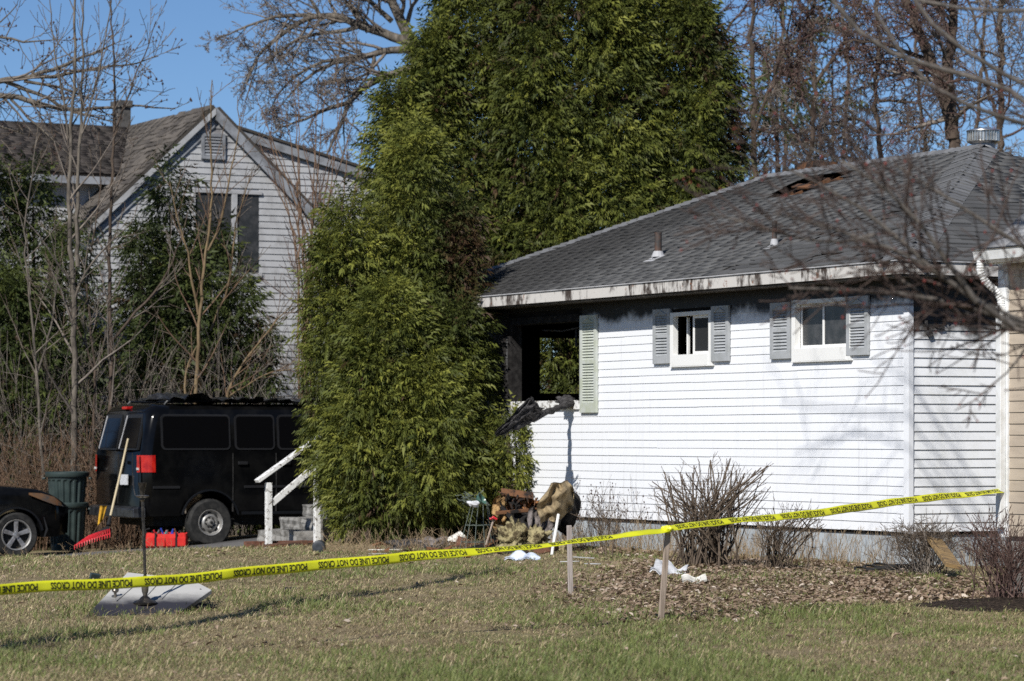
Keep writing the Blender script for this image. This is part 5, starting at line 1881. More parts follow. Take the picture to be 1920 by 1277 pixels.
for k in range(46):
    px_, py_ = rr.uniform(680, 1000), rr.uniform(1022, 1046)
    p = ground_at(px_, py_)
    m = Matrix.Rotation(rr.uniform(0, 3), 3, 'Z') @ Matrix.Rotation(rr.uniform(-.5, .5), 3, 'X') @ Matrix.Rotation(rr.uniform(-.4, .4), 3, 'Y')
    s1, s2, th_ = rr.uniform(.05, .22), rr.uniform(.03, .09), rr.uniform(.006, .02)
    poly = [m @ Vector((s1 * rr.uniform(.6, 1) * cx_, s2 * rr.uniform(.5, 1) * cy_, 0)) + p + Vector((0, 0, .03 + .05 * rr.random())) for cx_, cy_ in ((-.5, -.5), (.5, -.5), (.6, 0), (.4, .5), (-.5, .4))]
    b.prism(poly, m @ Vector((0, 0, th_)))
o = b.build('charred_splinters', M['char_wood'], None)
tag(o, 'charred splinters and scraps trailing along the foot of the arborvitae', 'debris', kind='stuff')
flat_box('grey_glove', 546, 1107, (0.11, 0.06, 0.02), 0.4, 'char_grey', 'small dark glove like scrap lying on the open lawn', 'scrap', 0.01)

# charred curtain bundle that hangs out over the sill
tip = H1.world(-0.10, big[0] + 0.30, 1.93)
pts = [at(1068, 752, tip.y - 0.05), at(1045, 765, 40.6), at(1015, 778, 40.1), at(985, 795, 39.7), at(960, 805, 39.5)]
cu = empty('charred_curtain', pts[0])
tag(cu, 'charred curtain and pole hanging out over the sill of the burnt window', 'curtain')
L_c = [p - pts[0] for p in pts]
fine, rad = [], []
rr = np.random.default_rng(3)
for i in range(len(L_c) - 1):
    for k in range(5):
        fine.append(L_c[i].lerp(L_c[i + 1], k / 5) + Vector(rr.normal(0, 0.007, 3)))
for i in range(len(fine)):
    rad.append(0.045 * (1 - min(1, i / 4)) + 0.036 + rr.uniform(-.008, .012))
MB().tube(fine, rad, 9).build('pole', M['char_grey'], cu, smooth=True)
o = lump('bundle', L_c[0] + Vector((-0.06, 0, -0.0)), (0.10, 0.08, 0.065), M['char_grey'], None, None, 41, 0.3, 4, parent=cu)
# the heavy folded part: a wedge from (985,755) to (925,818)
A_ = at(1000, 758, 39.9) - pts[0]
B_ = at(928, 816, 39.3) - pts[0]
C2 = at(978, 790, 39.7) - pts[0]


def wedge(u, v):
    c0 = A_.lerp(B_, v)
    wdt = 0.25 * (1 - v) ** 0.8 + 0.045 + 0.02 * math.sin(9 * v)
    side = (C2 - A_).normalized()
    f = 0.03 * math.sin(15 * u + 9 * v * u + 2 * math.sin(5 * v)) + 0.025 * math.sin(31 * u - 13 * v + 3 * math.sin(7 * u)) + 0.02 * math.sin(23 * v + 11 * u)
    sag = 0.10 * math.sin(math.pi * u)
    return c0 + Vector((0.10, 0, -0.10)) * 0 + Vector((0.55, 0.1, -0.75)) * wdt * (u - 0.35) + Vector((0, -0.9, 0.2)) * (sag + f)


o = cloth_patch('folds', wedge, 40, 26, (0.03, 0.12, 0.02), M['char_grey'])
o.parent = cu
for k in range(14):
    a = A_.lerp(B_, rr.uniform(0, .5)) + Vector((rr.uniform(0, .2), -.08, rr.uniform(-.05, .03)))
    MB().tube([a, a + Vector((rr.uniform(0, .12), 0, rr.uniform(-.10, .02)))], [0.016, 0.004], 5).build('burnt_shred', M['char'], cu)

# burnt siding scraps hanging on the side wall
for k, (px, py, w_, h_) in enumerate(((1742, 622, 0.10, 0.11), (1762, 612, 0.14, 0.05), (1736, 600, 0.04, 0.16), (1775, 590, 0.05, 0.14))):
    p = H1.hit(px, py, (0, 1, 0), -0.03)
    b = MB().prism([(p.x - w_ / 2, -0.035, p.z), (p.x - w_ * .2, -0.06, p.z - h_ / 2), (p.x + w_ * .5, -0.05, p.z - h_ * .45), (p.x + w_ * .3, -0.04, p.z + h_ * .1), (p.x + w_ * .1, -0.03, p.z + h_ / 2)], (0, 0.012, 0))
    b.build('burnt_scrap', M['char_grey'], h1)

# old plank leaning at the foundation of the side wall
a, b = at(1752, 1012, 32.2), at(1788, 1062, 31.2)
gq = gzf(b.x, b.y)
o = MB().bar(a, Vector((b.x, b.y, max(b.z, gq + 0.02))), 0.16, 0.045, (0.2, -0.9, 0.5)).build('leaning_plank', M['plank_old'], None, bevel=0.005)
tag(o, 'weathered ochre plank leaning below the side wall of the white house', 'plank')
o = MB()
for k in range(3):
    c0 = ground_at(1655, 1072)
    o.tube([c0 + Vector((0.30 * math.cos(a) + 0.1 * k, 0.22 * math.sin(a), 0.03 + 0.02 * k + 0.015 * math.sin(3 * a))) for a in np.linspace(0, 6.2, 22)], 0.014, 6)
o = o.build('garden_hose', M['rubber'], None, smooth=True)
tag(o, 'coiled black garden hose on the leaves below the house corner', 'hose')
# concrete footing post of the tan house seen at the right edge
p = ground_at(1905, 1085)
fp = at(1905, 1000, 29.2)
o = MB().lathe([(0.085, -0.1), (0.08, 0.2), (0.075, 0.42), (0.07, 0.56)], (0, 0, 0), 12).build('birch_log', simple('birch_bark', (0.55, 0.54, 0.5), 0.8, c2=(0.03, 0.028, 0.025), scale=9, lo=0.5, hi=0.56, stretch=(1, 1, 1.6)), None, smooth=True)
o.location = (fp.x, fp.y, 0)
tag(o, 'black and white birch log standing under the tan house', 'log')

# ------------------------------------------------------------------ stakes and tape
s1a, s1b = ground_at(1239, 1166), None
Z1 = s1a.y
s1b = at(1253, 986, Z1)
dv_ = (s1b - s1a).normalized()


def stake(name, a, b, mat, label):
    a, b = Vector(a), Vector(b)
    d = (b - a).normalized()
    e = empty(name, a)
    x = Vector((0.9, 0.42, 0)).normalized()
    x = (x - d * x.dot(d)).normalized()
    y = d.cross(x)
    L = (b - a).length
    w_, t_ = 0.045, 0.02
    rings = []
    for z, s_ in ((-0.12, 0.3), (0, 1), (L * .4, 1.0), (L * .8, .98), (L - 0.01, 1), (L, .9)):
        rings.append([x * (sx * w_ / 2 * s_) + y * (sy * t_ / 2 * s_) + d * z for sx, sy in ((-1, -1), (1, -1), (1, 1), (-1, 1))])
    o = MB().loft(rings).build(name, mat, None, bevel=0.002)
    o.location = a
    bpy.data.objects.remove(e)
    tag(o, label, 'stake', 'wooden stakes in the lawn')
    return o


stake('wooden_stake', s1a, s1b, M['stake'], 'brown wooden stake that carries the knotted police tape')
s2a = ground_at(1070, 1112)
stake('wooden_stake', s2a, at(1067, 985, s2a.y), M['stake_pale'], 'pale grey wooden stake standing behind the police tape')

# tape: straight from the left edge to the brown stake, then on to the tan house
corner = H3.world(-0.06, -0.02, 0)
zA = 19.2
pathA = []
for px, py, tw in ((-160, 1119, 0.0), (0, 1106.5, 0.05), (150, 1097.5, 0.04), (304, 1089, 0.0), (501, 1067.5, -0.05), (640, 1058, -0.1), (689, 1054, -0.15), (800, 1042, -0.4), (870, 1035, -0.70), (920, 1030.5, -0.9), (971, 1026, -1.05), (1070, 1016, -1.18), (1160, 1005, -1.2), (1240, 996, -1.25), (1250, 993, -1.3)):
    f = (px + 160) / (1250 + 160)
    Z = 1 / ((1 - f) / zA + f / (Z1 - 0.03))
    pathA.append((at(px, py, Z), tw))
pathB = []
for px, py, tw in ((1252, 991.5, -1.25), (1275, 988, -1.1), (1310, 984, -1.0), (1361, 979, -0.9), (1432, 972, -0.75), (1507, 964, -0.6), (1612, 950, -0.5), (1706, 939, -0.55), (1800, 928, -0.8), (1850, 922.5, -0.95), (1879, 919.5, -1.0)):
    f = (px - 1252) / (1879 - 1252)
    Z = 1 / ((1 - f) / (Z1 - 0.03) + f / (corner.y - 0.03))
    pathB.append((at(px, py, Z), tw))
TWD = 0.071


def tape(path, name, label, phase):
    P_ = np.array([tuple(p) for p, _ in path])
    tw = np.array([t_ for _, t_ in path])
    seg = np.r_[0, np.cumsum(np.linalg.norm(np.diff(P_, axis=0), axis=1))]
    L = seg[-1]

    def pos(s_):
        """Smooth position and twist at arc length."""
        s_ = np.clip(s_, 0, L)
        out = np.zeros((len(s_), 3))
        w = 0
        for o_ in np.linspace(-0.35, 0.35, 9):
            ss = np.clip(s_ + o_, 0, L)
            for i in range(3):
                out[:, i] += np.interp(ss, seg, P_[:, i])
            w += 1
        out /= w
        f = np.clip(np.minimum(s_, L - s_) / 0.4, 0, 1)[:, None]
        raw = np.stack([np.interp(s_, seg, P_[:, i]) for i in range(3)], -1)
        out[:, 2] += 0.006 * np.sin(s_ * 2.1) + 0.0025 * np.sin(s_ * 7.9)
        return raw * (1 - f) + out * f, np.interp(s_, seg, tw)

    def frame(s_):
        p, t_ = pos(s_)
        p2, _ = pos(s_ + 0.02)
        p1_, _ = pos(s_ - 0.02)
        d = p2 - p1_
        d /= np.linalg.norm(d, axis=1)[:, None]
        up = np.tile([0, 0, 1.0], (len(s_), 1))
        n_ = np.cross(d, up)
        n_ /= np.linalg.norm(n_, axis=1)[:, None]
        up = np.cross(n_, d)
        rip = 0.12 * np.sin(s_ * 3.3 + np.sin(s_ * 1.7)) + 0.07 * np.sin(s_ * 9.7 + 1) + 0.04 * np.sin(s_ * 23)
        c, s2 = np.cos(t_ + rip)[:, None], np.sin(t_ + rip)[:, None]
        return p, up * c + n_ * s2, n_ * c - up * s2       # position, width axis, face normal (towards the camera)
    ss = np.linspace(0, L, int(L / 0.03))
    p, wv_, nn = frame(ss)
    k = 5
    rows = []
    for j in range(k):
        u = (j / (k - 1) - 0.5)
        cup = (0.25 - u * u) * 0.012
        rows.append(p + wv_ * (u * TWD) + nn * cup)
    vv = np.stack(rows, 1).reshape(-1, 3)
    back = (np.stack(rows, 1) - nn[:, None] * 0.0012).reshape(-1, 3)
    q0 = (np.arange(len(ss) - 1)[:, None] * k + np.arange(k - 1)[None]).ravel()
    q = np.stack([q0, q0 + 1, q0 + k + 1, q0 + k], -1)
    nb = len(vv)
    e0 = np.arange(len(ss) - 1) * k
    e1 = e0 + k - 1
    ed = np.concatenate([np.stack([e0, e0 + k, e0 + k + nb, e0 + nb], -1), np.stack([e1, e1 + nb, e1 + k + nb, e1 + k], -1)])
    root = empty(name, (0, 0, 0))
    tag(root, label, 'police tape')
    fast('strip', np.concatenate([vv, back]), np.concatenate([q, q[:, ::-1] + nb, ed]), mat=M['yellow_tape'], parent=root, smooth=True)
    # lettering printed on the face, upside down as the tape hangs
    cu_ = bpy.data.curves.new('lettering', 'FONT')
    cu_.body = 'POLICE LINE DO NOT CROSS'
    cu_.size = 1
    cu_.offset = 0.030
    cu_.resolution_u = 3
    to = bpy.data.objects.new('lettering', cu_)
    COL.objects.link(to)
    dg = bpy.context.evaluated_depsgraph_get()
    me = bpy.data.meshes.new_from_object(to.evaluated_get(dg))
    bpy.data.objects.remove(to)
    bm = bmesh.new()
    bm.from_mesh(me)
    bmesh.ops.triangulate(bm, faces=bm.faces[:])
    bmesh.ops.subdivide_edges(bm, edges=[e for e in bm.edges if e.calc_length() > 0.25], cuts=1)
    bmesh.ops.triangulate(bm, faces=bm.faces[:])
    tv_ = np.array([tuple(v.co) for v in bm.verts])
    tf = np.array([[v.index for v in f.verts] for f in bm.faces])
    bm.free()
    tw_ = tv_[:, 0].max() - tv_[:, 0].min()
    th_ = tv_[:, 1].max() - tv_[:, 1].min()
    tv_[:, 0] -= tv_[:, 0].min()
    tv_[:, 1] -= tv_[:, 1].min() + th_ / 2
    per, txt = 0.745, 0.645
    s0 = phase
    while s0 < L - 0.05:
        s_ = s0 + txt - tv_[:, 0] / tw_ * txt
        ok = (s_ > 0.0) & (s_ < L)
        if ok.all():
            p, w_, n_ = frame(s_)
            u = -tv_[:, 1] / th_ * 0.046
            cup = (0.25 - (u / TWD) ** 2) * 0.012
            fast('lettering', p + w_ * u[:, None] + n_ * (cup[:, None] + 0.0015), tris=tf, mat=M['tape_ink'], parent=root)
        s0 += per
    return root


tape(pathA, 'police_tape', 'yellow police tape stretched from the left edge to the brown stake', 0.27 - 0.745)
tape(pathB, 'police_tape', 'yellow police tape running from the brown stake to the tan house', 0.10)
kn = Vector(pathA[-1][0])
o = lump('tape_knot', kn + Vector((0.004, -0.0, 0.0)), (0.036, 0.026, 0.028), M['yellow_tape'], 'small yellow knot of tape round the top of the brown stake', 'knot', 5, 0.25)
# ------------------------------------------------------------------ evergreens
def fronds(base, dirs, size, rng, leaf=5, width=0.15, droop=0.50, spread=0.85):
    """Flat sprays: each frond is `leaf` kite-shaped leaflets. Returns verts, quads."""
    n = len(base)
    d = dirs / np.linalg.norm(dirs, axis=1)[:, None]
    r = rng.normal(size=(n, 3))
    s = np.cross(d, r)
    s /= np.linalg.norm(s, axis=1)[:, None]
    nn = np.cross(d, s)
    V_ = np.empty((n, leaf, 3, 3), np.float32)
    for j in range(leaf):
        f = j / (leaf - 1)
        side = -1 if j % 2 else 1
        a = side * spread * (1 - 0.75 * f) * rng.uniform(0.7, 1.3, n)
        L = size * (0.75 + 0.5 * rng.random(n)) * (0.46 if j < leaf - 1 else 0.5)
        b = base + d * (size * 0.95 * f)[:, None]
        ld = d * np.cos(a)[:, None] + s * np.sin(a)[:, None]
        ld[:, 2] -= droop * (0.5 + rng.random(n))
        ld /= np.linalg.norm(ld, axis=1)[:, None]
        w = np.cross(ld, nn)
        w /= np.linalg.norm(w, axis=1)[:, None] + 1e-9
        wd = (L * width * (0.7 + 0.6 * rng.random(n)))[:, None]
        mid = b + ld * (L * 0.55)[:, None]
        tip = b + ld * L[:, None]
        tip[:, 2] -= L * 0.12
        V_[:, j, 0] = b * .75 + mid * .25 + w * wd
        V_[:, j, 1] = tip
        V_[:, j, 2] = b * .75 + mid * .25 - w * wd
    q = np.arange(n * leaf * 3).reshape(-1, 3)
    return V_.reshape(-1, 3), q


def evergreen(name, label, leaders, mat, seed, dens=24, per=26, size=0.13, clump=0.17, lump=0.18, scorch=None, back=0.35, low=0.0, cat='evergreen tree', group=None, tint0=0.5, tintv=0.22, hide=0.0):
    """leaders: (x, y, z_ground, height, radius, profile power, base radius factor)."""
    rng = np.random.default_rng(seed)
    vs, qs, ts = [], [], []
    nv = 0
    x0, y0 = leaders[0][0], leaders[0][1]
    root = empty(name, (x0, y0, gzf(x0, y0)))
    oz = gzf(x0, y0)
    tag(root, label, cat, group)
    for li, (cx, cy, zb, H, Rr, pw, bf) in enumerate(leaders):
        area = 2 * math.pi * Rr * H * 0.75
        nc = int(area * dens)
        u = rng.random(nc) * 1.0
        ph = rng.uniform(0, 2 * math.pi, nc)
        # thin out the side that faces away from the street
        keep = (np.sin(ph) < 0.25) | (rng.random(nc) < back)
        gap = np.sin(ph * Rr * 5.1 + 2.3 * np.sin(u * H * 2.9 + li)) * np.sin(u * H * 4.3 + 1.9 * np.sin(ph * Rr * 3.7 + 2 * li))
        keep &= (gap > -0.72) | (rng.random(nc) < 0.3)
        if hide:
            keep &= (u * H > hide) | (rng.random(nc) < 0.55)
        u, ph = u[keep], ph[keep]
        prof = np.minimum(1.0, (1 - u) ** pw * 1.25) * (bf + (1 - bf) * sstep(u / 0.3))
        ks = rng.normal(0, 1, (7, 3)) * np.array([2.2, 2.2, 1.0])
        pph = rng.uniform(0, 6.28, 7)
        lum = sum(np.sin(k[0] * np.cos(ph) + k[1] * np.sin(ph) + k[2] * 1.6 * u * H + f) for k, f in zip(ks, pph)) / 3
        inner = rng.random(nc)[keep] < 0.5
        depth = np.where(inner, rng.uniform(0.16, 0.5, len(u)), rng.random(len(u)) * 0.10)
        rad = Rr * prof * (1 + lump * lum) - depth * np.minimum(1, Rr * prof)
        rad = np.maximum(rad, 0.02)
        c = np.stack([cx + np.cos(ph) * rad, cy + np.sin(ph) * rad, zb + u * H], -1)
        out = np.stack([np.cos(ph), np.sin(ph), 0.15 + 0.8 * u ** 3], -1)
        cs = clump * rng.uniform(0.6, 1.5, len(c))
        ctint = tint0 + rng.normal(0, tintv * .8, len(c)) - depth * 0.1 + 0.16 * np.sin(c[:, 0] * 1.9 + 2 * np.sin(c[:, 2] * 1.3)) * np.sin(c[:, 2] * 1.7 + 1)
        n = len(c)
        idx = np.repeat(np.arange(n), np.where(inner, int(per * .7), per))
        nf_ = len(idx)
        off = rng.normal(size=(nf_, 3))
        off /= np.linalg.norm(off, axis=1)[:, None]
        # every tuft: sprays that radiate from its twig and hang at the tips
        b = c[idx] + off * (cs[idx] * np.where(inner, 1.0, 0.38)[idx])[:, None]
        dr = out[idx] * 0.55 + off * 0.85 + np.array([0, 0, -0.30])
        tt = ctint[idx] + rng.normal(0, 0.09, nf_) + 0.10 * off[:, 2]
        if scorch is not None:
            sc_ = scorch(b)
            tt = tt * (1 - sc_) + (-0.25 + 0.25 * rng.random(len(tt))) * sc_
        sz = size * rng.uniform(0.65, 1.3, nf_) * (0.5 + 0.5 * cs / clump)[idx] * np.where(inner, 1.5, 1.0)[idx]
        leaf = 6
        v, q = fronds(b, dr, sz, rng, leaf)
        vs.append(v)
        qs.append(q + nv)
        nv += len(v)
        ts.append(np.repeat(tt, leaf * 3))
        # stem with dead inner twigs
        m = MB()
        m.tube([(cx - x0, cy - y0, zb - 0.1 - oz), (cx - x0 + .04, cy - y0, zb + H * .4 - oz), (cx - x0, cy - y0, zb + H * .93 - oz)], [0.05 + 0.05 * Rr, 0.04 + 0.03 * Rr, 0.012], 7)
        m.build('trunk', M['bark_brown'], root)
        ni = int(70 * H / 5 * max(0.5, Rr))
        m = MB()
        for k in range(ni):
            z = rng.uniform(0.02, 0.85)
            a = rng.uniform(0, 6.28)
            L = Rr * 0.9 * min(1, (1 - z) ** pw * 1.3)
            p0 = Vector((cx - x0, cy - y0, zb + z * H - oz))
            d = Vector((math.cos(a), math.sin(a), rng.uniform(-.15, .55)))
            m.tube([p0, p0 + d * L * .5, p0 + d * L + Vector((0, 0, 0.05))], [0.014, 0.010, 0.004], 4)
        o = m.build('limbs', M['bark_brown'], root)
        o['kind'] = 'stuff'
    v = np.concatenate(vs) - np.array([x0, y0, oz], np.float32)
    fast('crown', v, tris=np.concatenate(qs), mat=mat, parent=root, tint=np.concatenate(ts))
    return root


def lead(px, Z, py_top, rad_px, pw=0.5, bf=0.75, zlow=None):
    p = at(px, 819, Z)
    zb = gzf(p.x, p.y) if zlow is None else zlow
    H = at(px, py_top, Z).z - zb
    return (p.x, p.y, zb, H, rad_px * Z / F, pw, bf)


def scorchA(b):
    # the side next to the burnt window was browned by the heat
    d = np.sqrt(((b[:, 0] + 0.60) / 0.70) ** 2 + ((b[:, 2] - 3.9) / 1.4) ** 2)
    return np.clip(1.35 - d, 0, 1) * 0.75


evergreen('arborvitae', 'broad bright green arborvitae in front of the left end of the white house',
          [lead(775, 42.9, 235, 100, 0.36, 0.9), lead(662, 42.4, 376, 62, 0.32, 0.8, 0.5), lead(722, 41.9, 540, 106, 0.35, 0.85, 0.3), lead(852, 42.8, 380, 74, 0.40, 0.85),
           lead(855, 42.2, 570, 58, 0.35, 0.8, 0.42), lead(950, 42.0, 785, 46, 0.35, 0.8, 0.66), lead(692, 41.7, 640, 74, 0.36, 0.8, 0.15), lead(618, 42.2, 445, 40, 0.32, 0.9, 0.95), lead(890, 42.4, 560, 28, 0.4, 0.8, 0.6), lead(800, 41.6, 690, 86, .35, .85, 0.4)],
          M['cedar'], 11, dens=62, per=22, size=0.105, clump=0.135, lump=0.14, scorch=scorchA, back=0.12, tint0=0.56)
evergreen('arborvitae', 'tall arborvitae rising behind the left half of the white house roof',
          [lead(925, 51.0, -170, 150, 0.33, 0.9), lead(1085, 51.0, -210, 175, 0.33, 0.9), lead(808, 50.2, 60, 80, 0.36, 0.9), lead(745, 49.8, 170, 70, 0.36, 0.9), lead(1000, 50.2, -140, 90, 0.33, 0.9), lead(866, 50.6, -70, 84, 0.33, 0.9), lead(1050, 49.7, 300, 60, 0.33, 0.9)],
          M['cedar'], 12, dens=38, per=22, size=0.135, clump=0.17, lump=0.09, back=0.03, tint0=0.44, hide=3.4)
evergreen('arborvitae', 'narrower arborvitae with browned right edge behind the roof ridge',
          [lead(1215, 51.6, -110, 142, 0.33, 0.9), lead(1288, 51.0, 5, 92, 0.27, 0.9), lead(1350, 51.3, 100, 47, 0.3, 0.9), lead(1155, 50.8, -60, 90, 0.33, 0.9)],
          M['cedar'], 13, dens=38, per=22, size=0.135, clump=0.17, lump=0.09, back=0.03, tint0=0.45, hide=3.4,
          scorch=lambda b: np.clip(1.2 - np.sqrt(((b[:, 0] - 3.65) / 0.35) ** 2 + ((b[:, 2] - 6.5) / 0.6) ** 2), 0, 1))
evergreen('hemlock', 'dark loose evergreen covering the gable window of the grey house',
          [lead(318, 54.0, 330, 62, 0.6, 0.9), lead(395, 54.0, 445, 105, 0.45, 0.9), lead(265, 53.5, 430, 62, 0.55, 0.9), lead(450, 53.2, 540, 80, 0.45, 0.9), lead(350, 53.0, 500, 100, 0.42, 0.95), lead(490, 53.0, 620, 40, 0.5, 0.9), lead(300, 52.8, 640, 85, .45, .95)],
          M['cedar_dark'], 14, dens=20, per=18, size=0.17, clump=0.2, lump=0.24, back=0.05, tint0=0.45)
evergreen('hemlock', 'dark loose evergreen at the left edge behind the saplings',
          [lead(62, 54.0, 325, 78, 0.55, 0.9), lead(-20, 54.0, 300, 85, 0.5, 0.9), lead(142, 53.5, 420, 64, 0.5, 0.9), lead(30, 52.6, 520, 100, 0.45, 0.95), lead(180, 53.2, 560, 55, 0.5, 0.9), lead(90, 52.4, 620, 90, .4, .95), lead(10, 52.4, 600, 70, .4, .95)],
          M['cedar_dark'], 15, dens=18, per=18, size=0.17, clump=0.2, lump=0.24, back=0.05, tint0=0.48)


# ------------------------------------------------------------------ bare wood
class Wood:
    """Collects branch polylines and turns them into prisms joined at the nodes."""

    def __init__(s):
        s.a, s.b, s.ra, s.rb, s.ta, s.tb, s.rf = [], [], [], [], [], [], []
        s.tips = []

    def line(s, pts, rad):
        pts = np.asarray(pts, float)
        rad = np.asarray(rad, float)
        t = np.gradient(pts, axis=0)
        t /= np.linalg.norm(t, axis=1)[:, None] + 1e-9
        d = pts[-1] - pts[0]
        d = d / (np.linalg.norm(d) + 1e-9)
        ref = np.array([0.0, 0, 1]) if abs(d[2]) < 0.75 else np.array([1.0, 0.25, 0])
        s.a.append(pts[:-1]); s.b.append(pts[1:])
        s.ra.append(rad[:-1]); s.rb.append(rad[1:])
        s.ta.append(t[:-1]); s.tb.append(t[1:])
        s.rf.append(np.tile(ref, (len(pts) - 1, 1)))

    def build(s, name, mat, parent, k=4, off=(0, 0, 0)):
        if not s.a:
            return None
        a, b = np.concatenate(s.a), np.concatenate(s.b)
        ra, rb = np.concatenate(s.ra), np.concatenate(s.rb)
        ta, tb, rf = np.concatenate(s.ta), np.concatenate(s.tb), np.concatenate(s.rf)
        n = len(a)
        V_ = np.empty((n, 2, k, 3), np.float32)
        for e, (p, r, t) in enumerate(((a, ra, ta), (b, rb, tb))):
            x = np.cross(t, rf)
            x /= np.linalg.norm(x, axis=1)[:, None] + 1e-9
            y = np.cross(t, x)
            for j in range(k):
                an = 2 * math.pi * j / k
                V_[:, e, j] = p + (x * math.cos(an) + y * math.sin(an)) * r[:, None]
        V_ -= np.array(off, np.float32)
        base = (np.arange(n) * 2 * k)[:, None]
        j = np.arange(k)[None]
        q = np.stack([base + j, base + (j + 1) % k, base + k + (j + 1) % k, base + k + j], -1).reshape(-1, 4)
        return fast(name, V_.reshape(-1, 3), q, mat=mat, parent=parent, smooth=k > 5)


def rot_about(d, ang, az, rng):
    d = d / np.linalg.norm(d)
    r = np.array([0.3, 0.5, 0.81]) if abs(d[2]) < 0.8 else np.array([1.0, 0, 0])
    x = np.cross(d, r)
    x /= np.linalg.norm(x)
    y = np.cross(d, x)
    return d * math.cos(ang) + (x * math.cos(az) + y * math.sin(az)) * math.sin(ang)


def sprout(W, T, p, d, L, r, lev, P, rng):
    """Grow one branch and its children. W: list of Wood by level, T: tips."""
    n = max(3, int(L / P['seg'][min(lev, len(P['seg']) - 1)]))
    st_ = L / n
    pts = [np.array(p, float)]
    d = np.array(d, float) / np.linalg.norm(d)
    wig, up = P['wig'][min(lev, len(P['wig']) - 1)], P['up'][min(lev, len(P['up']) - 1)]
    dirs = [d]
    for i in range(n):
        d = d + rng.normal(0, wig, 3) + np.array([0, 0, up])
        d /= np.linalg.norm(d)
        pts.append(pts[-1] + d * st_)
        dirs.append(d)
    rad = r * (1 - np.linspace(0, 1, n + 1) * P.get('taper', 0.75))
    rad = np.maximum(rad, P['rmin'])
    W[min(lev, len(W) - 1)].line(pts, rad)
    if lev >= P['lev']:
        T.append((pts[-1], d))
        return
    nc = P['n'][min(lev, len(P['n']) - 1)]
    nc = max(1, int(round(nc * (0.75 + 0.5 * rng.random()))))
    t0 = P.get('t0', 0.25)
    for c in range(nc):
        f = t0 + (1 - t0) * (c + rng.random()) / nc
        i = min(n - 1, int(f * n))
        q = pts[i] + (pts[i + 1] - pts[i]) * (f * n - i)
        ang = R(P['ang'] + rng.normal(0, 14))
        cd = rot_about(dirs[i], ang, rng.uniform(0, 2 * math.pi), rng)
        sprout(W, T, q, cd, L * P['ratio'] * (1.05 - 0.55 * f) * rng.uniform(0.7, 1.2), max(P['rmin'], rad[i] * P.get('rr', 0.55)), lev + 1, P, rng)
    # the leader goes on as a finer shoot
    sprout(W, T, pts[-1], d, L * P['ratio'] * 0.6, max(P['rmin'], rad[-1]), lev + 1, P, rng)


def side_shoots(W, T, pts, rad, P, rng, n, L, lev=1, t0=0.1):
    pts = np.asarray(pts)
    seg = np.r_[0, np.cumsum(np.linalg.norm(np.diff(pts, axis=0), axis=1))]
    for k in range(n):
        f = t0 + (1 - t0) * (k + rng.random()) / n
        s_ = f * seg[-1]
        q = np.array([np.interp(s_, seg, pts[:, i]) for i in range(3)])
        i = min(len(pts) - 2, np.searchsorted(seg, s_, 'right') - 1)
        d = pts[i + 1] - pts[i]
        cd = rot_about(d, R(P['ang'] + rng.normal(0, 15)), rng.uniform(0, 2 * math.pi), rng)
        rr_ = np.interp(s_, seg, rad)
        sprout(W, T, q, cd, L * (1.1 - 0.6 * f) * rng.uniform(0.6, 1.25), max(P['rmin'], rr_ * P.get('rr', 0.5)), lev, P, rng)


def curve(pts, n, rng=None, j=0.0):
    pts = np.array([tuple(p) for p in pts])
    s_ = np.r_[0, np.cumsum(np.linalg.norm(np.diff(pts, axis=0), axis=1))]
    t = np.linspace(0, s_[-1], n)
    # smooth through the points
    o = np.stack([np.interp(t, s_, pts[:, i]) for i in range(3)], -1)
    for _ in range(2):
        o[1:-1] = 0.25 * o[:-2] + 0.5 * o[1:-1] + 0.25 * o[2:]
    if rng is not None and j:
        o[1:-1] += rng.normal(0, j, (n - 2, 3))
    return o


def buds(T, parent, mat, size, rng, off, keep=1.0, name='buds'):
    ps = np.array([t[0] for t in T])
    if keep < 1:
        ps = ps[rng.random(len(ps)) < keep]
    n = len(ps)
    if not n:
        return
    o = np.array([[1, 0, 0], [0, 1, 0], [-1, 0, 0], [0, -1, 0], [0, 0, 1.6], [0, 0, -1.2]], float)
    V_ = ps[:, None] + o[None] * (size * rng.uniform(0.6, 1.4, n))[:, None, None] - np.array(off)
    f = np.array([[0, 1, 4], [1, 2, 4], [2, 3, 4], [3, 0, 4], [1, 0, 5], [2, 1, 5], [3, 2, 5], [0, 3, 5]])
    F_ = (f[None] + (np.arange(n) * 6)[:, None, None]).reshape(-1, 3)
    fast(name, V_.reshape(-1, 3), tris=F_, mat=mat, parent=parent)['kind'] = 'stuff'


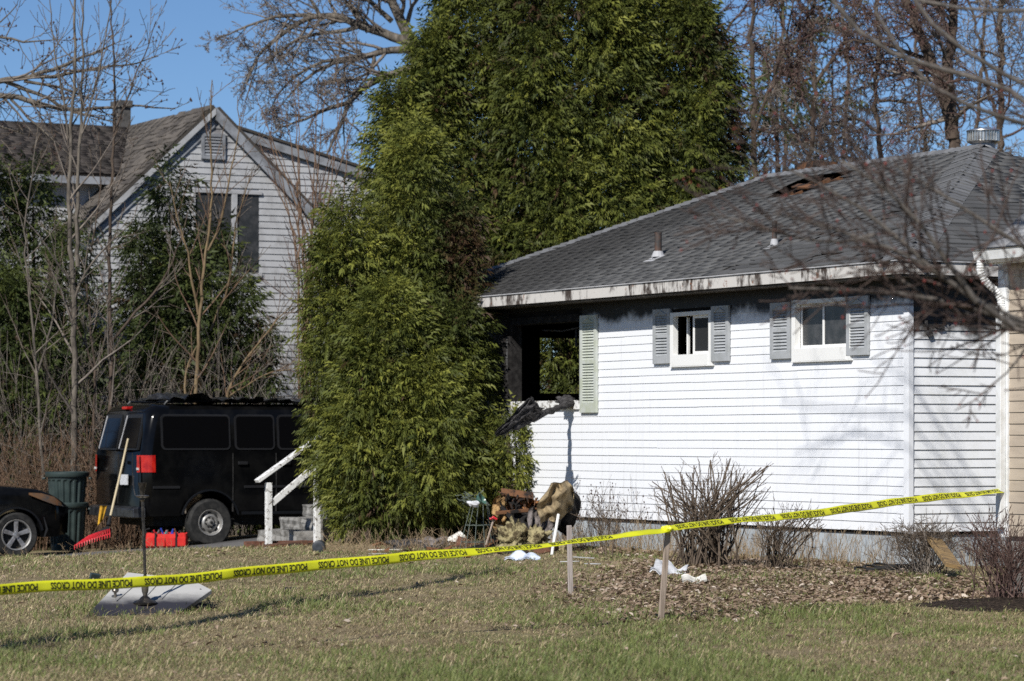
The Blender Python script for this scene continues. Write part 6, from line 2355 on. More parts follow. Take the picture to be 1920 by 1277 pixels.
def bare_tree(name, label, limbs, P, seed, mats, group=None, cat='bare tree', k=(7, 4, 3), bud=None, shoots=10, L=1.5, lev=1, jit=0.01, thin=1.0):
    """limbs: list of (points, r0, r1[, shoots, length])."""
    rng = np.random.default_rng(seed)
    W = [Wood(), Wood(), Wood()]
    WL = Wood()
    T = []
    o0 = np.array(tuple(limbs[0][0][0]))
    root = empty(name, o0)
    tag(root, label, cat, group)
    for lb_ in limbs:
        pts, r0, r1 = lb_[0], lb_[1] * thin, lb_[2] * thin
        ns, LL = (lb_[3], lb_[4]) if len(lb_) > 3 else (shoots, L)
        tot = sum((Vector(b) - Vector(a)).length for a, b in zip(pts[:-1], pts[1:]))
        c = curve(pts, max(6, int(tot / 0.18)), rng, jit)
        rad = np.linspace(r0, r1, len(c))
        (W[0] if lb_ is limbs[0] else WL).line(c, rad)
        if ns:
            side_shoots(W, T, c, rad, P, rng, ns, LL, lev)
    W[0].build('trunk', M[mats[0]], root, k[0], o0)
    for w, nm, mt, kk in ((WL, 'limbs', mats[0], k[0]), (W[1], 'branches', mats[1], k[1]), (W[2], 'twigs', mats[2], k[2])):
        o = w.build(nm, M[mt], root, kk, o0)
        if o:
            o['kind'] = 'stuff'
    if bud:
        buds(T, root, M[bud[0]], bud[1], rng, o0, bud[2])
    return root


PX = lambda Z, *pp: [at(x, y, Z) for x, y in pp]
PD = dict(lev=3, n=[6, 7, 6], ang=50, ratio=0.55, seg=[0.25, 0.16, 0.12, 0.10], wig=[0.10, 0.13, 0.16, 0.18], up=[0.02, 0.02, 0.03, 0.03], rmin=0.006, rr=0.5, taper=0.7)

# big tree with arching limbs behind the grey house
Zt = 63.0
big_limbs = [
    (PX(Zt, (800, 900), (800, 600), (795, 300), (785, 110), (768, 78)), 0.26, 0.16, 0, 0),
    (PX(Zt, (768, 81), (724, 63), (677, 50), (630, 28), (593, 28), (555, 44), (518, 72), (483, 103), (461, 157)), 0.105, 0.018, 16, 1.5),
    (PX(Zt, (590, 29), (555, 29), (515, 28), (474, 47), (411, 69)), 0.05, 0.012, 9, 1.1),
    (PX(Zt, (672, 50), (640, 60), (590, 62), (548, 75), (510, 110), (480, 130)), 0.05, 0.012, 9, 1.2),
    (PX(Zt, (770, 92), (756, 94), (709, 97), (662, 110), (618, 119), (574, 144), (537, 185)), 0.085, 0.015, 14, 1.4),
    (PX(Zt, (662, 108), (640, 112), (600, 112), (560, 140), (520, 170), (505, 215)), 0.045, 0.010, 9, 1.1),
    (PX(Zt, (775, 130), (740, 138), (693, 153), (668, 178), (652, 198), (638, 196), (600, 210), (560, 230), (521, 241)), 0.09, 0.015, 15, 1.3),
    (PX(Zt, (652, 195), (640, 240), (620, 270), (600, 330)), 0.05, 0.012, 9, 1.0),
    (PX(Zt, (775, 90), (764, 70), (748, 30), (731, 0), (722, -60), (700, -160)), 0.12, 0.05, 10, 1.6),
    (PX(Zt, (735, 40), (700, 10), (665, -30), (640, -90)), 0.06, 0.02, 9, 1.5),
    (PX(Zt, (690, 60), (675, 40), (655, 10), (650, -30)), 0.05, 0.02, 9, 1.3),
    (PX(Zt, (600, 30), (585, 0), (560, -30), (520, -60)), 0.045, 0.012, 9, 1.3),
    (PX(Zt, (700, 98), (705, 125), (690, 140), (660, 150)), 0.05, 0.015, 8, 1.0),
]
bare_tree('bare_tree', 'big bare tree with long arching limbs behind the grey house roof', big_limbs, PD, 31, ('bark_grey', 'twig_grey', 'twig_grey'), 'bare trees behind the houses', bud=('bud', 0.012, 0.35))

# tree off the left edge whose limbs reach over the grey roof
Zl = 52.0
ll = [
    (PX(Zl, (-220, 900), (-215, 500), (-200, 250), (-190, 100), (-185, -200)), 0.30, 0.12, 6, 1.8),
    (PX(Zl, (-195, 190), (-90, 160), (0, 151), (33, 149), (66, 142), (99, 129), (131, 118), (164, 105), (197, 94), (216, 80)), 0.085, 0.01, 14, 1.2),
    (PX(Zl, (60, 144), (100, 143), (131, 140), (164, 129), (219, 125), (274, 118), (297, 105)), 0.035, 0.008, 12, 0.9),
    (PX(Zl, (-195, 230), (-80, 190), (0, 175), (33, 184), (66, 188), (88, 202), (120, 206), (164, 206), (186, 202), (241, 197), (329, 204)), 0.075, 0.009, 16, 1.0),
    (PX(Zl, (8, 152), (30, 160), (55, 171), (88, 184), (123, 204), (175, 219), (215, 230)), 0.04, 0.008, 12, 0.9),
    (PX(Zl, (45, 152), (90, 160), (140, 172), (175, 190), (220, 186)), 0.03, 0.008, 9, 0.8),
    (PX(Zl, (-190, 120), (-60, 60), (0, 68), (22, 77), (55, 83), (88, 75), (110, 74)), 0.05, 0.008, 12, 0.8),
    (PX(Zl, (-190, 90), (-60, 70), (0, 53), (13, 29), (22, 18), (33, 8)), 0.035, 0.008, 9, 0.7),
    (PX(Zl, (-195, 330), (-60, 240), (0, 232), (15, 240), (45, 250)), 0.05, 0.02, 6, 0.8),
    (PX(Zl, (20, 186), (50, 215), (75, 240), (100, 262), (130, 290)), 0.025, 0.008, 10, 0.8),
]
bare_tree('bare_tree', 'bare tree reaching in from the left edge with budded limbs over the roof', ll, dict(PD, lev=2, n=[5, 5, 4], rmin=0.0055, up=[0.03, 0.05, 0.06]), 32, ('bark_grey', 'twig_grey', 'twig_dark'), 'bare trees behind the houses', bud=('bud', 0.017, 0.6), lev=1)

# saplings in front of the grey house
PS = dict(lev=2, n=[5, 4], ang=32, ratio=0.5, seg=[0.3, 0.2, 0.15], wig=[0.05, 0.07, 0.09], up=[0.05, 0.06, 0.05], rmin=0.005, rr=0.5, taper=0.7)
Zs = 50.6
sap = [
    ('pale straight sapling in front of the left dark evergreen', [(PX(Zs, (139, 890), (140, 640), (134, 480), (130, 420), (131, 250), (142, 120), (138, -40)), 0.062, 0.018, 14, 1.5), (PX(Zs, (146, 500), (143, 420), (150, 250), (153, 140), (158, -30)), 0.04, 0.012, 10, 1.3), (PX(Zs, (150, 270), (160, 215), (178, 170), (200, 60), (212, -20)), 0.022, 0.008, 9, 1.0), (PX(Zs, (140, 560), (160, 510), (200, 460), (250, 415)), 0.025, 0.008, 7, 0.8), (PX(Zs, (128, 260), (118, 180), (100, 90), (92, -20)), 0.02, 0.008, 8, 0.9)], 'bark_grey'),
    ('slim dark sapling standing before the roof valley of the grey house', [(PX(Zs + .4, (203, 870), (209, 650), (205, 520), (206, 420), (214, 250), (217, 140), (208, 40), (206, -40)), 0.045, 0.012, 14, 1.3), (PX(Zs + .4, (214, 260), (232, 200), (245, 160), (270, 110), (292, 40)), 0.022, 0.007, 9, 0.9), (PX(Zs + .4, (210, 640), (240, 600), (300, 540), (345, 440), (352, 400)), 0.028, 0.008, 8, 0.8)], 'bark_brown'),
    ('yellowish sapling rising behind the van roof', [(PX(Zs + .2, (362, 800), (370, 700), (374, 590), (382, 500), (394, 420), (398, 340), (394, 240), (398, 150)), 0.04, 0.009, 14, 1.1), (PX(Zs + .2, (372, 590), (362, 530), (352, 470), (330, 400), (318, 340)), 0.025, 0.007, 7, 0.8), (PX(Zs + .2, (390, 470), (418, 420), (428, 340), (448, 260), (446, 180)), 0.022, 0.007, 9, 0.9), (PX(Zs + .2, (352, 800), (344, 720), (352, 670), (376, 640)), 0.03, 0.012, 4, 0.7)], 'bark_tan'),
    ('leaning twiggy sapling between the van roof and the gable wall', [(PX(Zs + .5, (420, 780), (425, 740), (445, 690), (490, 640), (530, 590), (555, 560)), 0.03, 0.007, 12, 0.9), (PX(Zs + .5, (395, 620), (430, 540), (436, 470), (440, 420), (470, 330)), 0.024, 0.007, 10, 0.9), (PX(Zs + .5, (420, 750), (470, 715), (520, 690), (560, 690)), 0.022, 0.006, 9, 0.7)], 'bark_tan'),
    ('thin grey sapling left of the pale straight one', [(PX(Zs, (80, 900), (70, 700), (55, 560), (45, 440), (60, 330), (75, 200)), 0.03, 0.008, 14, 1.2), (PX(Zs, (70, 700), (100, 600), (110, 500), (92, 430)), 0.022, 0.007, 9, 0.9)], 'bark_grey'),
    ('thin sapling with crossing shoots left of the slim dark one', [(PX(Zs + .3, (170, 880), (180, 720), (172, 620), (160, 540), (178, 430), (190, 330), (186, 240)), 0.026, 0.007, 14, 1.1), (PX(Zs + .3, (178, 700), (150, 620), (120, 560), (85, 520)), 0.02, 0.006, 9, 0.8)], 'bark_brown'),
]
for k, (lb_, lm, mt) in enumerate(sap):
    bare_tree('sapling', lb_, lm, PS, 40 + k, (mt, 'twig_tan' if mt == 'bark_tan' else 'twig_grey', 'twig_grey' if k % 2 else 'twig_dark'), 'saplings in front of the grey house', 'sapling', k=(6, 4, 3))

# many stemmed reddish shrub between the grey house and the arborvitae
rng = np.random.default_rng(77)
stems = []
for k in range(20):
    bx = rng.uniform(560, 640)
    tx = 470 + 240 * (k + rng.random()) / 20
    ty = rng.uniform(130, 300)
    mx_ = bx + (tx - bx) * 0.35
    Z = 53 + rng.uniform(-.8, .8)
    stems.append((PX(Z, (bx, 820), (bx * .8 + mx_ * .2, 600), (mx_, 430), (tx, ty)), 0.026, 0.006, 6, 0.9))
bare_tree('bare_shrub', 'tall many stemmed reddish shrub between the grey house and the arborvitae', stems, PS, 50, ('twig_tan', 'twig_tan', 'twig_red'), None, 'shrub', k=(5, 3, 3))

# woods behind the right half
PW_ = dict(lev=3, n=[7, 7, 7], ang=58, ratio=0.58, seg=[0.35, 0.26, 0.20, 0.17], wig=[0.12, 0.20, 0.24, 0.26], up=[0.03, 0.0, 0.01, 0.01], rmin=0.0085, rr=0.5, taper=0.7)
rngw = np.random.default_rng(5)
bw_ = [
    ('bare tree with the thickest leaning trunk behind the roof vent', 60, [(((1800, 900), (1795, 400), (1788, 280), (1776, 200), (1745, 110), (1700, 10), (1670, -90)), 0.20, 0.09, 12, 2.2), (((1786, 260), (1778, 180), (1780, 90), (1790, -30)), 0.16, 0.08, 12, 2.0), (((1748, 120), (1690, 95), (1640, 70), (1580, 80)), 0.06, 0.015, 8, 1.4)]),
    ('bare tree with straight trunk at the far right behind the roof', 66, [(((1885, 900), (1882, 400), (1875, 200), (1880, 50), (1870, -100)), 0.17, 0.08, 22, 2.2), (((1878, 240), (1850, 150), (1835, 60), (1800, -40)), 0.07, 0.03, 9, 1.6)]),
    ('slender bare tree rising just right of the arborvitae', 58, [(((1420, 900), (1418, 450), (1412, 300), (1415, 180), (1408, 60), (1412, -80)), 0.13, 0.05, 24, 1.7), (((1414, 250), (1440, 170), (1470, 90), (1490, -20)), 0.05, 0.02, 9, 1.4)]),
    ('bare reddish tree behind the middle of the ridge', 62, [(((1530, 900), (1525, 420), (1518, 300), (1530, 180), (1522, 60), (1530, -80)), 0.12, 0.05, 24, 1.9), (((1525, 220), (1490, 140), (1470, 50), (1440, -40)), 0.06, 0.02, 9, 1.5), (((1527, 160), (1570, 100), (1610, 20), (1640, -60)), 0.06, 0.02, 9, 1.5)]),
    ('bare tree with low drooping limbs left of the thick leaning trunk', 64, [(((1640, 900), (1650, 420), (1655, 300), (1640, 200), (1650, 80), (1640, -70)), 0.13, 0.05, 22, 1.9), (((1650, 250), (1600, 220), (1540, 230), (1490, 260)), 0.06, 0.015, 10, 1.3), (((1648, 190), (1700, 180), (1740, 205), (1770, 250)), 0.05, 0.015, 9, 1.2)]),
    ('thin bare tree at the back between the arborvitae and the ridge', 74, [(((1470, 900), (1465, 420), (1475, 280), (1460, 150), (1470, 20), (1460, -100)), 0.11, 0.05, 24, 2.2)]),
    ('thin bare tree at the back behind the thick leaning trunk', 74, [(((1730, 900), (1725, 420), (1735, 280), (1720, 150), (1715, 20), (1730, -100)), 0.11, 0.05, 24, 2.2)]),
    ('thin bare tree at the back over the middle of the roof', 76, [(((1585, 900), (1590, 420), (1580, 280), (1592, 150), (1580, 20), (1590, -100)), 0.11, 0.05, 22, 2.2)]),
    ('bare tree at the back beyond the right edge of the ridge', 72, [(((1830, 900), (1836, 420), (1825, 280), (1840, 150), (1850, 20), (1845, -100)), 0.12, 0.05, 22, 2.2)]),
    ('bare tree behind the top of the tall arborvitae', 66, [(((1330, 900), (1328, 420), (1322, 200), (1335, 60), (1318, -100)), 0.14, 0.06, 22, 2.0), (((1328, 120), (1360, 60), (1400, 10), (1430, -50)), 0.06, 0.02, 9, 1.5)]),
]
for k, (lb_, Z, lm) in enumerate(bw_):
    bare_tree('bare_tree', lb_, [(PX(Z, *l[0]),) + l[1:] for l in lm], dict(PW_, lev=3, n=[8, 9, 7] if k < 6 else [8, 8, 5]), 60 + k, ('bark_brown', 'twig_red' if k % 2 else 'twig_grey', 'twig_red' if k not in (1, 3, 4, 8) else 'twig_grey'), 'bare trees behind the houses', k=(8, 3, 3), thin=0.95 if k == 0 else 0.68, jit=0.025)
# dark needled pine between the bare trees
for k, (px, Z, top, rd, lb_) in enumerate(((1455, 70, 40, 70, 'dark pine showing between the bare trees right of the arborvitae'), (1560, 78, 70, 60, 'smaller dark pine behind the reddish bare tree'))):
    evergreen('pine_tree', lb_, [lead(px, Z, top - 60, rd, 0.7, 0.9, 3.0)], M['cedar_dark'], 80 + k, dens=2.2, per=14, size=0.34, clump=0.32, lump=0.5, back=0.3, cat='pine', group='pines behind the white house')
# far low woods left, beyond the grey roof
rngf = np.random.default_rng(9)
W = [Wood(), Wood(), Wood()]
T = []
for k in range(16):
    px = -140 + k * 18 + rngf.uniform(-8, 8)
    Z = 130 + rngf.uniform(-12, 25)
    b_ = np.array(tuple(at(px, 830, Z)))
    b_[2] = -1
    sprout(W, T, b_, (0, 0, 1), 13 + rngf.uniform(-3, 2), 0.13, 0, dict(PW_, lev=2, n=[16, 8], rmin=0.018, seg=[1.2, 0.8, 0.6], ratio=0.3), rngf)
far = None
m_ = Wood()
for w_ in W:
    m_.a += w_.a; m_.b += w_.b; m_.ra += w_.ra; m_.rb += w_.rb; m_.ta += w_.ta; m_.tb += w_.tb; m_.rf += w_.rf
o = m_.build('distant_woods', M['twig_grey'], None, 3)
tag(o, 'hazy bare wood on the horizon beyond the grey roof at the left edge', 'woods', kind='stuff')

# ------------------------------------------------------------------ tree in front on the right: blurred budded limbs
ZF = 16.0


def PF(*pp):
    return [at(x, y, z * 0.84 if y > -120 and z < 16.4 else z) for x, y, z in pp]


PFr = dict(lev=2, n=[6, 5], ang=42, ratio=0.5, seg=[0.10, 0.07, 0.05], wig=[0.07, 0.10, 0.12], up=[0.02, 0.03, 0.03], rmin=0.0028, rr=0.5, taper=0.6)
fl = [
    (PF((2750, 1400, 17), (2740, 900, 17), (2700, 500, 17), (2660, 200, 17), (2600, -200, 17.5), (2560, -700, 18)), 0.1224, 0.0648, 0, 0.00),
    (PF((2690, 480, 17), (2300, 420, 16.5), (2050, 330, 16), (1920, 165, 16), (1850, 140, 16), (1790, 130, 16), (1690, 126, 16), (1640, 105, 16), (1590, 60, 16), (1560, 0, 16)), 0.0324, 0.0086, 14, 0.77),
    (PF((2300, 400, 16.5), (2080, 260, 16.2), (1930, 155, 16), (1870, 138, 16), (1820, 110, 16), (1760, 80, 16), (1720, 50, 16), (1700, -20, 16)), 0.0259, 0.0086, 12, 0.77),
    (PF((2690, 560, 17), (2250, 420, 16), (1980, 230, 15.5), (1920, 222, 15.4), (1845, 232, 15.3), (1800, 205, 15.3), (1740, 170, 15.2), (1690, 100, 15.2), (1640, 20, 15.2)), 0.0288, 0.0072, 14, 0.68),
    (PF((2695, 700, 17), (2250, 640, 16), (2000, 630, 15.5), (1900, 615, 15.3), (1830, 565, 15.2), (1770, 505, 15.2), (1700, 480, 15.1), (1640, 440, 15.1), (1560, 440, 15), (1450, 400, 15)), 0.0259, 0.0043, 24, 0.72),
    (PF((1960, 625, 15.5), (1860, 590, 15.4), (1780, 560, 15.3), (1730, 556, 15.2), (1660, 540, 15.2), (1600, 545, 15.2), (1540, 552, 15.1), (1480, 540, 15.1)), 0.0158, 0.0043, 17, 0.47),
    (PF((1900, 612, 15.3), (1830, 575, 15.2), (1760, 540, 15.2), (1710, 470, 15.1), (1660, 400, 15.1), (1600, 370, 15), (1530, 345, 15), (1440, 300, 15)), 0.0158, 0.0036, 20, 0.59),
    (PF((2000, 640, 15.5), (1900, 625, 15.4), (1850, 600, 15.4), (1800, 585, 15.4), (1755, 575, 15.4), (1720, 540, 15.4), (1690, 525, 15.4)), 0.0144, 0.0043, 14, 0.38),
    (PF((1830, 565, 15.2), (1760, 480, 15.1), (1740, 420, 15), (1690, 360, 15), (1620, 300, 15), (1560, 290, 15), (1500, 270, 15)), 0.0130, 0.0036, 19, 0.51),
    (PF((2250, 640, 16), (2050, 560, 15.6), (1930, 480, 15.4), (1850, 420, 15.3), (1790, 380, 15.3), (1740, 330, 15.3), (1680, 310, 15.3)), 0.0187, 0.0043, 19, 0.59),
    (PF((2690, 300, 17), (2300, 100, 16.5), (2050, 0, 16), (1950, 20, 16), (1880, 30, 16), (1800, 20, 16), (1720, 0, 16)), 0.0245, 0.0072, 10, 0.68),
    (PF((1640, 440, 15.1), (1570, 470, 15), (1480, 440, 15), (1400, 420, 15), (1330, 400, 15)), 0.0072, 0.0029, 15, 0.38),
    (PF((1930, 640, 15.5), (1890, 700, 15.4), (1840, 745, 15.4), (1790, 770, 15.4)), 0.0058, 0.0022, 5, 0.26),
    # high limbs above the picture, between the sun and the house: their shade falls on the walls
    (PF((2600, -200, 17.5), (2100, -520, 20), (1600, -700, 23), (1150, -780, 26), (800, -820, 28)), 0.018, 0.007, 26, 1.5),
    (PF((2150, -500, 20), (1700, -560, 23), (1400, -540, 26), (1150, -600, 28)), 0.016, 0.006, 26, 1.3),
    (PF((1600, -700, 23), (1350, -620, 25), (1100, -480, 28), (950, -420, 29)), 0.016, 0.006, 24, 1.2),
]
bare_tree('bare_tree', 'blurred bare tree with red buds reaching in from the right in front of the roof', fl, PFr, 90, ('limb_pale', 'twig_fore', 'twig_fore'), None, 'bare tree', k=(8, 4, 3), bud=('bud_red', 0.0045, 0.3), jit=0.006)

# yard tree to the left of the camera: one long limb shades a line over the lawn
yl = [
    (PF((0, 0, 0.001),), 0, 0) if False else ([Vector((-10.0, 9.6, -0.1)), Vector((-9.9, 9.6, 3)), Vector((-9.6, 9.8, 6)), Vector((-9.4, 9.9, 11))], 0.24, 0.10, 6, 2.0),
    ([Vector((-9.6, 9.8, 6.3)), Vector((-7.9, 11.0, 7.3)), Vector((-6.7, 14.4, 7.62)), Vector((-5.85, 17.9, 7.48)), Vector((-5.0, 20.8, 7.62)), Vector((-4.5, 23.0, 7.5)), Vector((-4.1, 24.8, 7.6))], 0.12, 0.06, 5, 0.7),
]
bare_tree('bare_tree', 'yard tree left of the picture whose limb shades the lawn', yl, PD, 91, ('bark_grey', 'twig_grey', 'twig_grey'), None, 'bare tree', k=(8, 4, 3))

# ------------------------------------------------------------------ pruned shrubs along the front wall
def pruned(name, label, px, py, spread, top, n, seed, Z=None, mat='twig_dark', r=0.014, lean=0.0, cat='shrub', curl=0.03, group='bare shrubs by the house'):
    rng = np.random.default_rng(seed)
    g = ground_at(px, py)
    if Z:
        g = at(px, py, Z)
        g.z = gzf(g.x, g.y)
    sc = g.y / F
    W = [Wood(), Wood()]
    T = []
    for k in range(n):
        b = np.array([g.x + rng.normal(0, spread * .24) * sc, g.y + rng.normal(0, 0.15), g.z - 0.03])
        f = rng.uniform(-1, 1)
        hh = (py - top) * sc * rng.uniform(0.62, 1.02) * (1 - 0.15 * abs(f - lean))
        tip = np.array([g.x + (f + lean * .4) * spread * sc, g.y + rng.normal(0, 0.30), g.z + hh])
        mid = b * .5 + tip * .5 + rng.normal(0, curl, 3) + np.array([-(tip[0] - b[0]) * 0.18, 0, 0.05])
        c = curve([b, mid, tip], 12, rng, 0.006)
        rr_ = r * rng.uniform(0.5, 1.3)
        W[0].line(c, np.linspace(rr_, rr_ * 0.5, len(c)))
        P = dict(lev=2, n=[3, 2], ang=30, ratio=0.5, seg=[0.06, 0.05], wig=[0.08, 0.1], up=[0.06, 0.05], rmin=0.0022, rr=0.5, taper=0.6)
        side_shoots(W, T, c, np.linspace(rr_, rr_ * .5, len(c)), P, rng, 4, 0.26, 1, 0.3)
    root = empty(name, g)
    tag(root, label, cat, group)
    W[0].build('stems', M[mat], root, 5, tuple(g))
    o = W[1].build('twigs', M['twig_dark' if mat != 'twig_red' else 'twig_red'], root, 3, tuple(g))
    o['kind'] = 'stuff'
    return root


pruned('bare_shrub', 'larger pruned bare shrub with dark stems in front of the white wall', 1320, 1062, 112, 856, 100, 101, r=0.011, lean=0.25, curl=0.06)
pruned('bare_shrub', 'smaller bare shrub right of the large pruned one', 1462, 1062, 70, 935, 42, 102, Z=33.6, r=0.009, lean=0.3, curl=0.06)
pruned('bare_shrub', 'tangled grey brown thicket at the corner of the white house', 1730, 1075, 66, 975, 90, 103, Z=32.4, mat='twig_grey', r=0.005, curl=0.16)
pruned('bare_shrub', 'reddish brown bare shrub rising from dark mulch at the right edge', 1885, 1135, 88, 960, 80, 104, Z=26.4, mat='twig_red', r=0.006, curl=0.06)
pruned('bare_shrub', 'small twiggy shrub by the foundation right of the coat', 1130, 1030, 42, 925, 16, 105, Z=37.2, mat='twig_dark', r=0.005, curl=0.05)

# ------------------------------------------------------------------ dry weeds, brush, leaves, grass
def weeds(name, label, spots, n, hmin, hmax, seed, mat, rad=0.0022, leanx=0.2, pods=0.0, branch=2):
    rng = np.random.default_rng(seed)
    W = Wood()
    T = []
    for k in range(n):
        x, y = spots(rng)
        h = rng.uniform(hmin, hmax)
        b = np.array([x, y, gzf(x, y) - 0.02])
        d = np.array([rng.normal(0, leanx), rng.normal(0, leanx), 1.0]) * h
        c = np.array([b, b + d * .5 + rng.normal(0, .03, 3) * h, b + d + np.array([rng.normal(0, .12), rng.normal(0, .1), -.04]) * h])
        c = curve(c, 6, rng, 0.004)
        W.line(c, np.linspace(rad, rad * .5, 6))
        T.append((c[-1], None))
        for _ in range(branch):
            i = rng.integers(2, 5)
            e = c[i] + rng.normal(0, .22, 3) * h * .5 + np.array([0, 0, .16 * h])
            W.line([c[i], (c[i] + e) / 2 + np.array([0, 0, .02]), e], [rad * .7, rad * .6, rad * .4])
            T.append((e, None))
    o = W.build(name, M[mat], None, 3)
    tag(o, label, 'weeds', kind='stuff')
    if pods:
        rngp = np.random.default_rng(seed + 1)
        buds(T, o, M['bud'], pods, rngp, (0, 0, 0), 0.6, 'seed_heads')
    return o


def by_wall(s0, s1, o0, o1):
    def f(rng):
        p = H1.world(-rng.uniform(o0, o1), rng.uniform(s0, s1))
        return p.x, p.y
    return f


weeds('dry_weeds', 'thin dry weeds along the pale foundation of the white house', by_wall(-0.3, 8.6, 0.05, 0.8), 900, 0.10, 0.5, 111, 'weed', 0.003)
weeds('dry_weeds', 'taller dark weed stalks with seed heads beside the burnt armchair', by_wall(5.2, 7.0, 0.1, 0.6), 40, 0.5, 0.95, 112, 'twig_dark', 0.003, 0.12, 0.009, 5)
weeds('dry_weeds', 'dry weed stalks below the side wall of the white house', lambda r: (lambda p: (p.x, p.y))(H1.world(r.uniform(0, 3.4), -r.uniform(0.1, 1.6))), 450, 0.12, 0.5, 113, 'weed', 0.003, 0.3, 0.007)
weeds('dry_weeds', 'dry weeds under the foot of the big arborvitae', lambda r: (lambda p: (p.x, p.y))(at(r.uniform(600, 930), 1000, r.uniform(37.6, 39.6))), 260, 0.10, 0.35, 114, 'weed', 0.003, 0.5)
weeds('dry_weeds', 'dry stalks on the lawn edge before the black car', lambda r: (lambda p: (p.x, p.y))(at(r.uniform(-20, 330), 1000, r.uniform(40.5, 43.2))), 90, 0.06, 0.25, 115, 'weed', 0.0025, 0.6)
weeds('brush', 'reddish brown brush under the saplings left of the van', lambda r: (lambda p: (p.x, p.y))(at(r.uniform(-40, 290), 1000, r.uniform(50.0, 52.4))), 600, 0.7, 2.2, 116, 'twig_tan', 0.006, 0.22, 0, 5)
weeds('brush', 'grey tangle of fine twigs in front of the dark evergreens', lambda r: (lambda p: (p.x, p.y))(at(r.uniform(-40, 470), 1000, r.uniform(51.0, 52.8))), 340, 1.2, 3.8, 117, 'twig_grey', 0.007, 0.25, 0, 7)

# mulch mound
mp_ = []
rng = np.random.default_rng(6)
c0 = ground_at(1860, 1140)
nr_, na_ = 14, 48
vv, tt = [], []
for i in range(nr_ + 1):
    for j in range(na_):
        a = 2 * math.pi * j / na_
        f = i / nr_
        rx, ry = 0.80 * (1 + .16 * math.sin(3 * a) + .05 * math.sin(7 * a)), 0.85 * (1 + .08 * math.sin(2 * a + 1))
        x, y = c0.x + 0.25 + rx * f * math.cos(a), c0.y + 0.35 + ry * f * math.sin(a)
        vv.append((x, y, gzf(x, y) + 0.05 * (1 - f * f) + 0.012 * rng.normal() * (1 - f) - 0.01 * (f == 1)))
q = [(i * na_ + j, (i + 1) * na_ + j, (i + 1) * na_ + (j + 1) % na_, i * na_ + (j + 1) % na_) for i in range(nr_) for j in range(na_)]
o = fast('mulch_bed', vv, q, mat=M['mulch'], smooth=True)
tag(o, kind='structure')


def leaf_litter(name, label, pts, seed, size=0.021):
    rng = np.random.default_rng(seed)
    n = len(pts)
    x, y = pts[:, 0], pts[:, 1]
    z = gz(x, y) + rng.uniform(0.004, 0.035, n)
    c = np.stack([x, y, z], -1)
    a = rng.uniform(0, 6.28, n)
    d = np.stack([np.cos(a), np.sin(a), rng.normal(0, .32, n)], -1)
    d /= np.linalg.norm(d, axis=1)[:, None]
    up = np.stack([rng.normal(0, .4, n), rng.normal(0, .4, n), np.ones(n)], -1)
    s = np.cross(d, up)
    s /= np.linalg.norm(s, axis=1)[:, None]
    up = np.cross(s, d)
    L = size * rng.uniform(0.4, 1.7, n)[:, None]
    w = L * rng.uniform(0.35, 0.6, n)[:, None]
    cu = L * rng.uniform(-.1, .55, n)[:, None]
    V_ = np.stack([c - d * L, c - d * L * .2 + s * w + up * cu, c + d * L * .5 + s * w * .8 + up * cu * .8, c + d * L, c + d * L * .5 - s * w * .8 + up * cu, c - d * L * .2 - s * w + up * cu * .7], 1)
    k = (np.arange(n) * 6)[:, None]
    q = np.concatenate([k + np.array([[0, 1, 2, 3]]), k + np.array([[0, 3, 4, 5]])])
    o = fast(name, V_.reshape(-1, 3), q, mat=M['dead_leaf'], tint=np.repeat(rng.random(n), 6))
    tag(o, label, 'leaves', kind='stuff')


rng = np.random.default_rng(55)


def bed_density(x, y):
    """1 inside the leaf bed in front of the house corner."""
    px = 960 + F * x / y
    py = HOR + F * (EYE - gz(x, y)) / y
    a = np.clip((px - 990) / 230, 0, 1) * np.clip((1790 - px) / 160, 0, 1)
    up_ = 1050 + 45 * np.clip((1200 - px) / 180, 0, 1)
    lo_ = 1172 - 60 * np.clip((px - 1330) / 400, 0, 1) - 24 * np.clip((1190 - px) / 200, 0, 1)
    return a * np.clip((py - up_) / 26 + .3, 0, 1) * np.clip((lo_ - py) / 24 + 0.3, 0, 1)


def scatter(n, x0, x1, y0, y1, fn):
    out = []
    x, y = rng.uniform(x0, x1, n), rng.uniform(y0, y1, n)
    keep = rng.random(n) < fn(x, y)
    return np.stack([x[keep], y[keep]], -1)


def in_house(x, y):
    lx = (x - H1.o.x) * V.x + (y - H1.o.y) * V.y
    ly = (x - H1.o.x) * U.x + (y - H1.o.y) * U.y
    tx = (x - H3.o.x) * V.x + (y - H3.o.y) * V.y
    ty = (x - H3.o.x) * U.x + (y - H3.o.y) * U.y
    return ((lx > 0) & (lx < 7.2) & (ly > 0) & (ly < 12.1)) | ((tx > 0.05) & (ty < 0))


pts = scatter(110000, 0.0, 5.2, 23.5, 35.5, lambda x, y: bed_density(x, y) * (0.40 + 0.60 * np.sin(2.7 * x + 1.9 * y + 2 * np.sin(1.3 * x)) ** 2) * (~in_house(x, y)))
leaf_litter('leaf_litter', 'thick brown leaf litter in the bed before the house corner', pts[:15000], 56)
pts = scatter(5000, 3.2, 5.0, 26.5, 31, lambda x, y: 0.6 * (~in_house(x, y)))
leaf_litter('mulch_leaves', 'dead leaves caught in the mulch under the right edge shrub', pts, 59, 0.026)
pts = scatter(3000, -7, 6, 18, 42, lambda x, y: 0.55 * (np.abs(x) < y * 0.172) * (~in_house(x, y)))
leaf_litter('scattered_leaves', 'single pale dead leaves scattered over the lawn', pts, 57, 0.022)
pts = scatter(9000, -4, 3.6, 34, 41.5, lambda x, y: (~in_house(x, y)) * np.exp(-(((x - H1.o.x) * V.x + (y - H1.o.y) * V.y + 0.6) / 0.7) ** 2) * (x > -2.6))
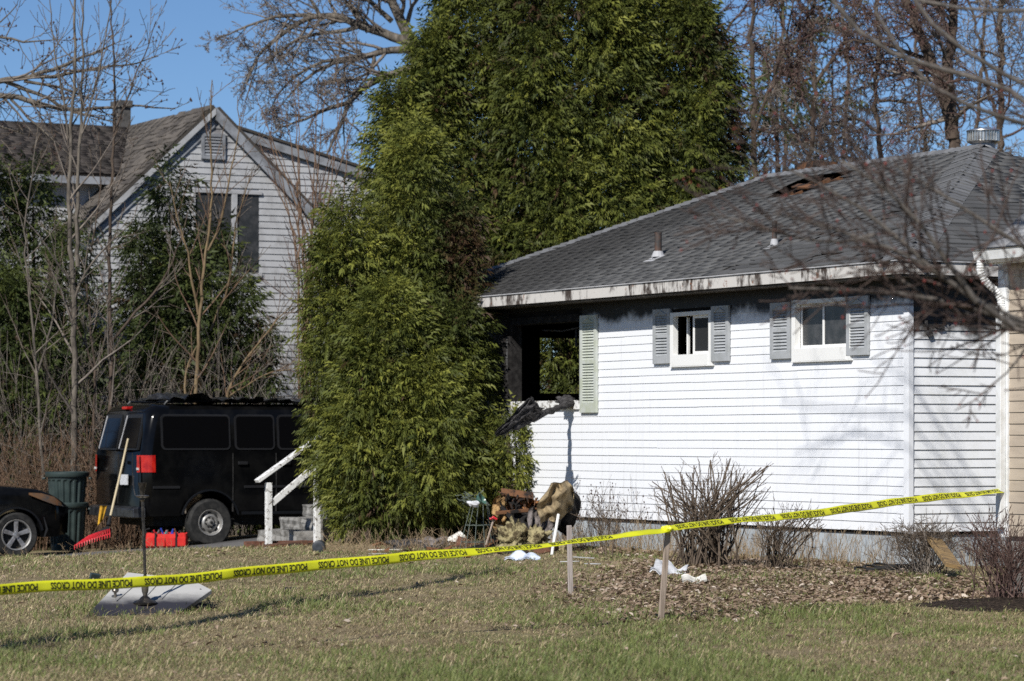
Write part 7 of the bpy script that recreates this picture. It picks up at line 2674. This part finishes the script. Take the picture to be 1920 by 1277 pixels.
leaf_litter('wall_leaves', 'dead leaves blown along the foot of the white house', pts, 58, 0.032)


def grass(n_tufts, per, seed):
    """Tufts of short blades over the visible lawn, denser where it shows larger."""
    rng = np.random.default_rng(seed)
    n = n_tufts * 3
    y = 17.2 + (44.5 - 17.2) * rng.random(n) ** 1.5
    x = rng.uniform(-1, 1, n) * y * 0.178
    ly = (x - DRV.o.x) * U.x + (y - DRV.o.y) * U.y
    big = np.sin(0.9 * x + 0.35 * y + 1.0) * np.sin(0.5 * x - 0.6 * y) + 0.6 * np.sin(2.1 * x - 0.9 * y) * np.sin(1.1 * x + 1.2 * y)
    fine = np.sin(5.3 * x + 2.2 * np.sin(3.1 * y)) * np.sin(4.4 * y + 1.7 * np.sin(2.3 * x))
    keep = (~in_house(x, y)) & (ly < 0.0 + 0.05 * rng.normal(size=n)) & (rng.random(n) > 0.3 * bed_density(x, y)) & (rng.random(n) < 0.72 + 0.28 * fine - 0.15 * (big < -0.75))
    x, y, big, fine = x[keep][:n_tufts], y[keep][:n_tufts], big[keep][:n_tufts], fine[keep][:n_tufts]
    px = 960 + F * x / y
    green = 0.38 + 0.45 * big + 0.10 * fine + 0.24 * np.clip((px - 900) / 600, -1, 1) + 0.12 * np.clip((23 - y) / 5, -1, 1)
    green -= 0.35 * np.clip((y - 34) / 6, 0, 1) * (x < -2.5)
    green -= 0.5 * bed_density(x, y)
    green = np.where(rng.random(len(x)) < np.clip(green, 0.05, 0.85), 0.85, 0.10)
    hs = rng.uniform(0.7, 1.5, len(x)) * (1 - 0.25 * (fine < -0.3)) * (1 + 0.35 * np.clip(big, -1, 1))
    lean = rng.uniform(0, 6.28, len(x))
    idx = np.repeat(np.arange(len(x)), per)
    n = len(idx)
    bx = x[idx] + rng.normal(0, 0.022, n)
    by = y[idx] + rng.normal(0, 0.035, n)
    is_g = rng.random(n) < green[idx]
    h = np.where(is_g, rng.uniform(0.03, 0.062, n), rng.uniform(0.03, 0.075, n)) * hs[idx]
    a = lean[idx] + rng.normal(0, 1.2, n)
    flat = np.where(is_g, rng.uniform(0.1, 1.3, n), rng.uniform(0.4, 3.2, n))
    straw = (~is_g) & (rng.random(n) < 0.30)
    h = np.where(straw, h * 2.1, h)
    flat = np.where(straw, rng.uniform(2.0, 6.0, n), flat)
    d = np.stack([np.cos(a) * flat, np.sin(a) * flat, np.ones(n)], -1)
    d /= np.linalg.norm(d, axis=1)[:, None]
    b = np.stack([bx, by, gz(bx, by) - 0.004], -1)
    w = np.stack([-np.sin(a + .6), np.cos(a + .6), 0 * a], -1) * (rng.uniform(0.0016, 0.0034, n) * (by / 20) ** 0.8)[:, None]
    mid = b + d * (h * .5)[:, None] + np.array([0, 0, 0.005])
    tip = b + d * h[:, None]
    tip[:, 2] -= h * 0.12 * flat
    V_ = np.stack([b, mid + w * 1.15, tip, mid - w * 1.15], 1)
    k = (np.arange(n) * 4)[:, None]
    t_ = np.where(is_g, rng.uniform(0.58, 1.0, n), rng.uniform(0.02, 0.5, n))
    o = fast('lawn_grass', V_.reshape(-1, 3), k + np.array([[0, 1, 2, 3]]), mat=M['grass'], tint=np.repeat(t_, 4))
    tag(o, 'patchy winter lawn of tan and green grass', 'grass', kind='stuff')


grass(46000, 6, 99)
